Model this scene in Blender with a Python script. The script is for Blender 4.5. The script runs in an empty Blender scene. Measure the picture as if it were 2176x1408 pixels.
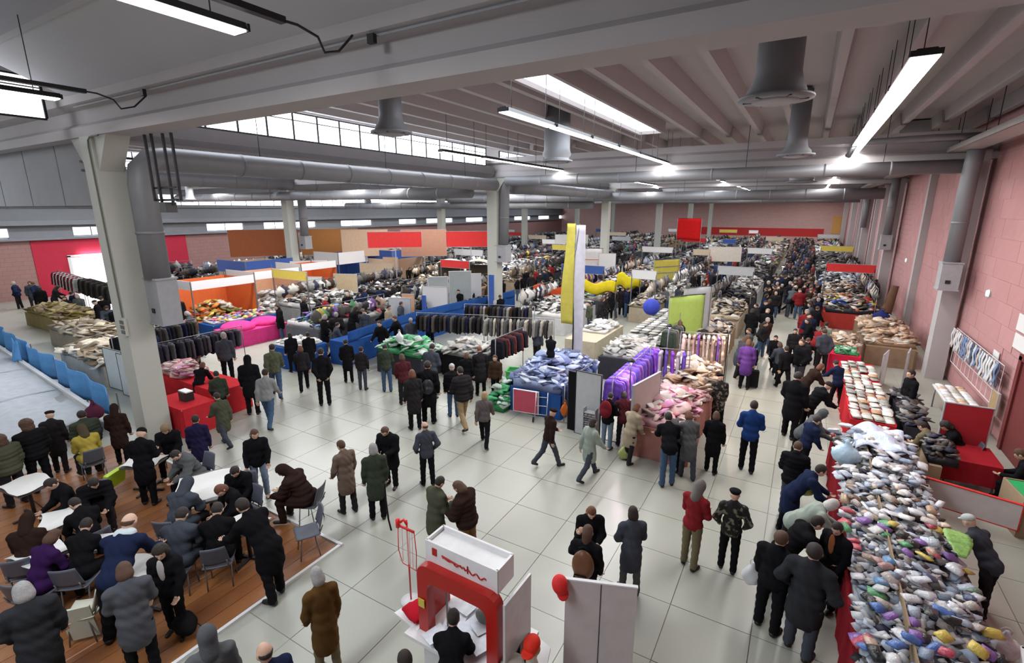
import bpy, math, random
import numpy as np
from math import sin, cos, tan, radians, pi, sqrt, atan, atan2, hypot
from mathutils import Vector, Matrix
rng = random.Random(7)
SC = bpy.context.scene
COL = SC.collection

# ------------------------------------------------------------------ camera
CAM_H = 6.3
FPX = 1050.0
PITCH = atan(259.0 / FPX)
YAW = atan(634.0 / (FPX / cos(PITCH)))
cam = bpy.data.cameras.new('camera')
cam.sensor_width = 36.0
cam.lens = 36.0 * FPX / 2176.0
cam.clip_end = 400
camo = bpy.data.objects.new('camera', cam)
COL.objects.link(camo)
camo.location = (0, 0, CAM_H)
camo.rotation_euler = (pi / 2 - PITCH, 0, YAW)
SC.camera = camo

# ------------------------------------------------------------------ world, view
w = bpy.data.worlds.new('overcast_sky')
SC.world = w
w.use_nodes = True
bg = w.node_tree.nodes['Background']
bg.inputs[0].default_value = (0.80, 0.88, 1.0, 1)
bg.inputs[1].default_value = 0.6
SC.view_settings.view_transform = 'Standard'
SC.view_settings.look = 'None'
SC.view_settings.gamma = 1
SC.view_settings.use_curve_mapping = False
SC.view_settings.exposure = 0.0
SC.cycles.max_bounces = 5
SC.cycles.diffuse_bounces = 3
SC.cycles.glossy_bounces = 2
SC.cycles.transmission_bounces = 3
SC.cycles.transparent_max_bounces = 6
SC.cycles.caustics_reflective = False
SC.cycles.caustics_refractive = False
SC.cycles.sample_clamp_indirect = 4.0

def area_lamp(name, loc, sx, sy, power, color, rot=(0, 0, 0), parent=None):
    l = bpy.data.lights.new(name, 'AREA')
    l.shape = 'RECTANGLE'
    l.size = sx
    l.size_y = sy
    l.energy = power
    l.color = color
    o = bpy.data.objects.new(name, l)
    o.location = loc
    o.rotation_euler = rot
    COL.objects.link(o)
    if parent:
        o.parent = parent
        o.matrix_parent_inverse = Matrix.Translation(parent.location).inverted()
    return o

TUBE_E = 10.0      # radiance of fluorescent tubes
SKY_E = 3.0       # brightness of the skylight and clerestory panes
DAY = (0.86, 0.92, 1.0)
WARM = (1.0, 0.94, 0.86)
# daylight entering through the roof lights and the clerestories of each bay
for k in range(5):
    y0 = 15 + 18 * k
    area_lamp('roof_light_daylight', (-6.0, y0, 9.20), 0.9, 12.5, 420, DAY)
    area_lamp('clerestory_daylight', (-15.0, y0, 9.05), 0.8, 16.0, 420, DAY, (0, radians(-62), 0))
    area_lamp('clerestory_daylight', (-33.0, y0, 9.05), 0.8, 16.0, 480, DAY, (0, radians(-62), 0))
    area_lamp('roof_light_daylight', (-24.0, y0, 9.20), 1.4, 12.5, 650, DAY)
    area_lamp('roof_light_daylight', (-42.0, y0, 9.20), 1.4, 12.5, 500, DAY)
# the bays behind and above the gallery the photograph was taken from
area_lamp('roof_light_daylight', (-6.0, -3, 9.6), 1.6, 9.0, 900, DAY)
area_lamp('roof_light_daylight', (-24.0, -3, 9.6), 1.6, 12.0, 900, DAY)

# ------------------------------------------------------------------ materials
MATS = {}
def mat(name, col, rough=0.7, metal=0.0, var=0.12, scale=6.0, bump=0.0, bscale=60.0, spec=0.4, emit=None, alpha=None):
    key = (name, tuple(col))
    if key in MATS:
        return MATS[key]
    m = bpy.data.materials.new(name)
    m.use_nodes = True
    nt = m.node_tree
    b = nt.nodes['Principled BSDF']
    b.inputs['Roughness'].default_value = rough
    b.inputs['Metallic'].default_value = metal
    b.inputs['Specular IOR Level'].default_value = spec
    c = (col[0], col[1], col[2], 1)
    if emit:
        b.inputs['Base Color'].default_value = c
        b.inputs['Emission Color'].default_value = c
        b.inputs['Emission Strength'].default_value = emit
    else:
        tc = nt.nodes.new('ShaderNodeTexCoord')
        n = nt.nodes.new('ShaderNodeTexNoise')
        n.inputs['Scale'].default_value = scale
        n.inputs['Detail'].default_value = 3
        nt.links.new(tc.outputs['Object'], n.inputs['Vector'])
        r = nt.nodes.new('ShaderNodeMix')
        r.data_type = 'RGBA'
        r.inputs[6].default_value = tuple(max(0, x * (1 - var)) for x in col) + (1,)
        r.inputs[7].default_value = tuple(min(1, x * (1 + var)) for x in col) + (1,)
        nt.links.new(n.outputs['Fac'], r.inputs[0])
        nt.links.new(r.outputs[2], b.inputs['Base Color'])
        if bump:
            n2 = nt.nodes.new('ShaderNodeTexNoise')
            n2.inputs['Scale'].default_value = bscale
            nt.links.new(tc.outputs['Object'], n2.inputs['Vector'])
            bp = nt.nodes.new('ShaderNodeBump')
            bp.inputs['Strength'].default_value = bump
            bp.inputs['Distance'].default_value = 0.02
            nt.links.new(n2.outputs['Fac'], bp.inputs['Height'])
            nt.links.new(bp.outputs['Normal'], b.inputs['Normal'])
    if alpha is not None:
        b.inputs['Alpha'].default_value = alpha
    MATS[key] = m
    return m

def cloth(col, rough=0.95, name='cloth'):
    return mat(name, tuple(c * .85 for c in col), rough, 0, 0.18, 5, 0.35, 90, 0.04)

def paper_col():
    return mat('goods_colours', (1, 1, 1))

def attr_mat(name, rough=0.6, spec=0.35):
    if name in MATS:
        return MATS[name]
    m = bpy.data.materials.new(name)
    m.use_nodes = True
    nt = m.node_tree
    b = nt.nodes['Principled BSDF']
    a = nt.nodes.new('ShaderNodeAttribute')
    a.attribute_name = 'Col'
    n = nt.nodes.new('ShaderNodeTexNoise')
    n.inputs['Scale'].default_value = 25
    mx = nt.nodes.new('ShaderNodeMix')
    mx.data_type = 'RGBA'
    mx.blend_type = 'MULTIPLY'
    mx.inputs[0].default_value = 0.35
    nt.links.new(a.outputs['Color'], mx.inputs[6])
    nt.links.new(n.outputs['Fac'], mx.inputs[7])
    nt.links.new(mx.outputs[2], b.inputs['Base Color'])
    b.inputs['Roughness'].default_value = rough
    b.inputs['Specular IOR Level'].default_value = spec
    MATS[name] = m
    return m

# ------------------------------------------------------------------ object helpers
def tag(o, label=None, cat=None, group=None, kind=None):
    if label: o['label'] = label
    if cat: o['category'] = cat
    if group: o['group'] = group
    if kind: o['kind'] = kind
    return o

def empty(name, loc=(0, 0, 0), rz=0.0):
    o = bpy.data.objects.new(name, None)
    o.location = loc
    o.rotation_euler = (0, 0, rz)
    o.empty_display_size = 0.2
    COL.objects.link(o)
    return o

def link(name, me, parent=None, m=None, loc=(0, 0, 0), rot=(0, 0, 0), scale=None):
    """an object sharing mesh data; material put on the object's own slot"""
    o = bpy.data.objects.new(name, me)
    COL.objects.link(o)
    o.location = loc
    o.rotation_euler = rot
    if scale is not None:
        o.scale = scale
    if parent: o.parent = parent
    if m is not None:
        ms = m if isinstance(m, (list, tuple)) else [m]
        while len(me.materials) < len(ms):
            me.materials.append(ms[len(me.materials)])
        for i, mm in enumerate(ms):
            o.material_slots[i].link = 'OBJECT'
            o.material_slots[i].material = mm
    return o

class MB:
    """collects verts and faces of one mesh"""
    def __init__(s):
        s.v = []; s.f = []; s.mi = []; s.col = []
    def add(s, vs, fs, mi=0, col=None):
        o = len(s.v)
        s.v.extend(vs)
        for f in fs:
            s.f.append(tuple(i + o for i in f)); s.mi.append(mi); s.col.append(col)
        return s
    def box(s, c, d, rz=0.0, mi=0, col=None, tilt=None, taper=1.0):
        x, y, z = d[0] / 2, d[1] / 2, d[2] / 2
        t = taper
        vs = [(-x, -y, -z), (x, -y, -z), (x, y, -z), (-x, y, -z), (-x * t, -y * t, z), (x * t, -y * t, z), (x * t, y * t, z), (-x * t, y * t, z)]
        M = Matrix.Rotation(rz, 3, 'Z')
        if tilt is not None:
            M = M @ Matrix.Rotation(tilt[0], 3, 'X') @ Matrix.Rotation(tilt[1], 3, 'Y')
        C = Vector(c)
        vs = [tuple(M @ Vector(p) + C) for p in vs]
        return s.add(vs, [(0, 3, 2, 1), (4, 5, 6, 7), (0, 1, 5, 4), (1, 2, 6, 5), (2, 3, 7, 6), (3, 0, 4, 7)], mi, col)
    def span(s, a, b, mi=0, col=None):
        return s.box([(a[i] + b[i]) / 2 for i in range(3)], [abs(b[i] - a[i]) for i in range(3)], 0, mi, col)
    def tube(s, pts, r, n=8, mi=0, col=None, caps=True, flat=1.0):
        pts = [Vector(p) for p in pts]
        rs = r if isinstance(r, (list, tuple)) else [r] * len(pts)
        vs = []; fs = []
        up = None
        for i, p in enumerate(pts):
            a = pts[max(0, i - 1)]; b = pts[min(len(pts) - 1, i + 1)]
            t = (b - a).normalized()
            if up is None:
                up = Vector((0, 0, 1)) if abs(t.z) < 0.9 else Vector((1, 0, 0))
            x = t.cross(up).normalized(); y = x.cross(t).normalized(); up = y
            for k in range(n):
                an = 2 * pi * k / n
                vs.append(tuple(p + x * cos(an) * rs[i] + y * sin(an) * rs[i] * flat))
        for i in range(len(pts) - 1):
            for k in range(n):
                k2 = (k + 1) % n
                fs.append((i * n + k, i * n + k2, (i + 1) * n + k2, (i + 1) * n + k))
        if caps:
            fs.append(tuple(range(n))[::-1]); fs.append(tuple((len(pts) - 1) * n + k for k in range(n)))
        return s.add(vs, fs, mi, col)
    def lathe(s, c, prof, n=20, mi=0, col=None):
        vs = []; fs = []
        for r, z in prof:
            for k in range(n):
                a = 2 * pi * k / n
                vs.append((c[0] + r * cos(a), c[1] + r * sin(a), c[2] + z))
        for i in range(len(prof) - 1):
            for k in range(n):
                k2 = (k + 1) % n
                fs.append((i * n + k, i * n + k2, (i + 1) * n + k2, (i + 1) * n + k))
        fs.append(tuple(range(n))[::-1]); fs.append(tuple((len(prof) - 1) * n + k for k in range(n)))
        return s.add(vs, fs, mi, col)
    def prism(s, poly, z0, z1, mi=0, col=None):
        n = len(poly)
        vs = [(p[0], p[1], z0) for p in poly] + [(p[0], p[1], z1) for p in poly]
        fs = [tuple(range(n))[::-1], tuple(range(n, 2 * n))] + [(i, (i + 1) % n, n + (i + 1) % n, n + i) for i in range(n)]
        return s.add(vs, fs, mi, col)
    def extrude(s, poly, axis, a, b, mi=0):
        """poly in the two other axes (in x,y,z order), extruded along axis from a to b"""
        def P(p, t):
            q = list(p); q.insert(axis, t); return tuple(q)
        n = len(poly)
        vs = [P(p, a) for p in poly] + [P(p, b) for p in poly]
        fs = [tuple(range(n))[::-1], tuple(range(n, 2 * n))] + [(i, (i + 1) % n, n + (i + 1) % n, n + i) for i in range(n)]
        return s.add(vs, fs, mi)
    def sheet(s, fn, nu, nv, mi=0, th=0.006, col=None):
        """fn(u,v)->xyz, u,v in 0..1, a thin closed sheet"""
        P = [[Vector(fn(i / nu, j / nv)) for j in range(nv + 1)] for i in range(nu + 1)]
        top = []; bot = []
        for i in range(nu + 1):
            for j in range(nv + 1):
                a = P[min(nu, i + 1)][j] - P[max(0, i - 1)][j]
                b = P[i][min(nv, j + 1)] - P[i][max(0, j - 1)]
                n = a.cross(b)
                n = n.normalized() if n.length > 1e-9 else Vector((0, 0, 1))
                top.append(tuple(P[i][j] + n * th / 2)); bot.append(tuple(P[i][j] - n * th / 2))
        W = nv + 1; N = len(top); fs = []
        for i in range(nu):
            for j in range(nv):
                a, b, c, d = i * W + j, (i + 1) * W + j, (i + 1) * W + j + 1, i * W + j + 1
                fs.append((a, b, c, d)); fs.append((N + d, N + c, N + b, N + a))
        for i in range(nu):
            a, b = i * W, (i + 1) * W
            fs.append((a, N + a, N + b, b)); a, b = i * W + nv, (i + 1) * W + nv
            fs.append((a, b, N + b, N + a))
        for j in range(nv):
            a, b = j, j + 1
            fs.append((a, b, N + b, N + a)); a, b = nu * W + j, nu * W + j + 1
            fs.append((a, N + a, N + b, b))
        return s.add(top + bot, fs, mi, col)
    def mesh(s, name, smooth=False):
        me = bpy.data.meshes.new(name)
        me.from_pydata(s.v, [], s.f)
        if any(s.mi):
            me.polygons.foreach_set('material_index', s.mi)
        if any(c is not None for c in s.col):
            ca = me.color_attributes.new('Col', 'FLOAT_COLOR', 'CORNER')
            arr = []
            for p, c in zip(me.polygons, s.col):
                arr.extend(list(tuple(c or (0.5, 0.5, 0.5)) + (1,)) * p.loop_total)
            ca.data.foreach_set('color', arr)
        if smooth:
            me.polygons.foreach_set('use_smooth', [True] * len(me.polygons))
        me.update()
        return me
    def build(s, name, m, parent=None, smooth=False, loc=(0, 0, 0), rot=(0, 0, 0)):
        me = s.mesh(name, smooth)
        for mm in (m if isinstance(m, (list, tuple)) else [m]):
            me.materials.append(mm)
        o = bpy.data.objects.new(name, me)
        COL.objects.link(o)
        o.location = loc; o.rotation_euler = rot
        if parent: o.parent = parent
        return o

def ground(px, py, z=0.0):
    """floor position seen at a pixel of the 2176x1408 frame"""
    x = px - 1088; y = 704 - py
    f = Vector((-sin(YAW) * cos(PITCH), cos(YAW) * cos(PITCH), -sin(PITCH)))
    r = Vector((cos(YAW), sin(YAW), 0)); u = r.cross(f)
    d = f * FPX + r * x + u * y
    t = (z - CAM_H) / d.z
    return Vector((d.x * t, d.y * t, z))

# ------------------------------------------------------------------ implicit figures
def surface_nets(D, org, h):
    nx, ny, nz = D.shape
    ins = D < 0
    cs = np.zeros((nx - 1, ny - 1, nz - 1), np.int8)
    for a in (0, 1):
        for b in (0, 1):
            for c in (0, 1):
                cs += ins[a:nx - 1 + a, b:ny - 1 + b, c:nz - 1 + c]
    act = (cs > 0) & (cs < 8)
    idx = -np.ones(act.shape, np.int64)
    cells = np.argwhere(act)
    idx[act] = np.arange(len(cells))
    acc = np.zeros((len(cells), 3)); cnt = np.zeros(len(cells))
    corners = [(a, b, c) for a in (0, 1) for b in (0, 1) for c in (0, 1)]
    val = {k: D[cells[:, 0] + k[0], cells[:, 1] + k[1], cells[:, 2] + k[2]] for k in corners}
    for k in corners:
        for ax in range(3):
            if k[ax] == 0:
                k2 = list(k); k2[ax] = 1; k2 = tuple(k2)
                a, b = val[k], val[k2]
                m = (a < 0) != (b < 0)
                t = np.where(m, a / np.where(m, a - b, 1), 0)
                p = np.tile(np.array(k, float), (len(cells), 1)); p[:, ax] = t
                acc[m] += p[m]; cnt[m] += 1
    V = (cells + acc / cnt[:, None]) * h + org
    F = []
    for ax in range(3):
        u, v = [(1, 2), (2, 0), (0, 1)][ax]
        sl0 = [slice(None)] * 3; sl1 = [slice(None)] * 3
        sl0[ax] = slice(0, D.shape[ax] - 1); sl1[ax] = slice(1, D.shape[ax])
        a = ins[tuple(sl0)]; b = ins[tuple(sl1)]
        e = np.argwhere(a != b)
        e = e[(e[:, u] > 0) & (e[:, v] > 0) & (e[:, u] < D.shape[u] - 1) & (e[:, v] < D.shape[v] - 1)]
        if len(e) == 0: continue
        fl = a[e[:, 0], e[:, 1], e[:, 2]]
        def at(du, dv):
            q = e.copy(); q[:, u] -= du; q[:, v] -= dv
            return idx[q[:, 0], q[:, 1], q[:, 2]]
        Q = np.stack([at(1, 1), at(0, 1), at(0, 0), at(1, 0)], 1)
        Q[~fl] = Q[~fl][:, ::-1]
        F.append(Q)
    return V, np.concatenate(F)

def smin(a, b, k):
    hh = np.clip(0.5 + 0.5 * (b - a) / k, 0, 1)
    return b * (1 - hh) + a * hh - k * hh * (1 - hh)

def d_cap(P, a, b, ra, rb):
    a = np.array(a); b = np.array(b)
    ab = b - a; L = max(ab @ ab, 1e-9)
    t = np.clip(((P - a) @ ab) / L, 0, 1)
    return np.linalg.norm(P - a - t[..., None] * ab, axis=-1) - (ra + (rb - ra) * t)

def d_ell(P, c, r, M=None):
    q = P - np.array(c)
    if M is not None: q = q @ M
    r = np.array(r)
    k0 = np.linalg.norm(q / r, axis=-1); k1 = np.linalg.norm(q / (r * r), axis=-1)
    return k0 * (k0 - 1) / np.maximum(k1, 1e-6)

def implicit(prims, h, k=0.03, pad=0.06, post=None):
    """prims: ('c',a,b,ra,rb) or ('e',c,r,M)"""
    lo = np.array([1e9] * 3); hi = -lo
    for p in prims:
        if p[0] == 'c':
            for q, r in ((p[1], p[3]), (p[2], p[4])):
                lo = np.minimum(lo, np.array(q) - r); hi = np.maximum(hi, np.array(q) + r)
        else:
            m = max(p[2]); lo = np.minimum(lo, np.array(p[1]) - m); hi = np.maximum(hi, np.array(p[1]) + m)
    lo -= pad; hi += pad
    n = np.ceil((hi - lo) / h).astype(int) + 1
    g = np.stack(np.meshgrid(*[lo[i] + h * np.arange(n[i]) for i in range(3)], indexing='ij'), -1)
    D = None
    for p in prims:
        d = d_cap(g, *p[1:5]) if p[0] == 'c' else d_ell(g, p[1], p[2], p[3] if len(p) > 3 else None)
        kk = k
        D = d if D is None else smin(D, d, kk)
    if post is not None: D = post(g, D)
    return surface_nets(D, lo, h)

def np_mesh(name, V, F):
    me = bpy.data.meshes.new(name)
    me.from_pydata(V.tolist(), [], F.tolist())
    me.polygons.foreach_set('use_smooth', [True] * len(me.polygons))
    me.update()
    return me

def rotx(a):
    c, s = cos(a), sin(a)
    return np.array([[1, 0, 0], [0, c, -s], [0, s, c]])
def rotz3(a):
    c, s = cos(a), sin(a)
    return np.array([[c, -s, 0], [s, c, 0], [0, 0, 1]])

# pose: lean, head (pitch, turn), legs (thigh,knee)x2, arms (pitch, abduct, elbow, inward)x2 ; degrees; forward is +y
POSES = {
 'stand':   dict(lean=3, head=(8, 0), legs=((2, 3), (-2, 2)), arms=((4, 7, 12, 0), (2, 8, 10, 0))),
 'stand2':  dict(lean=2, head=(22, 12), legs=((6, 6), (-4, 3)), arms=((10, 10, 25, 10), (4, 8, 15, 0))),
 'hold':    dict(lean=6, head=(30, 0), legs=((3, 4), (-3, 2)), arms=((14, 8, 72, 34), (12, 8, 76, 34))),
 'crossed': dict(lean=2, head=(14, -8), legs=((5, 4), (-4, 4)), arms=((12, 12, 88, 58), (14, 10, 84, 58))),
 'pocket':  dict(lean=2, head=(5, 18), legs=((3, 2), (-3, 4)), arms=((-12, 22, 50, 22), (-12, 22, 52, 22))),
 'behind':  dict(lean=4, head=(12, -15), legs=((2, 3), (-3, 2)), arms=((-26, 10, 25, 30), (-24, 12, 22, 30))),
 'walk':    dict(lean=5, head=(10, 0), legs=((26, 6), (-20, 22)), arms=((-22, 6, 12, 0), (24, 6, 22, 0))),
 'walk2':   dict(lean=6, head=(14, 10), legs=((-16, 30), (22, 5)), arms=((20, 8, 40, 15), (-14, 8, 14, 0))),
 'lean':    dict(lean=38, head=(20, 0), legs=((-6, 2), (4, 6)), arms=((34, 6, 28, 12), (26, 8, 34, 14))),
 'lean2':   dict(lean=55, head=(6, 10), legs=((-10, 4), (6, 8)), arms=((40, 8, 22, 12), (34, 6, 26, 8))),
 'sit':     dict(lean=16, head=(30, 0), legs=((84, 86), (80, 84)), arms=((18, 6, 58, 22), (16, 8, 60, 25))),
 'sit2':    dict(lean=28, head=(26, 18), legs=((86, 92), (78, 74)), arms=((24, 8, 44, 25), (18, 6, 56, 30))),
 'reach':   dict(lean=16, head=(22, 0), legs=((10, 8), (-8, 4)), arms=((38, 6, 24, 5), (6, 7, 30, 10))),
 'phone':   dict(lean=2, head=(18, 8), legs=((2, 2), (-4, 5)), arms=((30, 18, 128, 20), (6, 8, 20, 5))),
}

def skeleton(pose):
    p = POSES[pose]
    R = lambda a: rotx(-radians(a))     # positive pitches forward (+y) for things pointing up
    J = {}
    hip = np.array([0, 0, 0.90])
    T = rotx(-radians(p['lean']))
    J['T'] = T
    def up(v): return hip + T @ np.array(v)
    J['hip'] = hip; J['waist'] = up((0, 0, .16)); J['chest'] = up((0, .0, .38)); J['neck'] = up((0, -.01, .56))
    hp, ht = p['head']
    Hm = T @ rotz3(radians(ht)) @ rotx(-radians(hp))
    if p['lean'] > 30: Hm = T @ rotx(radians(12)) @ rotz3(radians(ht))
    J['H'] = Hm; J['head'] = J['neck'] + T @ np.array((0, .015, .05)) + Hm @ np.array((0, .015, .10))
    for s, q in ((-1, p['legs'][0]), (1, p['legs'][1])):
        th, kn = q
        h0 = hip + np.array((s * .09, 0, -.02))
        spread = .02 if th < 60 else .07
        k = h0 + np.array((s * spread, sin(radians(th)) * .43, -cos(radians(th)) * .43))
        a = th - kn
        an = k + np.array((s * .005, sin(radians(a)) * .40, -cos(radians(a)) * .40))
        J['h%d' % s] = h0; J['k%d' % s] = k; J['a%d' % s] = an
        toe = max(-35, min(0, a)) if th < 60 else 0
        fd = np.array((s * .18, cos(radians(toe)), sin(radians(toe)) * .8)); fd /= np.linalg.norm(fd)
        J['f%d' % s] = fd
    for s, q in ((-1, p['arms'][0]), (1, p['arms'][1])):
        pt, ab, el, inw = [radians(x) for x in q]
        sh = up((s * .178, -.005, .465))
        d = np.array((s * sin(ab), sin(pt) * cos(ab), -cos(pt) * cos(ab)))
        e = sh + d * .285
        a2 = pt + el
        d2 = np.array((s * sin(ab) * .4 - s * sin(inw), sin(a2), -cos(a2))); d2 /= np.linalg.norm(d2)
        wr = e + d2 * .25
        J['s%d' % s] = sh; J['e%d' % s] = e; J['w%d' % s] = wr; J['d%d' % s] = d2
    low = min(J['a-1'][2], J['a1'][2]) - .085
    for k in J:
        if k in ('T', 'H') or k[0] in 'fd': continue
        J[k] = J[k] - np.array((0, 0, low))
    return J

def hand_mesh(J, s):
    """palm comes from the implicit body; five tapered bent fingers"""
    mb = MB()
    wr = Vector(J['w%d' % s]); d = Vector(J['d%d' % s]).normalized()
    side = Vector((s * 1.0, 0.2, 0)); side = (side - d * side.dot(d)).normalized()   # across the palm
    nrm = d.cross(side).normalized()
    if nrm.y * 0 + (nrm.dot(Vector((-s, 0.6, 0.2)))) < 0: nrm = -nrm                # palm side: inward
    fwd = nrm.cross(d).normalized()
    base = wr + d * .075
    for i, L in enumerate((.062, .074, .078, .070)):
        o = base + fwd * ((i - 1.5) * .021)
        p1 = o + d * L * .45 + nrm * .004; p2 = o + d * L * .80 + nrm * .022; p3 = o + d * L * .95 + nrm * .045
        mb.tube([o - d * .015, p1, p2, p3], [.0105, .0098, .009, .0065], 6)
    sgn = -1 if (fwd.y < 0) else 1
    o = wr + d * .03 + fwd * sgn * .03
    mb.tube([o, o + d * .028 + fwd * sgn * .028 + nrm * .01, o + d * .06 + fwd * sgn * .032 + nrm * .028], [.013, .0115, .008], 6)
    return mb

PROTO = {}
def figure_meshes(pose, outfit, hair, h=0.0165, far=False):
    """body (one continuous skin), top, trousers, shoes, hair"""
    key = (pose, outfit, hair, h)
    if key in PROTO: return PROTO[key]
    kb = ('body', pose, h, hair == 'bald')
    J = skeleton(pose); T = J['T']; H = J['H']
    arm = lambda s, r0, r1, r2, r3: [('c', J['s%d' % s], J['e%d' % s], r0, r1), ('c', J['e%d' % s], J['w%d' % s], r2, r3)]
    hd = J['head']
    skull = [('e', hd, (.077, .094, .108), H), ('e', hd + H @ np.array((0, .018, -.055)), (.058, .070, .062), H),
             ('e', hd + H @ np.array((0, .098, -.014)), (.014, .022, .024), H),
             ('e', hd + H @ np.array((0, .088, -.062)), (.026, .014, .009), H),
             ('e', hd + H @ np.array((0, .082, .024)), (.055, .014, .010), H),
             ('e', hd + H @ np.array((.080, -.004, -.010)), (.012, .022, .032), H),
             ('e', hd + H @ np.array((-.080, -.004, -.010)), (.012, .022, .032), H)]
    out = {}
    if kb in PROTO: out['body'] = PROTO[kb]
    else:
        pr = [('e', J['chest'], (.165, .105, .20), T), ('e', J['waist'], (.14, .10, .16), T), ('e', J['hip'], (.165, .115, .12), None),
              ('c', J['s-1'], J['s1'], .055, .055), ('c', J['neck'] - T @ np.array((0, 0, .03)), hd - H @ np.array((0, .01, .05)), .058, .052)]
        for s in (-1, 1):
            pr += arm(s, .050, .040, .038, .026)
            pr += [('e', J['w%d' % s] + .045 * J['d%d' % s], (.034, .034, .050), None)]
            pr += [('c', J['h%d' % s], J['k%d' % s], .082, .055), ('c', J['k%d' % s], J['a%d' % s], .052, .038),
                   ('c', J['a%d' % s] - (0, 0, .04), J['a%d' % s] + J['f%d' % s] * .13 - (0, 0, .045), .036, .030)]
        V, F = implicit(pr, h * 1.25, .03)
        # head is finer: same surface continued above the collar
        V2, F2 = implicit(skull + [('c', J['neck'] - T @ np.array((0, 0, .06)), hd - H @ np.array((0, .01, .05)), .050, .050)], h * .75, .018)
        mb = MB()
        mb.add(V.tolist(), F.tolist()); mb.add(V2.tolist(), F2.tolist())
        if not far:
            for s in (-1, 1):
                hm = hand_mesh(J, s); mb.add(hm.v, hm.f)
            for s in (-1, 1):
                c = hd + H @ np.array((s * .030, .084, .004))
                mb.lathe((c[0], c[1], c[2]), [(.002, -.010), (.009, -.006), (.011, 0), (.009, .006), (.002, .010)], 8, 1)
        me = mb.mesh('body', True)
        out['body'] = PROTO[kb] = me
    # top
    g = {'jacket': .024, 'coat': .028, 'puffer': .052, 'sweater': .016, 'cape': .04}[outfit]
    fr = 1.22 if outfit == 'cape' else 1.0
    pr = [('e', J['chest'], ((.168 + g) * fr, .115 + g, .205 + g * .3), T), ('e', J['waist'], (.150 + g, .112 + g, .17), T),
          ('c', J['neck'] - T @ np.array((0, 0, .055)), J['s1'], .074 + g * .4, .056 + g * .6), ('c', J['neck'] - T @ np.array((0, 0, .055)), J['s-1'], .074 + g * .4, .056 + g * .6), ('c', J['neck'] - T @ np.array((0, 0, .05)), J['neck'] + T @ np.array((0, -.005, .015)), .078, .064)]
    ar = .052 + g * .75
    for s in (-1, 1):
        pr += arm(s, ar + .008, ar, ar, .036 + g * .45)
    seated = POSES[pose]['legs'][0][0] > 60
    if seated:
        for s in (-1, 1):
            pr.append(('c', J['h%d' % s], J['h%d' % s] * .55 + J['k%d' % s] * .45, .105 + g, .085 + g))
        hemz = J['hip'][2] - .14
    else:
        hem = {'jacket': .80, 'coat': .50, 'puffer': .78, 'sweater': .84, 'cape': .55}[outfit]
        hemz = hem
        pr.append(('e', J['hip'] + (0, 0, -.01), (.168 + g, .125 + g, .17), None))
        if hem < .7:
            mid = (J['k-1'] + J['k1']) / 2
            pr.append(('e', (J['hip'] * .5 + mid * .5), (.175 + g, .14 + g, .34), None))
    def post(gr, D, hz=hemz, gg=g, o=outfit):
        x, y, z = gr[..., 0], gr[..., 1], gr[..., 2]
        if o == 'puffer':
            D = D + .006 * np.cos(z * 2 * pi / .10)
        else:
            D = D + .0035 * np.sin(z * 38 + 7 * np.sin(x * 9) + y * 11) + .003 * np.sin(x * 55 + z * 14)
        return np.maximum(D, hz - z)
    V, F = implicit(pr, h, .035, .07, post)
    out['top'] = np_mesh('coat', V, F)
    # trousers
    kt = ('trousers', pose, h)
    if kt in PROTO: out['trousers'] = PROTO[kt]
    else:
        pr = [('e', J['hip'] + (0, 0, .0), (.165, .122, .13), None)]
        for s in (-1, 1):
            pr += [('c', J['h%d' % s] - (0, 0, .0), J['k%d' % s], .100, .072), ('c', J['k%d' % s], J['a%d' % s] + (0, 0, -.01), .070, .062)]
        def postt(gr, D):
            z = gr[..., 2]
            return np.maximum(D + .004 * np.sin(z * 45 + gr[..., 0] * 30), -(z - .045))
        V, F = implicit(pr, h, .022, .06, postt)
        out['trousers'] = PROTO[kt] = np_mesh('trousers', V, F)
    # shoes
    if not far:
        ks = ('shoes', pose)
        if ks in PROTO: out['shoes'] = PROTO[ks]
        else:
            prs = []
            for s in (-1, 1):
                prs.append(implicit([('c', J['a%d' % s] - (0, 0, .045) - J['f%d' % s] * .03, J['a%d' % s] + J['f%d' % s] * .15 - (0, 0, .050), .044, .036)],
                                    .014, .02, .03, lambda gr, D: np.maximum(D, -(gr[..., 2] - .003))))
            out['shoes'] = PROTO[ks] = [np_mesh('shoe', *q) for q in prs]
    # hair or headgear
    kh = ('hair', pose, hair, h)
    if kh in PROTO: out['hair'] = PROTO[kh]
    else:
        c = hd
        pr = [('e', c + H @ np.array((0, -.010, .018)), (.088, .102, .112), H)]
        yc, zc = .045, -.02
        if hair == 'long':
            pr.append(('c', c + H @ np.array((0, -.05, -.02)), c + T @ np.array((0, -.085, -.20)), .085, .062)); yc = .035; zc = -.5
        if hair == 'bob':
            pr.append(('e', c + H @ np.array((0, -.03, -.05)), (.098, .088, .10), H)); yc = .035; zc = -.16
        if hair == 'curly':
            pr[0] = ('e', c + H @ np.array((0, -.02, .02)), (.115, .118, .128), H); yc = .04; zc = -.2
            pr.append(('e', c + H @ np.array((0, -.05, -.08)), (.11, .08, .10), H))
        if hair == 'hood':
            pr[0] = ('e', c + H @ np.array((0, -.015, .012)), (.102, .118, .132), H); yc = .055; zc = -.5
            pr.append(('c', c + H @ np.array((0, -.03, -.06)), J['neck'] + T @ np.array((0, -.03, -.04)), .095, .10))
        if hair == 'cap':
            pr = [('e', c + H @ np.array((0, -.002, .050)), (.090, .106, .078), H), ('e', c + H @ np.array((0, .105, .040)), (.062, .055, .012), H)]; yc = 9; zc = .02
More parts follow.
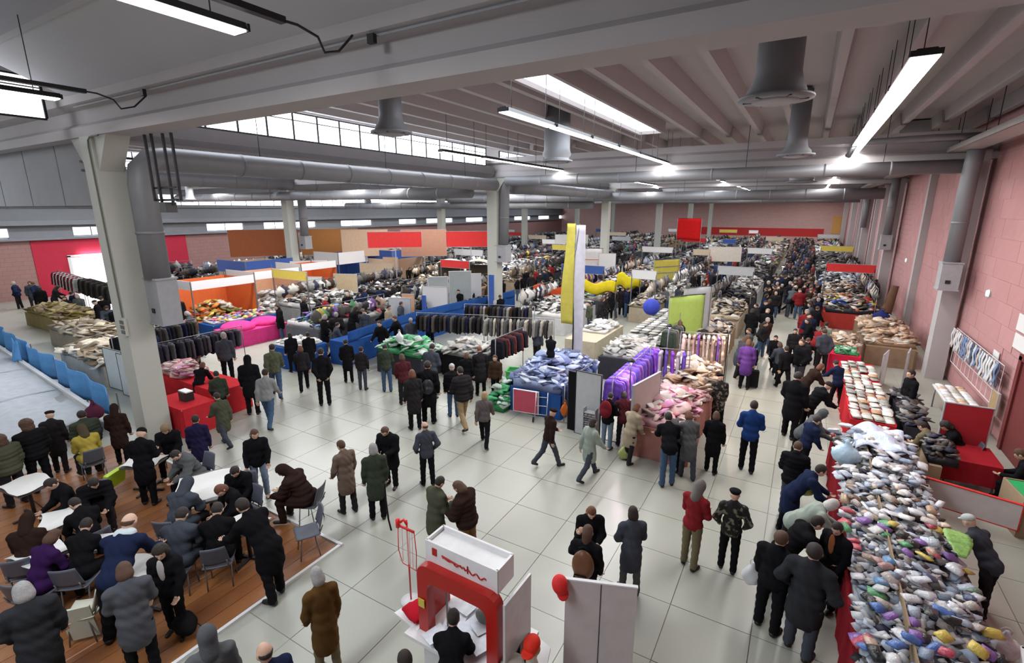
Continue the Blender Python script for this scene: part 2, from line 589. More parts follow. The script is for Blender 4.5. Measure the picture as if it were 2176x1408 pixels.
        if hair == 'beret':
            pr = [('e', c + H @ np.array((0, .005, .078)), (.108, .118, .045), H), ('e', c + H @ np.array((0, 0, .05)), (.086, .100, .06), H)]; yc = 9; zc = .025
        if hair == 'beanie':
            pr = [('e', c + H @ np.array((0, -.006, .040)), (.091, .106, .102), H)]; yc = 9; zc = .01
        def posth(gr, D):
            q = (gr - c) @ H
            amp = .008 if hair == 'curly' else (.0 if hair in ('cap', 'beret', 'beanie', 'hood') else .003)
            if amp: D = D + amp * np.sin(q[..., 0] * 95) * np.sin(q[..., 1] * 90) * np.sin(q[..., 2] * 85) + .001
            if hair == 'bald':
                D = np.maximum(D, np.abs(q[..., 2] + .02) - .045); D = np.maximum(D, q[..., 1] - .0)
                return D + .006
            if yc < 5:
                face = np.maximum(yc - q[..., 1], q[..., 2] - .062 + (q[..., 1] - yc) * .2)
                D = np.maximum(D, -face)
                D = np.maximum(D, zc - q[..., 2] - np.where(q[..., 1] < 0, .055, 0))
            else:
                D = np.maximum(D, zc - q[..., 2])
            return D
        V, F = implicit(pr, h * .8, .02, .03, posth)
        out['hair'] = PROTO[kh] = np_mesh('hair', V, F)
    out['J'] = J
    PROTO[key] = out
    return out

SKIN = [(.62, .40, .29), (.55, .34, .24), (.68, .46, .35)]
HAIRC = {'dark': (.025, .018, .014), 'brown': (.09, .045, .025), 'grey': (.35, .34, .33), 'white': (.62, .60, .56), 'blond': (.36, .24, .12), 'red': (.16, .06, .03)}
EYE = mat('eye', (.03, .02, .02), .2)
C = dict(black=(.012, .012, .014), dark=(.028, .026, .028), navy=(.018, .026, .065), blue=(.02, .055, .20), brown=(.065, .038, .025), dbrown=(.035, .020, .016),
         tweed=(.19, .14, .11), olive=(.085, .09, .06), green=(.05, .065, .045), grey=(.12, .125, .13), lgrey=(.30, .31, .31), red=(.26, .025, .03), beige=(.42, .35, .25),
         cream=(.62, .58, .48), khaki=(.20, .17, .10), jeans=(.07, .12, .21), ljeans=(.20, .27, .36), purple=(.12, .05, .25), camel=(.21, .12, .055), yellow=(.62, .50, .12),
         white=(.68, .68, .66), maroon=(.10, .025, .03), slate=(.07, .08, .10), mint=(.36, .42, .36), tan=(.36, .25, .14), vest=(.45, .75, .05), orange=(.6, .14, .03))

def cname(c):
    r, g, b = c[:3]; m = max(c[:3]); n = min(c[:3])
    if m < .055: return 'navy' if b > r * 1.8 else 'black'
    if m - n < .16 * m + .02:
        return 'charcoal' if m < .16 else 'grey' if m < .45 else 'off-white'
    if b >= r and b >= g:
        if r > g * 1.35: return 'violet'
        return 'dark blue' if m < .3 else 'pale blue'
    if g >= r: return 'green'
    if g > .72 * r: return ('cream' if b > .6 * r else 'yellow') if m > .35 else 'olive'
    if b > .7 * r and m > .4: return 'pink'
    if g > .38 * r: return 'tan' if m > .35 else 'brown'
    return 'red' if b < .6 * r else 'pink'
ORD = 'first second third fourth fifth sixth seventh eighth ninth tenth eleventh twelfth thirteenth fourteenth fifteenth sixteenth seventeenth eighteenth nineteenth twentieth'.split()
ORD += ['twenty-' + o for o in ORD[:9]] + ['thirtieth'] + ['thirty-' + o for o in ORD[:9]]

def person(px, py, heading, label, pose='stand', outfit='jacket', top='black', legs='dark', hair='short', hc='dark', height=1.72, z0=0.0, girth=1.0,
           skin=0, group=None, pos=None, h=0.0165, hat=None):
    """heading: 0 faces away from the camera, 90 faces to the left, 180 faces the camera"""
    p = pos if pos is not None else ground(px, py, z0)
    face = atan2(-p.x, p.y)               # direction from camera to the figure
    root = empty('person', (p.x, p.y, z0), face + radians(heading))
    M = figure_meshes(pose, outfit, hair, h)
    sc = height / 1.72
    root.scale = (sc * girth, sc * girth, sc)
    sk = mat('skin', SKIN[skin % 3], .55, 0, .08, 8)
    link('body', M['body'], root, [sk, EYE])
    tm = top if not isinstance(top, str) else cloth(C[top], name='coat_cloth')
    lm = legs if not isinstance(legs, str) else cloth(C[legs], name='trouser_cloth')
    link({'jacket': 'jacket', 'coat': 'coat', 'puffer': 'padded_jacket', 'sweater': 'sweater', 'cape': 'cape'}[outfit], M['top'], root, tm)
    link('trousers', M['trousers'], root, lm)
    sm = mat('shoe_leather', (.015, .012, .011), .45)
    for q in M['shoes']: link('shoe', q, root, sm)
    nm = {'cap': 'cap', 'beret': 'beret', 'beanie': 'knitted_cap', 'hood': 'hood'}.get(hair, 'hair')
    hm = hat if hat is not None else (tm if hair == 'hood' else mat('hair', HAIRC.get(hc, C.get(hc, HAIRC['dark'])), .6, 0, .35, 40, .5, 200))
    link(nm, M['hair'], root, hm)
    tag(root, label, 'person', group)
    root['pose_mesh'] = pose
    return root, M['J']

# ================================================================== THE HALL
conc = mat('painted_concrete', (.43, .405, .405), .75, 0, .05, 1.5, .12, 30)
conc_d = mat('grey_concrete', (.29, .29, .30), .8, 0, .08, 2, .15, 30)
conc_g = mat('pale_green_concrete', (.50, .51, .46), .75, 0, .05, 1.5, .1, 30)
duct_m = mat('galvanised_duct', (.23, .235, .25), .55, .25, .08, 3)
black_m = mat('black_metal', (.02, .02, .022), .5)
white_m = mat('white_board', (.72, .72, .72), .5, 0, .03, 2)
sky_pane = mat('overcast_sky_glass', (.90, .94, 1.0), emit=SKY_E)
tube_m = mat('lit_fluorescent_tube', (1.0, .97, .95), emit=TUBE_E)
grey_box = mat('grey_enamel', (.34, .35, .37), .5)

def structure(name, mb, m, parent=None, smooth=False):
    o = mb.build(name, m, parent, smooth)
    if parent is None: o['kind'] = 'structure'
    return o

XL, XR, YF, YB = -48.0, 5.3, 104.0, -9.0

# floor: slabs where their joints can be told apart, jointed screed beyond
def floor_material():
    m = mat('polished_screed', (.45, .455, .415), .30, 0, .07, .8, .03, 40, .5)
    return m
def screed(name, col):
    m = bpy.data.materials.new(name); m.use_nodes = True
    nt = m.node_tree; b = nt.nodes['Principled BSDF']
    g = nt.nodes.new('ShaderNodeNewGeometry')
    n = nt.nodes.new('ShaderNodeTexNoise'); n.inputs['Scale'].default_value = .55; n.inputs['Detail'].default_value = 4; n.inputs['Roughness'].default_value = .5
    n2 = nt.nodes.new('ShaderNodeTexNoise'); n2.inputs['Scale'].default_value = 14; n2.inputs['Detail'].default_value = 4
    br = nt.nodes.new('ShaderNodeTexBrick')
    br.inputs['Scale'].default_value = 1.0
    br.inputs['Brick Width'].default_value = 1.2; br.inputs['Row Height'].default_value = 1.2
    br.inputs['Mortar Size'].default_value = .008; br.inputs['Mortar Smooth'].default_value = .2
    br.offset = 0.0
    br.inputs['Color1'].default_value = (1, 1, 1, 1); br.inputs['Color2'].default_value = (.95, .95, .95, 1); br.inputs['Mortar'].default_value = (.62, .62, .60, 1)
    nt.links.new(g.outputs['Position'], n.inputs['Vector']); nt.links.new(g.outputs['Position'], n2.inputs['Vector'])
    nt.links.new(g.outputs['Position'], br.inputs['Vector'])
    r = nt.nodes.new('ShaderNodeValToRGB')
    r.color_ramp.elements[0].position = .30; r.color_ramp.elements[0].color = tuple(x * .90 for x in col) + (1,)
    r.color_ramp.elements[1].position = .70; r.color_ramp.elements[1].color = tuple(min(1, x * 1.05) for x in col) + (1,)
    nt.links.new(n.outputs['Fac'], r.inputs[0])
    mx = nt.nodes.new('ShaderNodeMix'); mx.data_type = 'RGBA'; mx.blend_type = 'MULTIPLY'; mx.inputs[0].default_value = 1
    nt.links.new(r.outputs[0], mx.inputs[6]); nt.links.new(br.outputs['Color'], mx.inputs[7])
    nt.links.new(mx.outputs[2], b.inputs['Base Color'])
    mr = nt.nodes.new('ShaderNodeMapRange'); mr.inputs['To Min'].default_value = .24; mr.inputs['To Max'].default_value = .36
    nt.links.new(n.outputs['Fac'], mr.inputs['Value']); nt.links.new(mr.outputs[0], b.inputs['Roughness'])
    bp = nt.nodes.new('ShaderNodeBump'); bp.inputs['Strength'].default_value = .05; bp.inputs['Distance'].default_value = .01
    nt.links.new(n2.outputs['Fac'], bp.inputs['Height']); nt.links.new(bp.outputs['Normal'], b.inputs['Normal'])
    return m
scr = screed('jointed_screed', (.385, .39, .335))
GX0, GX1, GY0, GY1 = -14.4, 4.8, 3.6, 20.4
mb = MB()
mb.span((XL, YB, -.3), (XR + .3, YF, -.012))
mb.span((XL, YB, -.02), (XR + .3, GY0, 0)); mb.span((XL, GY1, -.02), (XR + .3, YF, 0))
mb.span((XL, GY0, -.02), (GX0, GY1, 0)); mb.span((GX1, GY0, -.02), (XR + .3, GY1, 0))
floor = structure('floor', mb, scr)
slabs = [MB().box((0, 0, -.006), (1.2 - g, 1.2 - g, .012), 0).mesh('slab') for g in (.006, .008, .011)]
for i in range(16):
    for j in range(14):
        link('slab', slabs[(i * 7 + j * 3) % 3], floor, scr, (GX0 + .6 + 1.2 * i, GY0 + .6 + 1.2 * j, 0))

# walls
def block_mat(name, col, bw, bh):
    m = bpy.data.materials.new(name); m.use_nodes = True
    nt = m.node_tree; b = nt.nodes['Principled BSDF']
    g = nt.nodes.new('ShaderNodeNewGeometry'); sx = nt.nodes.new('ShaderNodeSeparateXYZ'); cx = nt.nodes.new('ShaderNodeCombineXYZ')
    ad = nt.nodes.new('ShaderNodeMath'); ad.operation = 'ADD'
    nt.links.new(g.outputs['Position'], sx.inputs[0]); nt.links.new(sx.outputs['X'], ad.inputs[0]); nt.links.new(sx.outputs['Y'], ad.inputs[1])
    nt.links.new(ad.outputs[0], cx.inputs['X']); nt.links.new(sx.outputs['Z'], cx.inputs['Y'])
    br = nt.nodes.new('ShaderNodeTexBrick'); br.inputs['Scale'].default_value = 1
    br.inputs['Brick Width'].default_value = bw; br.inputs['Row Height'].default_value = bh; br.inputs['Mortar Size'].default_value = .008
    br.inputs['Color1'].default_value = tuple(col) + (1,); br.inputs['Color2'].default_value = tuple(x * .93 for x in col) + (1,); br.inputs['Mortar'].default_value = tuple(x * .6 for x in col) + (1,)
    nt.links.new(cx.outputs[0], br.inputs['Vector']); nt.links.new(br.outputs['Color'], b.inputs['Base Color'])
    b.inputs['Roughness'].default_value = .85
    return m
pink = (.46, .235, .235)
pink_blk = block_mat('pink_painted_blockwork', pink, .6, .3)
pink_m = mat('pink_paint', pink, .85, 0, .06, 2.5, .25, 25)
pink_m2 = mat('pink_paint_faded', (.475, .25, .248), .85, 0, .07, 2.5, .25, 25)
wr = structure('wall_right', MB().span((XR, YB, 0), (XR + .3, YF, 10.6)), pink_blk)
# blocks near enough for their courses to show
bm_ = [MB().box((0, 0, 0), (.05, 1.194, .594), 0).mesh('block')]
n = 0
for r in range(13):
    off = 0 if r % 2 else .6
    for c in range(22):
        y = 13.6 + off + c * 1.2
        z = .32 + r * .6
        if y > 38 or (y < 19.0 and z < 3.0): continue
        link('block', bm_[0], wr, [pink_m, pink_m2][(r * 5 + c * 3) % 4 == 0], (XR + .014 - .003 * ((r * 3 + c * 7) % 3), y, z))
        n += 1
far = structure('wall_far', MB().span((XL, YF, 0), (XR, YF + .3, 10.6)), block_mat('dusty_pink_blockwork', (.72, .47, .43), .6, .3))
b = MB().span((XL - .3, YB, 5.0), (XL + .08, YF, 6.7)).span((XL - .3, YB, 7.55), (XL + .08, YF, 10.6))
for k in range(12): b.span((XL - .3, 4 + 8.5 * k, 4.2), (XL + .05, 6.2 + 8.5 * k + 1.4 * (k % 3), 5.0))
b.span((XL + .08, YB, 4.15), (XL + .35, YF, 4.32)); b.span((XL + .08, YB, 5.2), (XL + .6, YF, 5.55)); b.span((XL + .08, YB, 6.45), (XL + .3, YF, 6.62))
structure('trim_33', b, mat('blue_grey_concrete', (.25, .26, .28), .8, 0, .08, 2, .15, 30))
wl = structure('wall_left', MB().span((XL - .3, YB, 0), (XL, YF, 4.2)), block_mat('faded_pink_blockwork', (.36, .20, .18), .6, .3))
wb = structure('wall_back', MB().span((XL, YB - .3, 0), (XR, YB, 10.6)), conc)
def window_band(name, x, y0, y1, z0, z1, step, group=None, tilt=0):
    """a strip window in a wall facing +x: panes and mullions"""
    fr = MB()
    fr.span((x - .04, y0, z0 - .04), (x + .04, y1, z0)); fr.span((x - .04, y0, z1), (x + .04, y1, z1 + .04))
    w_ = structure(name, fr, black_m)
    n = max(1, int(round((y1 - y0) / step))); st = (y1 - y0) / n
    pm = MB().box((0, 0, 0), (.02, st - .07, z1 - z0), 0).mesh('pane'); mm = MB().box((0, 0, 0), (.06, .05, z1 - z0), 0).mesh('mullion')
    tr = MB().box((0, 0, 0), (.03, st - .07, .025), 0).mesh('transom')
    for i in range(n):
        link('pane', pm, w_, sky_pane, (x, y0 + st * (i + .5), (z0 + z1) / 2))
        if z1 - z0 > .7: link('transom', tr, w_, black_m, (x + .03, y0 + st * (i + .5), z1 - .22))
    for i in range(n + 1):
        link('mullion', mm, w_, black_m, (x, y0 + st * i, (z0 + z1) / 2))
    return w_
window_band('window_5', XL - .15, YB, 104, 4.4, 5.0, 2.6)
window_band('window_6', XL - .10, YB, 104, 6.7, 7.55, 1.5)

# big beams across the hall, every 18 m, on pillars
def beam_profile(b, y):
    # near side shows a proud top flange, a recessed web and a bottom flange
    b.extrude([(y - .30, 8.0), (y + .30, 8.0), (y + .30, 8.22), (y + .12, 8.34), (y + .12, 8.66), (y + .38, 8.74), (y + .38, 8.98), (y - .38, 8.98), (y - .38, 8.72), (y - .12, 8.64), (y - .12, 8.34), (y - .30, 8.22)], 0, -48.0, 5.3)
for k, y in enumerate((6, 24, 42, 60, 78, 96)):
    b = MB(); beam_profile(b, y)
    structure('trim_%d' % (k + 1), b, conc)
# pillars
PX = (-15.2, -33.2)
PILL = []
for y in (6, 24, 42, 60, 78, 96):
    for x in PX:
        b = MB(); b.box((0, 0, 4.0), (.62, .62, 8.0), 0)
        b.extrude([(-.31, 7.2), (-.95, 8.0), (-.31, 8.0)], 1, -.25, .25)
        b.extrude([(.31, 7.2), (.95, 8.0), (.31, 8.0)], 1, -.25, .25)
        m = conc_g
        o = b.build('pillar', m, None, False, (x, y, 0)); o['kind'] = 'structure'
        PILL.append(o)
PR = []
for y in (24, 42, 60, 78, 96):
    b = MB(); b.box((0, 0, 4.15), (.55, .7, 8.3), 0); b.box((-.31, 0, 7.9), (.12, .8, .7), 0)
    o = b.build('pillar', conc, None, False, (4.85, y, 0)); o['kind'] = 'structure'; PR.append(o)
b = MB()
for y in (33, 51, 56, 69, 73, 87): b.box((5.15, y, 4.2), (.3, .45, 8.4))
structure('trim_20', b, conc)

# longitudinal gutter beams with clerestory windows above them
for i, x in enumerate(PX):
    b = MB()
    for y0 in (6.38, 24.38, 42.38, 60.38, 78.38):
        b.extrude([(x - .45, 8.0), (x + .10, 8.0), (x + .28, 8.15), (x + .28, 8.50), (x - .45, 8.55)], 1, y0, y0 + 17.24)
    structure('trim_%d' % (10 + i), b, conc_d)
    for k, y0 in enumerate((6.7, 24.7, 42.7, 60.7)):
        window_band('window_%d' % (10 + i * 5 + k), x - .1, y0, y0 + 16.6, 8.6, 9.42, 1.0)
# ceiling planes
cl = MB()
cl.span((XL, 6.38, 9.75), (XR + .3, YF + .3, 9.95))
cl.span((XL, YB, 10.4), (XR + .3, 6.38, 10.6))
cl.span((XL, 5.9, 8.98), (XR, 6.3, 10.5))
ceil = structure('ceiling', cl, conc)
# double-T ribs running along the hall in every bay
ribm = MB(); ribm.extrude([(-.09, -.42), (.09, -.42), (.17, 0), (-.17, 0)], 1, -8.8, 8.8)
rib = ribm.mesh('rib')
seam = MB().box((0, 0, 0), (.05, 17.6, .06)).mesh('seam')
for k in range(5):
    yc = 15 + 18 * k
    xs = np.arange(-14.2, 5.2, 1.2) if k < 3 else np.arange(-14.2, 5.2, 2.4)
    for x in list(xs) + (list(np.arange(-32, -16, 1.4)) if k < 3 else []) + (list(np.arange(-47, -34, 2.4)) if k < 3 else []):
        if k < 4 and (abs(x + 6.0) < .9): continue
        link('rib', rib, ceil, conc, (float(x), yc, 9.75))
ribf = MB(); ribf.extrude([(-.09, -.5), (.09, -.5), (.17, 0), (-.17, 0)], 1, YB, 4.3)
ribf = ribf.mesh('rib')
for x in np.arange(-30, 5, 1.5):
    link('rib', ribf, ceil, conc, (float(x), 0, 10.4))
# smooth sloping slab between the first beam and the gallery bay
b = MB(); b.extrude([(5.62, 8.90), (5.62, 9.02), (4.2, 9.62), (4.2, 9.50)], 0, -15.6, 5.3)
b.extrude([(4.2, 9.46), (4.2, 10.4), (4.05, 10.4), (4.05, 9.46)], 0, -15.6, 5.3)
structure('trim_30', b, mat('smooth_ceiling_paint', (.47, .47, .50), .7, 0, .03, 1))
b = MB(); b.tube([(-15.4, 5.55, 9.02), (5.2, 5.55, 9.02)], .035, 8); b.tube([(-15.4, 5.68, 8.66), (5.2, 5.68, 8.66)], .018, 6)
tag(b.build('conduit', grey_box), 'thin grey electrical conduit running along the top of the nearest big beam', 'pipe')
# skylights: framed roof lights between the ribs
for k in range(5):
    y0 = 9.0 + 18 * k; y1 = y0 + 12.6
    fr = MB(); fr.span((-6.62, y0 - .1, 9.32), (-6.5, y1 + .1, 9.75)); fr.span((-5.6, y0 - .1, 9.32), (-5.48, y1 + .1, 9.75)); fr.span((-6.5, y0 - .1, 9.32), (-5.6, y0, 9.75)); fr.span((-6.5, y1, 9.32), (-5.6, y1 + .1, 9.75))
    f_ = structure('window_%d' % (20 + k), fr, conc)
    pm = MB().box((0, 0, 0), (.86, 2.06, .02)).mesh('pane')
    for i in range(6): link('pane', pm, f_, sky_pane, (-6.05, y0 + 1.05 + 2.1 * i, 9.45))
for i, (x, k) in enumerate([(-24.0, 0), (-24.0, 1), (-24.0, 2), (-42.0, 0), (-42.0, 1), (-42.0, 2)]):
    y0 = 9.0 + 18 * k
    fr = MB(); fr.span((x - .85, y0, 9.45), (x - .75, y0 + 12.6, 9.75)); fr.span((x + .75, y0, 9.45), (x + .85, y0 + 12.6, 9.75))
    f_ = structure('window_%d' % (30 + i), fr, conc)
    pm = MB().box((0, 0, 0), (1.5, 3.1, .02)).mesh('pane')
    for j in range(4): link('pane', pm, f_, sky_pane, (x, y0 + 1.57 + 3.15 * j, 9.52))
# upper window seen past the end of the smooth slab
window_band('window_40', -16.1, -4, 5.35, 8.42, 9.30, 1.9)

# grey concrete panels closing the upper wall left of the first pillar
b = MB(); b.span((-47.9, 6.15, 6.35), (-15.55, 6.40, 8.9))
wm = structure('trim_31', b, conc_d)
pl = MB().box((0, 0, 0), (2.3, .08, 2.2)).mesh('panel')
for i in range(7): link('panel', pl, wm, conc_d, (-17.0 - 2.36 * i, 6.10, 7.5))
sl = MB().box((0, 0, 0), (.5, .04, .05)).mesh('slot')
for i in range(4): link('slot', sl, wm, black_m, (-16.4, 6.04, 7.3 + .22 * i))

# ---------------------------------------------------------------- lamps
LAMPS = []
def lamp_row(x, z, y0, n, L, gap, label, group, power, hang=1.2, first_parts=True, width=.20, top=9.74):
    hang = top - z
    for i in range(n):
        yc = y0 + L / 2 + i * (L + gap)
        r = empty('fluorescent_lamp', (x, yc, z))
        tag(r, label + (', ' + ORD[i] + ' from the near end' if n > 1 else ''), 'lamp', group)
        key = ('lamp', L, round(hang, 2), width)
        if key not in PROTO:
            h = MB(); h.extrude([(-width / 2, 0), (width / 2, 0), (width / 2 * .6, .09), (-width / 2 * .6, .09)], 1, -L / 2, L / 2)
            h.box((0, L / 2, .03), (width, .03, .08)); h.box((0, -L / 2, .03), (width, .03, .08))
            t = MB(); t.box((0, 0, -.012), (width * .9, L - .06, .02))
            rd = MB(); rd.tube([(0, 0, .05), (0, 0, hang)], .008, 5)
            PROTO[key] = (h.mesh('housing'), t.mesh('tube'), rd.mesh('hanging_rod'))
        h, t, rd = PROTO[key]
        link('housing', h, r, black_m); link('tube', t, r, tube_m); link('hanging_rod', rd, r, black_m, (0, L * .35, 0)); link('hanging_rod', rd, r, black_m, (0, -L * .35, 0))
        area_lamp('tube_light', (x, yc, z - .06), width, L - .1, power, (1.0, .965, .94), parent=r)
        LAMPS.append(r)
LP = 95
lamp_row(1.15, 8.42, 9.6, 8, 2.35, .06, 'strip lamp in the near row beside the pink wall', 'lamps in the row nearest the pink wall', LP, width=.38)
lamp_row(1.15, 8.42, 33, 11, 4.6, 1.6, 'distant strip lamp in the row beside the pink wall', 'distant lamps along the pink wall', 150)
lamp_row(-5.85, 8.32, 9.6, 7, 2.35, .08, 'strip lamp in the row under the long roof light', 'lamps in the row under the roof light', LP, width=.26)
lamp_row(-5.85, 8.32, 34, 10, 4.6, 1.8, 'distant strip lamp in the row under the roof lights', 'distant lamps under the roof lights', 150)
lamp_row(-5.95, 8.30, 1.6, 1, 2.35, .1, 'large lit fluorescent strip lamp hanging just in front of the nearest big beam', None, 60, width=.26, top=9.6)
lamp_row(-12.35, 8.30, 2.0, 1, 2.35, .1, 'lit fluorescent strip lamp hanging beside the bright upper window', None, 60, width=.26, top=9.6)
lamp_row(-21.0, 8.0, 8.0, 9, 3.4, .12, 'thin strip lamp in the row seen below the clerestory', 'lamps seen below the clerestory', 120)
lamp_row(-11.0, 8.2, 14.0, 4, 2.35, .1, 'thin strip lamp just before the second pillar', 'lamps just before the second pillar', 75)
lamp_row(-11.0, 8.2, 26.5, 5, 3.4, .2, 'thin strip lamp beyond the second pillar', 'lamps beyond the second pillar', 90)
lamp_row(-24.5, 8.2, 9, 10, 3.6, .5, 'distant strip lamp over the middle stalls', 'lamps over the middle stalls', 150)
lamp_row(-40, 8.0, 9, 8, 4.2, .8, 'distant strip lamp over the far side stalls', 'lamps over the far side stalls', 170)
# cable tracks that feed the two nearest lamps
for (x, ya, lab) in ((-5.6, 4.25, 'black cable track with looping cable beside the nearest large lamp'), (-12.0, 4.65, 'black cable track with looping cable beside the lamp at the upper window')):
    b = MB(); b.box((x, ya - 1.8, 8.45), (.10, 3.6, .07))
    b.tube([(x, ya, 8.45), (x + .05, ya + .15, 8.44), (x + .12, ya + .38, 8.36), (x + .08, ya + .50, 8.22), (x + .06, ya + .75, 8.30), (x + .06, ya + 1.0, 8.55)], .016, 6)
    b.box((x + .06, 5.60, 8.6), (.12, .07, .12))
    tag(b.build('cable_track', black_m), lab, 'cable')

# ---------------------------------------------------------------- ducts and vents
def vent(loc, r, rim, h, lab, ztop):
    root = empty('ventilation_diffuser', loc)
    tag(root, lab, 'vent')
    b = MB(); b.lathe((0, 0, 0), [(rim * .72, 0), (rim, .02), (rim, .06), (rim * .80, .08), (rim * .78, .15), (r * 1.12, .26), (r, .42), (r * .98, ztop - loc[2])], 28)
    b.build('duct_body', duct_m, root, True)
    b = MB(); b.lathe((0, 0, -.03), [(rim * .55, 0), (rim * .62, .02), (rim * .62, .05)], 24); b.build('inner_cone', grey_box, root, True)
    b = MB()
    for k in range(6):
        a = k * pi / 3
        b.box((rim * .68 * cos(a), rim * .68 * sin(a), .01), (rim * .35, .03, .03), a)
    b.build('vane', black_m, root).__setitem__('kind', 'stuff')
    return root
p = ground(1647, 215, 8.0); vent((p.x, p.y, 8.0), .34, .56, 1, 'large grey round air diffuser hanging nearest, with a wide flared rim', 9.7)
p = ground(1690, 332, 7.85); vent((p.x, p.y, 7.85), .27, .52, 1, 'second grey round air diffuser, hanging just beyond the largest one', 9.7)
p = ground(832, 285, 8.1); vent((p.x, p.y, 8.1), .28, .50, 1, 'grey tapered air diffuser hanging in front of the clerestory windows', 9.7)
p = ground(1183, 345, 7.9); vent((p.x, p.y, 7.9), .45, .55, 1, 'shiny metal air diffuser hanging over the pillar with the ducts', 9.7)
p = ground(1703, 388, 7.7); vent((p.x, p.y, 7.7), .55, .75, 1, 'small far grey air diffuser over the crowded aisle', 9.7)
p = ground(781, 432, 6.9); vent((p.x, p.y, 6.9), .30, .45, 1, 'whitish narrow air diffuser hanging over the middle stalls', 9.7)
p = ground(405, 425, 7.0); vent((p.x, p.y, 7.0), .26, .42, 1, 'pale narrow air diffuser beside the hanging metal frame', 9.7)

def duct(name, pts, r, lab, m=duct_m, bands=True, n=18):
    root = empty(name, tuple(pts[0])); tag(root, lab, 'duct')
    o = Vector(pts[0]); P = [Vector(p) - o for p in pts]
    MB().tube(P, r, n).build('tube', m, root, True)
    if bands:
        b = MB()
        for a, c in zip(P[:-1], P[1:]):
            L = (c - a).length
            k = int(L / 2.2)
            for i in range(1, k + 1):
                q = a.lerp(c, i / (k + 1)); d = (c - a).normalized() * .04
                b.tube([q - d, q + d], r * 1.04, n)
        if b.v:
            o_ = b.build('joint_band', m, root, True); o_['kind'] = 'stuff'
    for a, c in zip(pts[:-1], pts[1:]):
        a, c = Vector(a), Vector(c)
        if abs(a.z - c.z) < .01 and (c - a).length > 8:
            k = int((c - a).length / 4.5)
            for i in range(k):
                q = a.lerp(c, (i + .5) / k) - o
                MB().tube([q + Vector((0, 0, r * .9)), Vector((q.x, q.y, 9.74 - o.z))], .012, 5).build('hanging_rod', black_m, root)
    return root
duct('air_duct', [(-14.55, 23.0, 7.55), (-14.55, 7.1, 7.55), (-14.55, 6.75, 7.5), (-14.55, 6.5, 7.25), (-14.55, 6.45, 6.9), (-14.55, 6.45, 4.55)], .30, 'fat grey air duct running under the clerestory and bending down the nearest pillar')
duct('air_duct', [(-14.45, 24.8, 7.5), (-14.45, 41, 7.5)], .34, 'grey air duct running beyond the second pillar under the clerestory')
duct('air_duct', [(-14.5, 24.05, 7.9), (-14.55, 24.05, 7.3), (-14.6, 24.0, 4.4)], .26, 'vertical grey air duct strapped to the second pillar')
duct('air_duct', [(-32.2, 7, 8.05), (-32.2, 40.3, 8.05)], .42, 'grey air duct running through the middle bay of the hall')
duct('air_duct', [(-32.5, 24.7, 7.1), (-32.5, 24.7, 4.3)], .3, 'vertical grey air duct on the pillar behind the middle stalls')
duct('air_duct', [(-31, 40.5, 7.3), (4.0, 40.5, 7.3)], .35, 'long grey air duct crossing the hall below the far beams')
duct('air_duct', [(-14.0, 23.3, 7.75), (4.4, 23.3, 7.75)], .24, 'grey air duct crossing the hall below the second big beam')
duct('air_duct', [(-46, 22.9, 7.2), (-16, 22.9, 7.2)], .30, 'grey air duct crossing the left bays below the second big beam')
duct('air_duct', [(-46, 40.9, 6.7), (-16, 40.9, 6.7)], .34, 'grey air duct crossing the left bays further back')
duct('air_duct', [(-30, 58.9, 7.3), (4.0, 58.9, 7.3)], .35, 'grey air duct crossing the hall furthest back')
duct('downpipe', [(4.55, 22.9, 8.3), (4.55, 23.05, 7.7), (4.55, 23.1, 7.3), (4.55, 23.1, 4.4)], .24, 'shiny grey round air pipe running down the nearest pillar on the pink wall')
duct('downpipe', [(4.55, 41.1, 8.3), (4.55, 41.1, 4.6)], .24, 'shiny grey round air pipe running down the next pillar on the pink wall')
duct('downpipe', [(4.6, 59.1, 8.3), (4.6, 59.1, 4.6)], .24, 'grey air pipe on the third pillar along the pink wall', bands=False)
for (x, y, z, sx, sy, sz, lab) in ((-14.55, 6.5, 3.95, .62, .5, 1.2, 'tall grey outlet box at the foot of the duct on the nearest pillar'), (-14.65, 24.0, 3.9, .7, .6, .9, 'grey outlet box at the foot of the duct on the second pillar'),
                                   (4.55, 23.1, 4.0, .55, .6, .95, 'square grey outlet box on the nearest pillar of the pink wall'), (4.55, 41.1, 4.2, .6, .6, .9, 'square grey outlet box on the next pillar of the pink wall'),
                                   (-32.5, 24.7, 3.9, .7, .6, .9, 'grey outlet box on the pillar behind the middle stalls')):
    r = empty('outlet_box', (x, y, z)); tag(r, lab, 'box')
    b = MB(); b.box((0, 0, 0), (sx, sy, sz)); b.box((0, 0, sz / 2), (sx + .05, sy + .05, .05)); b.box((0, 0, -sz / 2), (sx + .05, sy + .05, .05)); b.build('casing', grey_box, r)
    b = MB(); b.box((-.05, -sy / 2 - .01, -sz * .2), (.14, .03, .12)); b.build('damper_lever', black_m, r)
# switch box with three slots and its conduit on the first pillar
r = empty('switch_box', (-14.98, 5.66, 3.35)); tag(r, 'cream louvred switch box fixed on the front of the nearest pillar', 'box')
b = MB(); b.box((0, 0, 0), (.27, .07, .46)); b.build('casing', mat('cream_plastic', (.52, .52, .44), .5), r)
b = MB()
for k in range(3): b.box((.03, -.04, -.13 + .13 * k), (.19, .02, .09))
b.build('louvre', mat('dark_louvre', (.12, .12, .12), .5), r)['kind'] = 'stuff'
b = MB(); b.tube([(-14.95, 5.66, 3.6), (-15.0, 5.66, 7.75), (-14.96, 5.66, 7.9), (-14.85, 5.66, 7.96), (-14.4, 5.66, 7.97)], .020, 6)
tag(b.build('conduit', mat('olive_conduit', (.16, .16, .12), .6)), 'thin dark conduit running up the front of the nearest pillar', 'pipe')

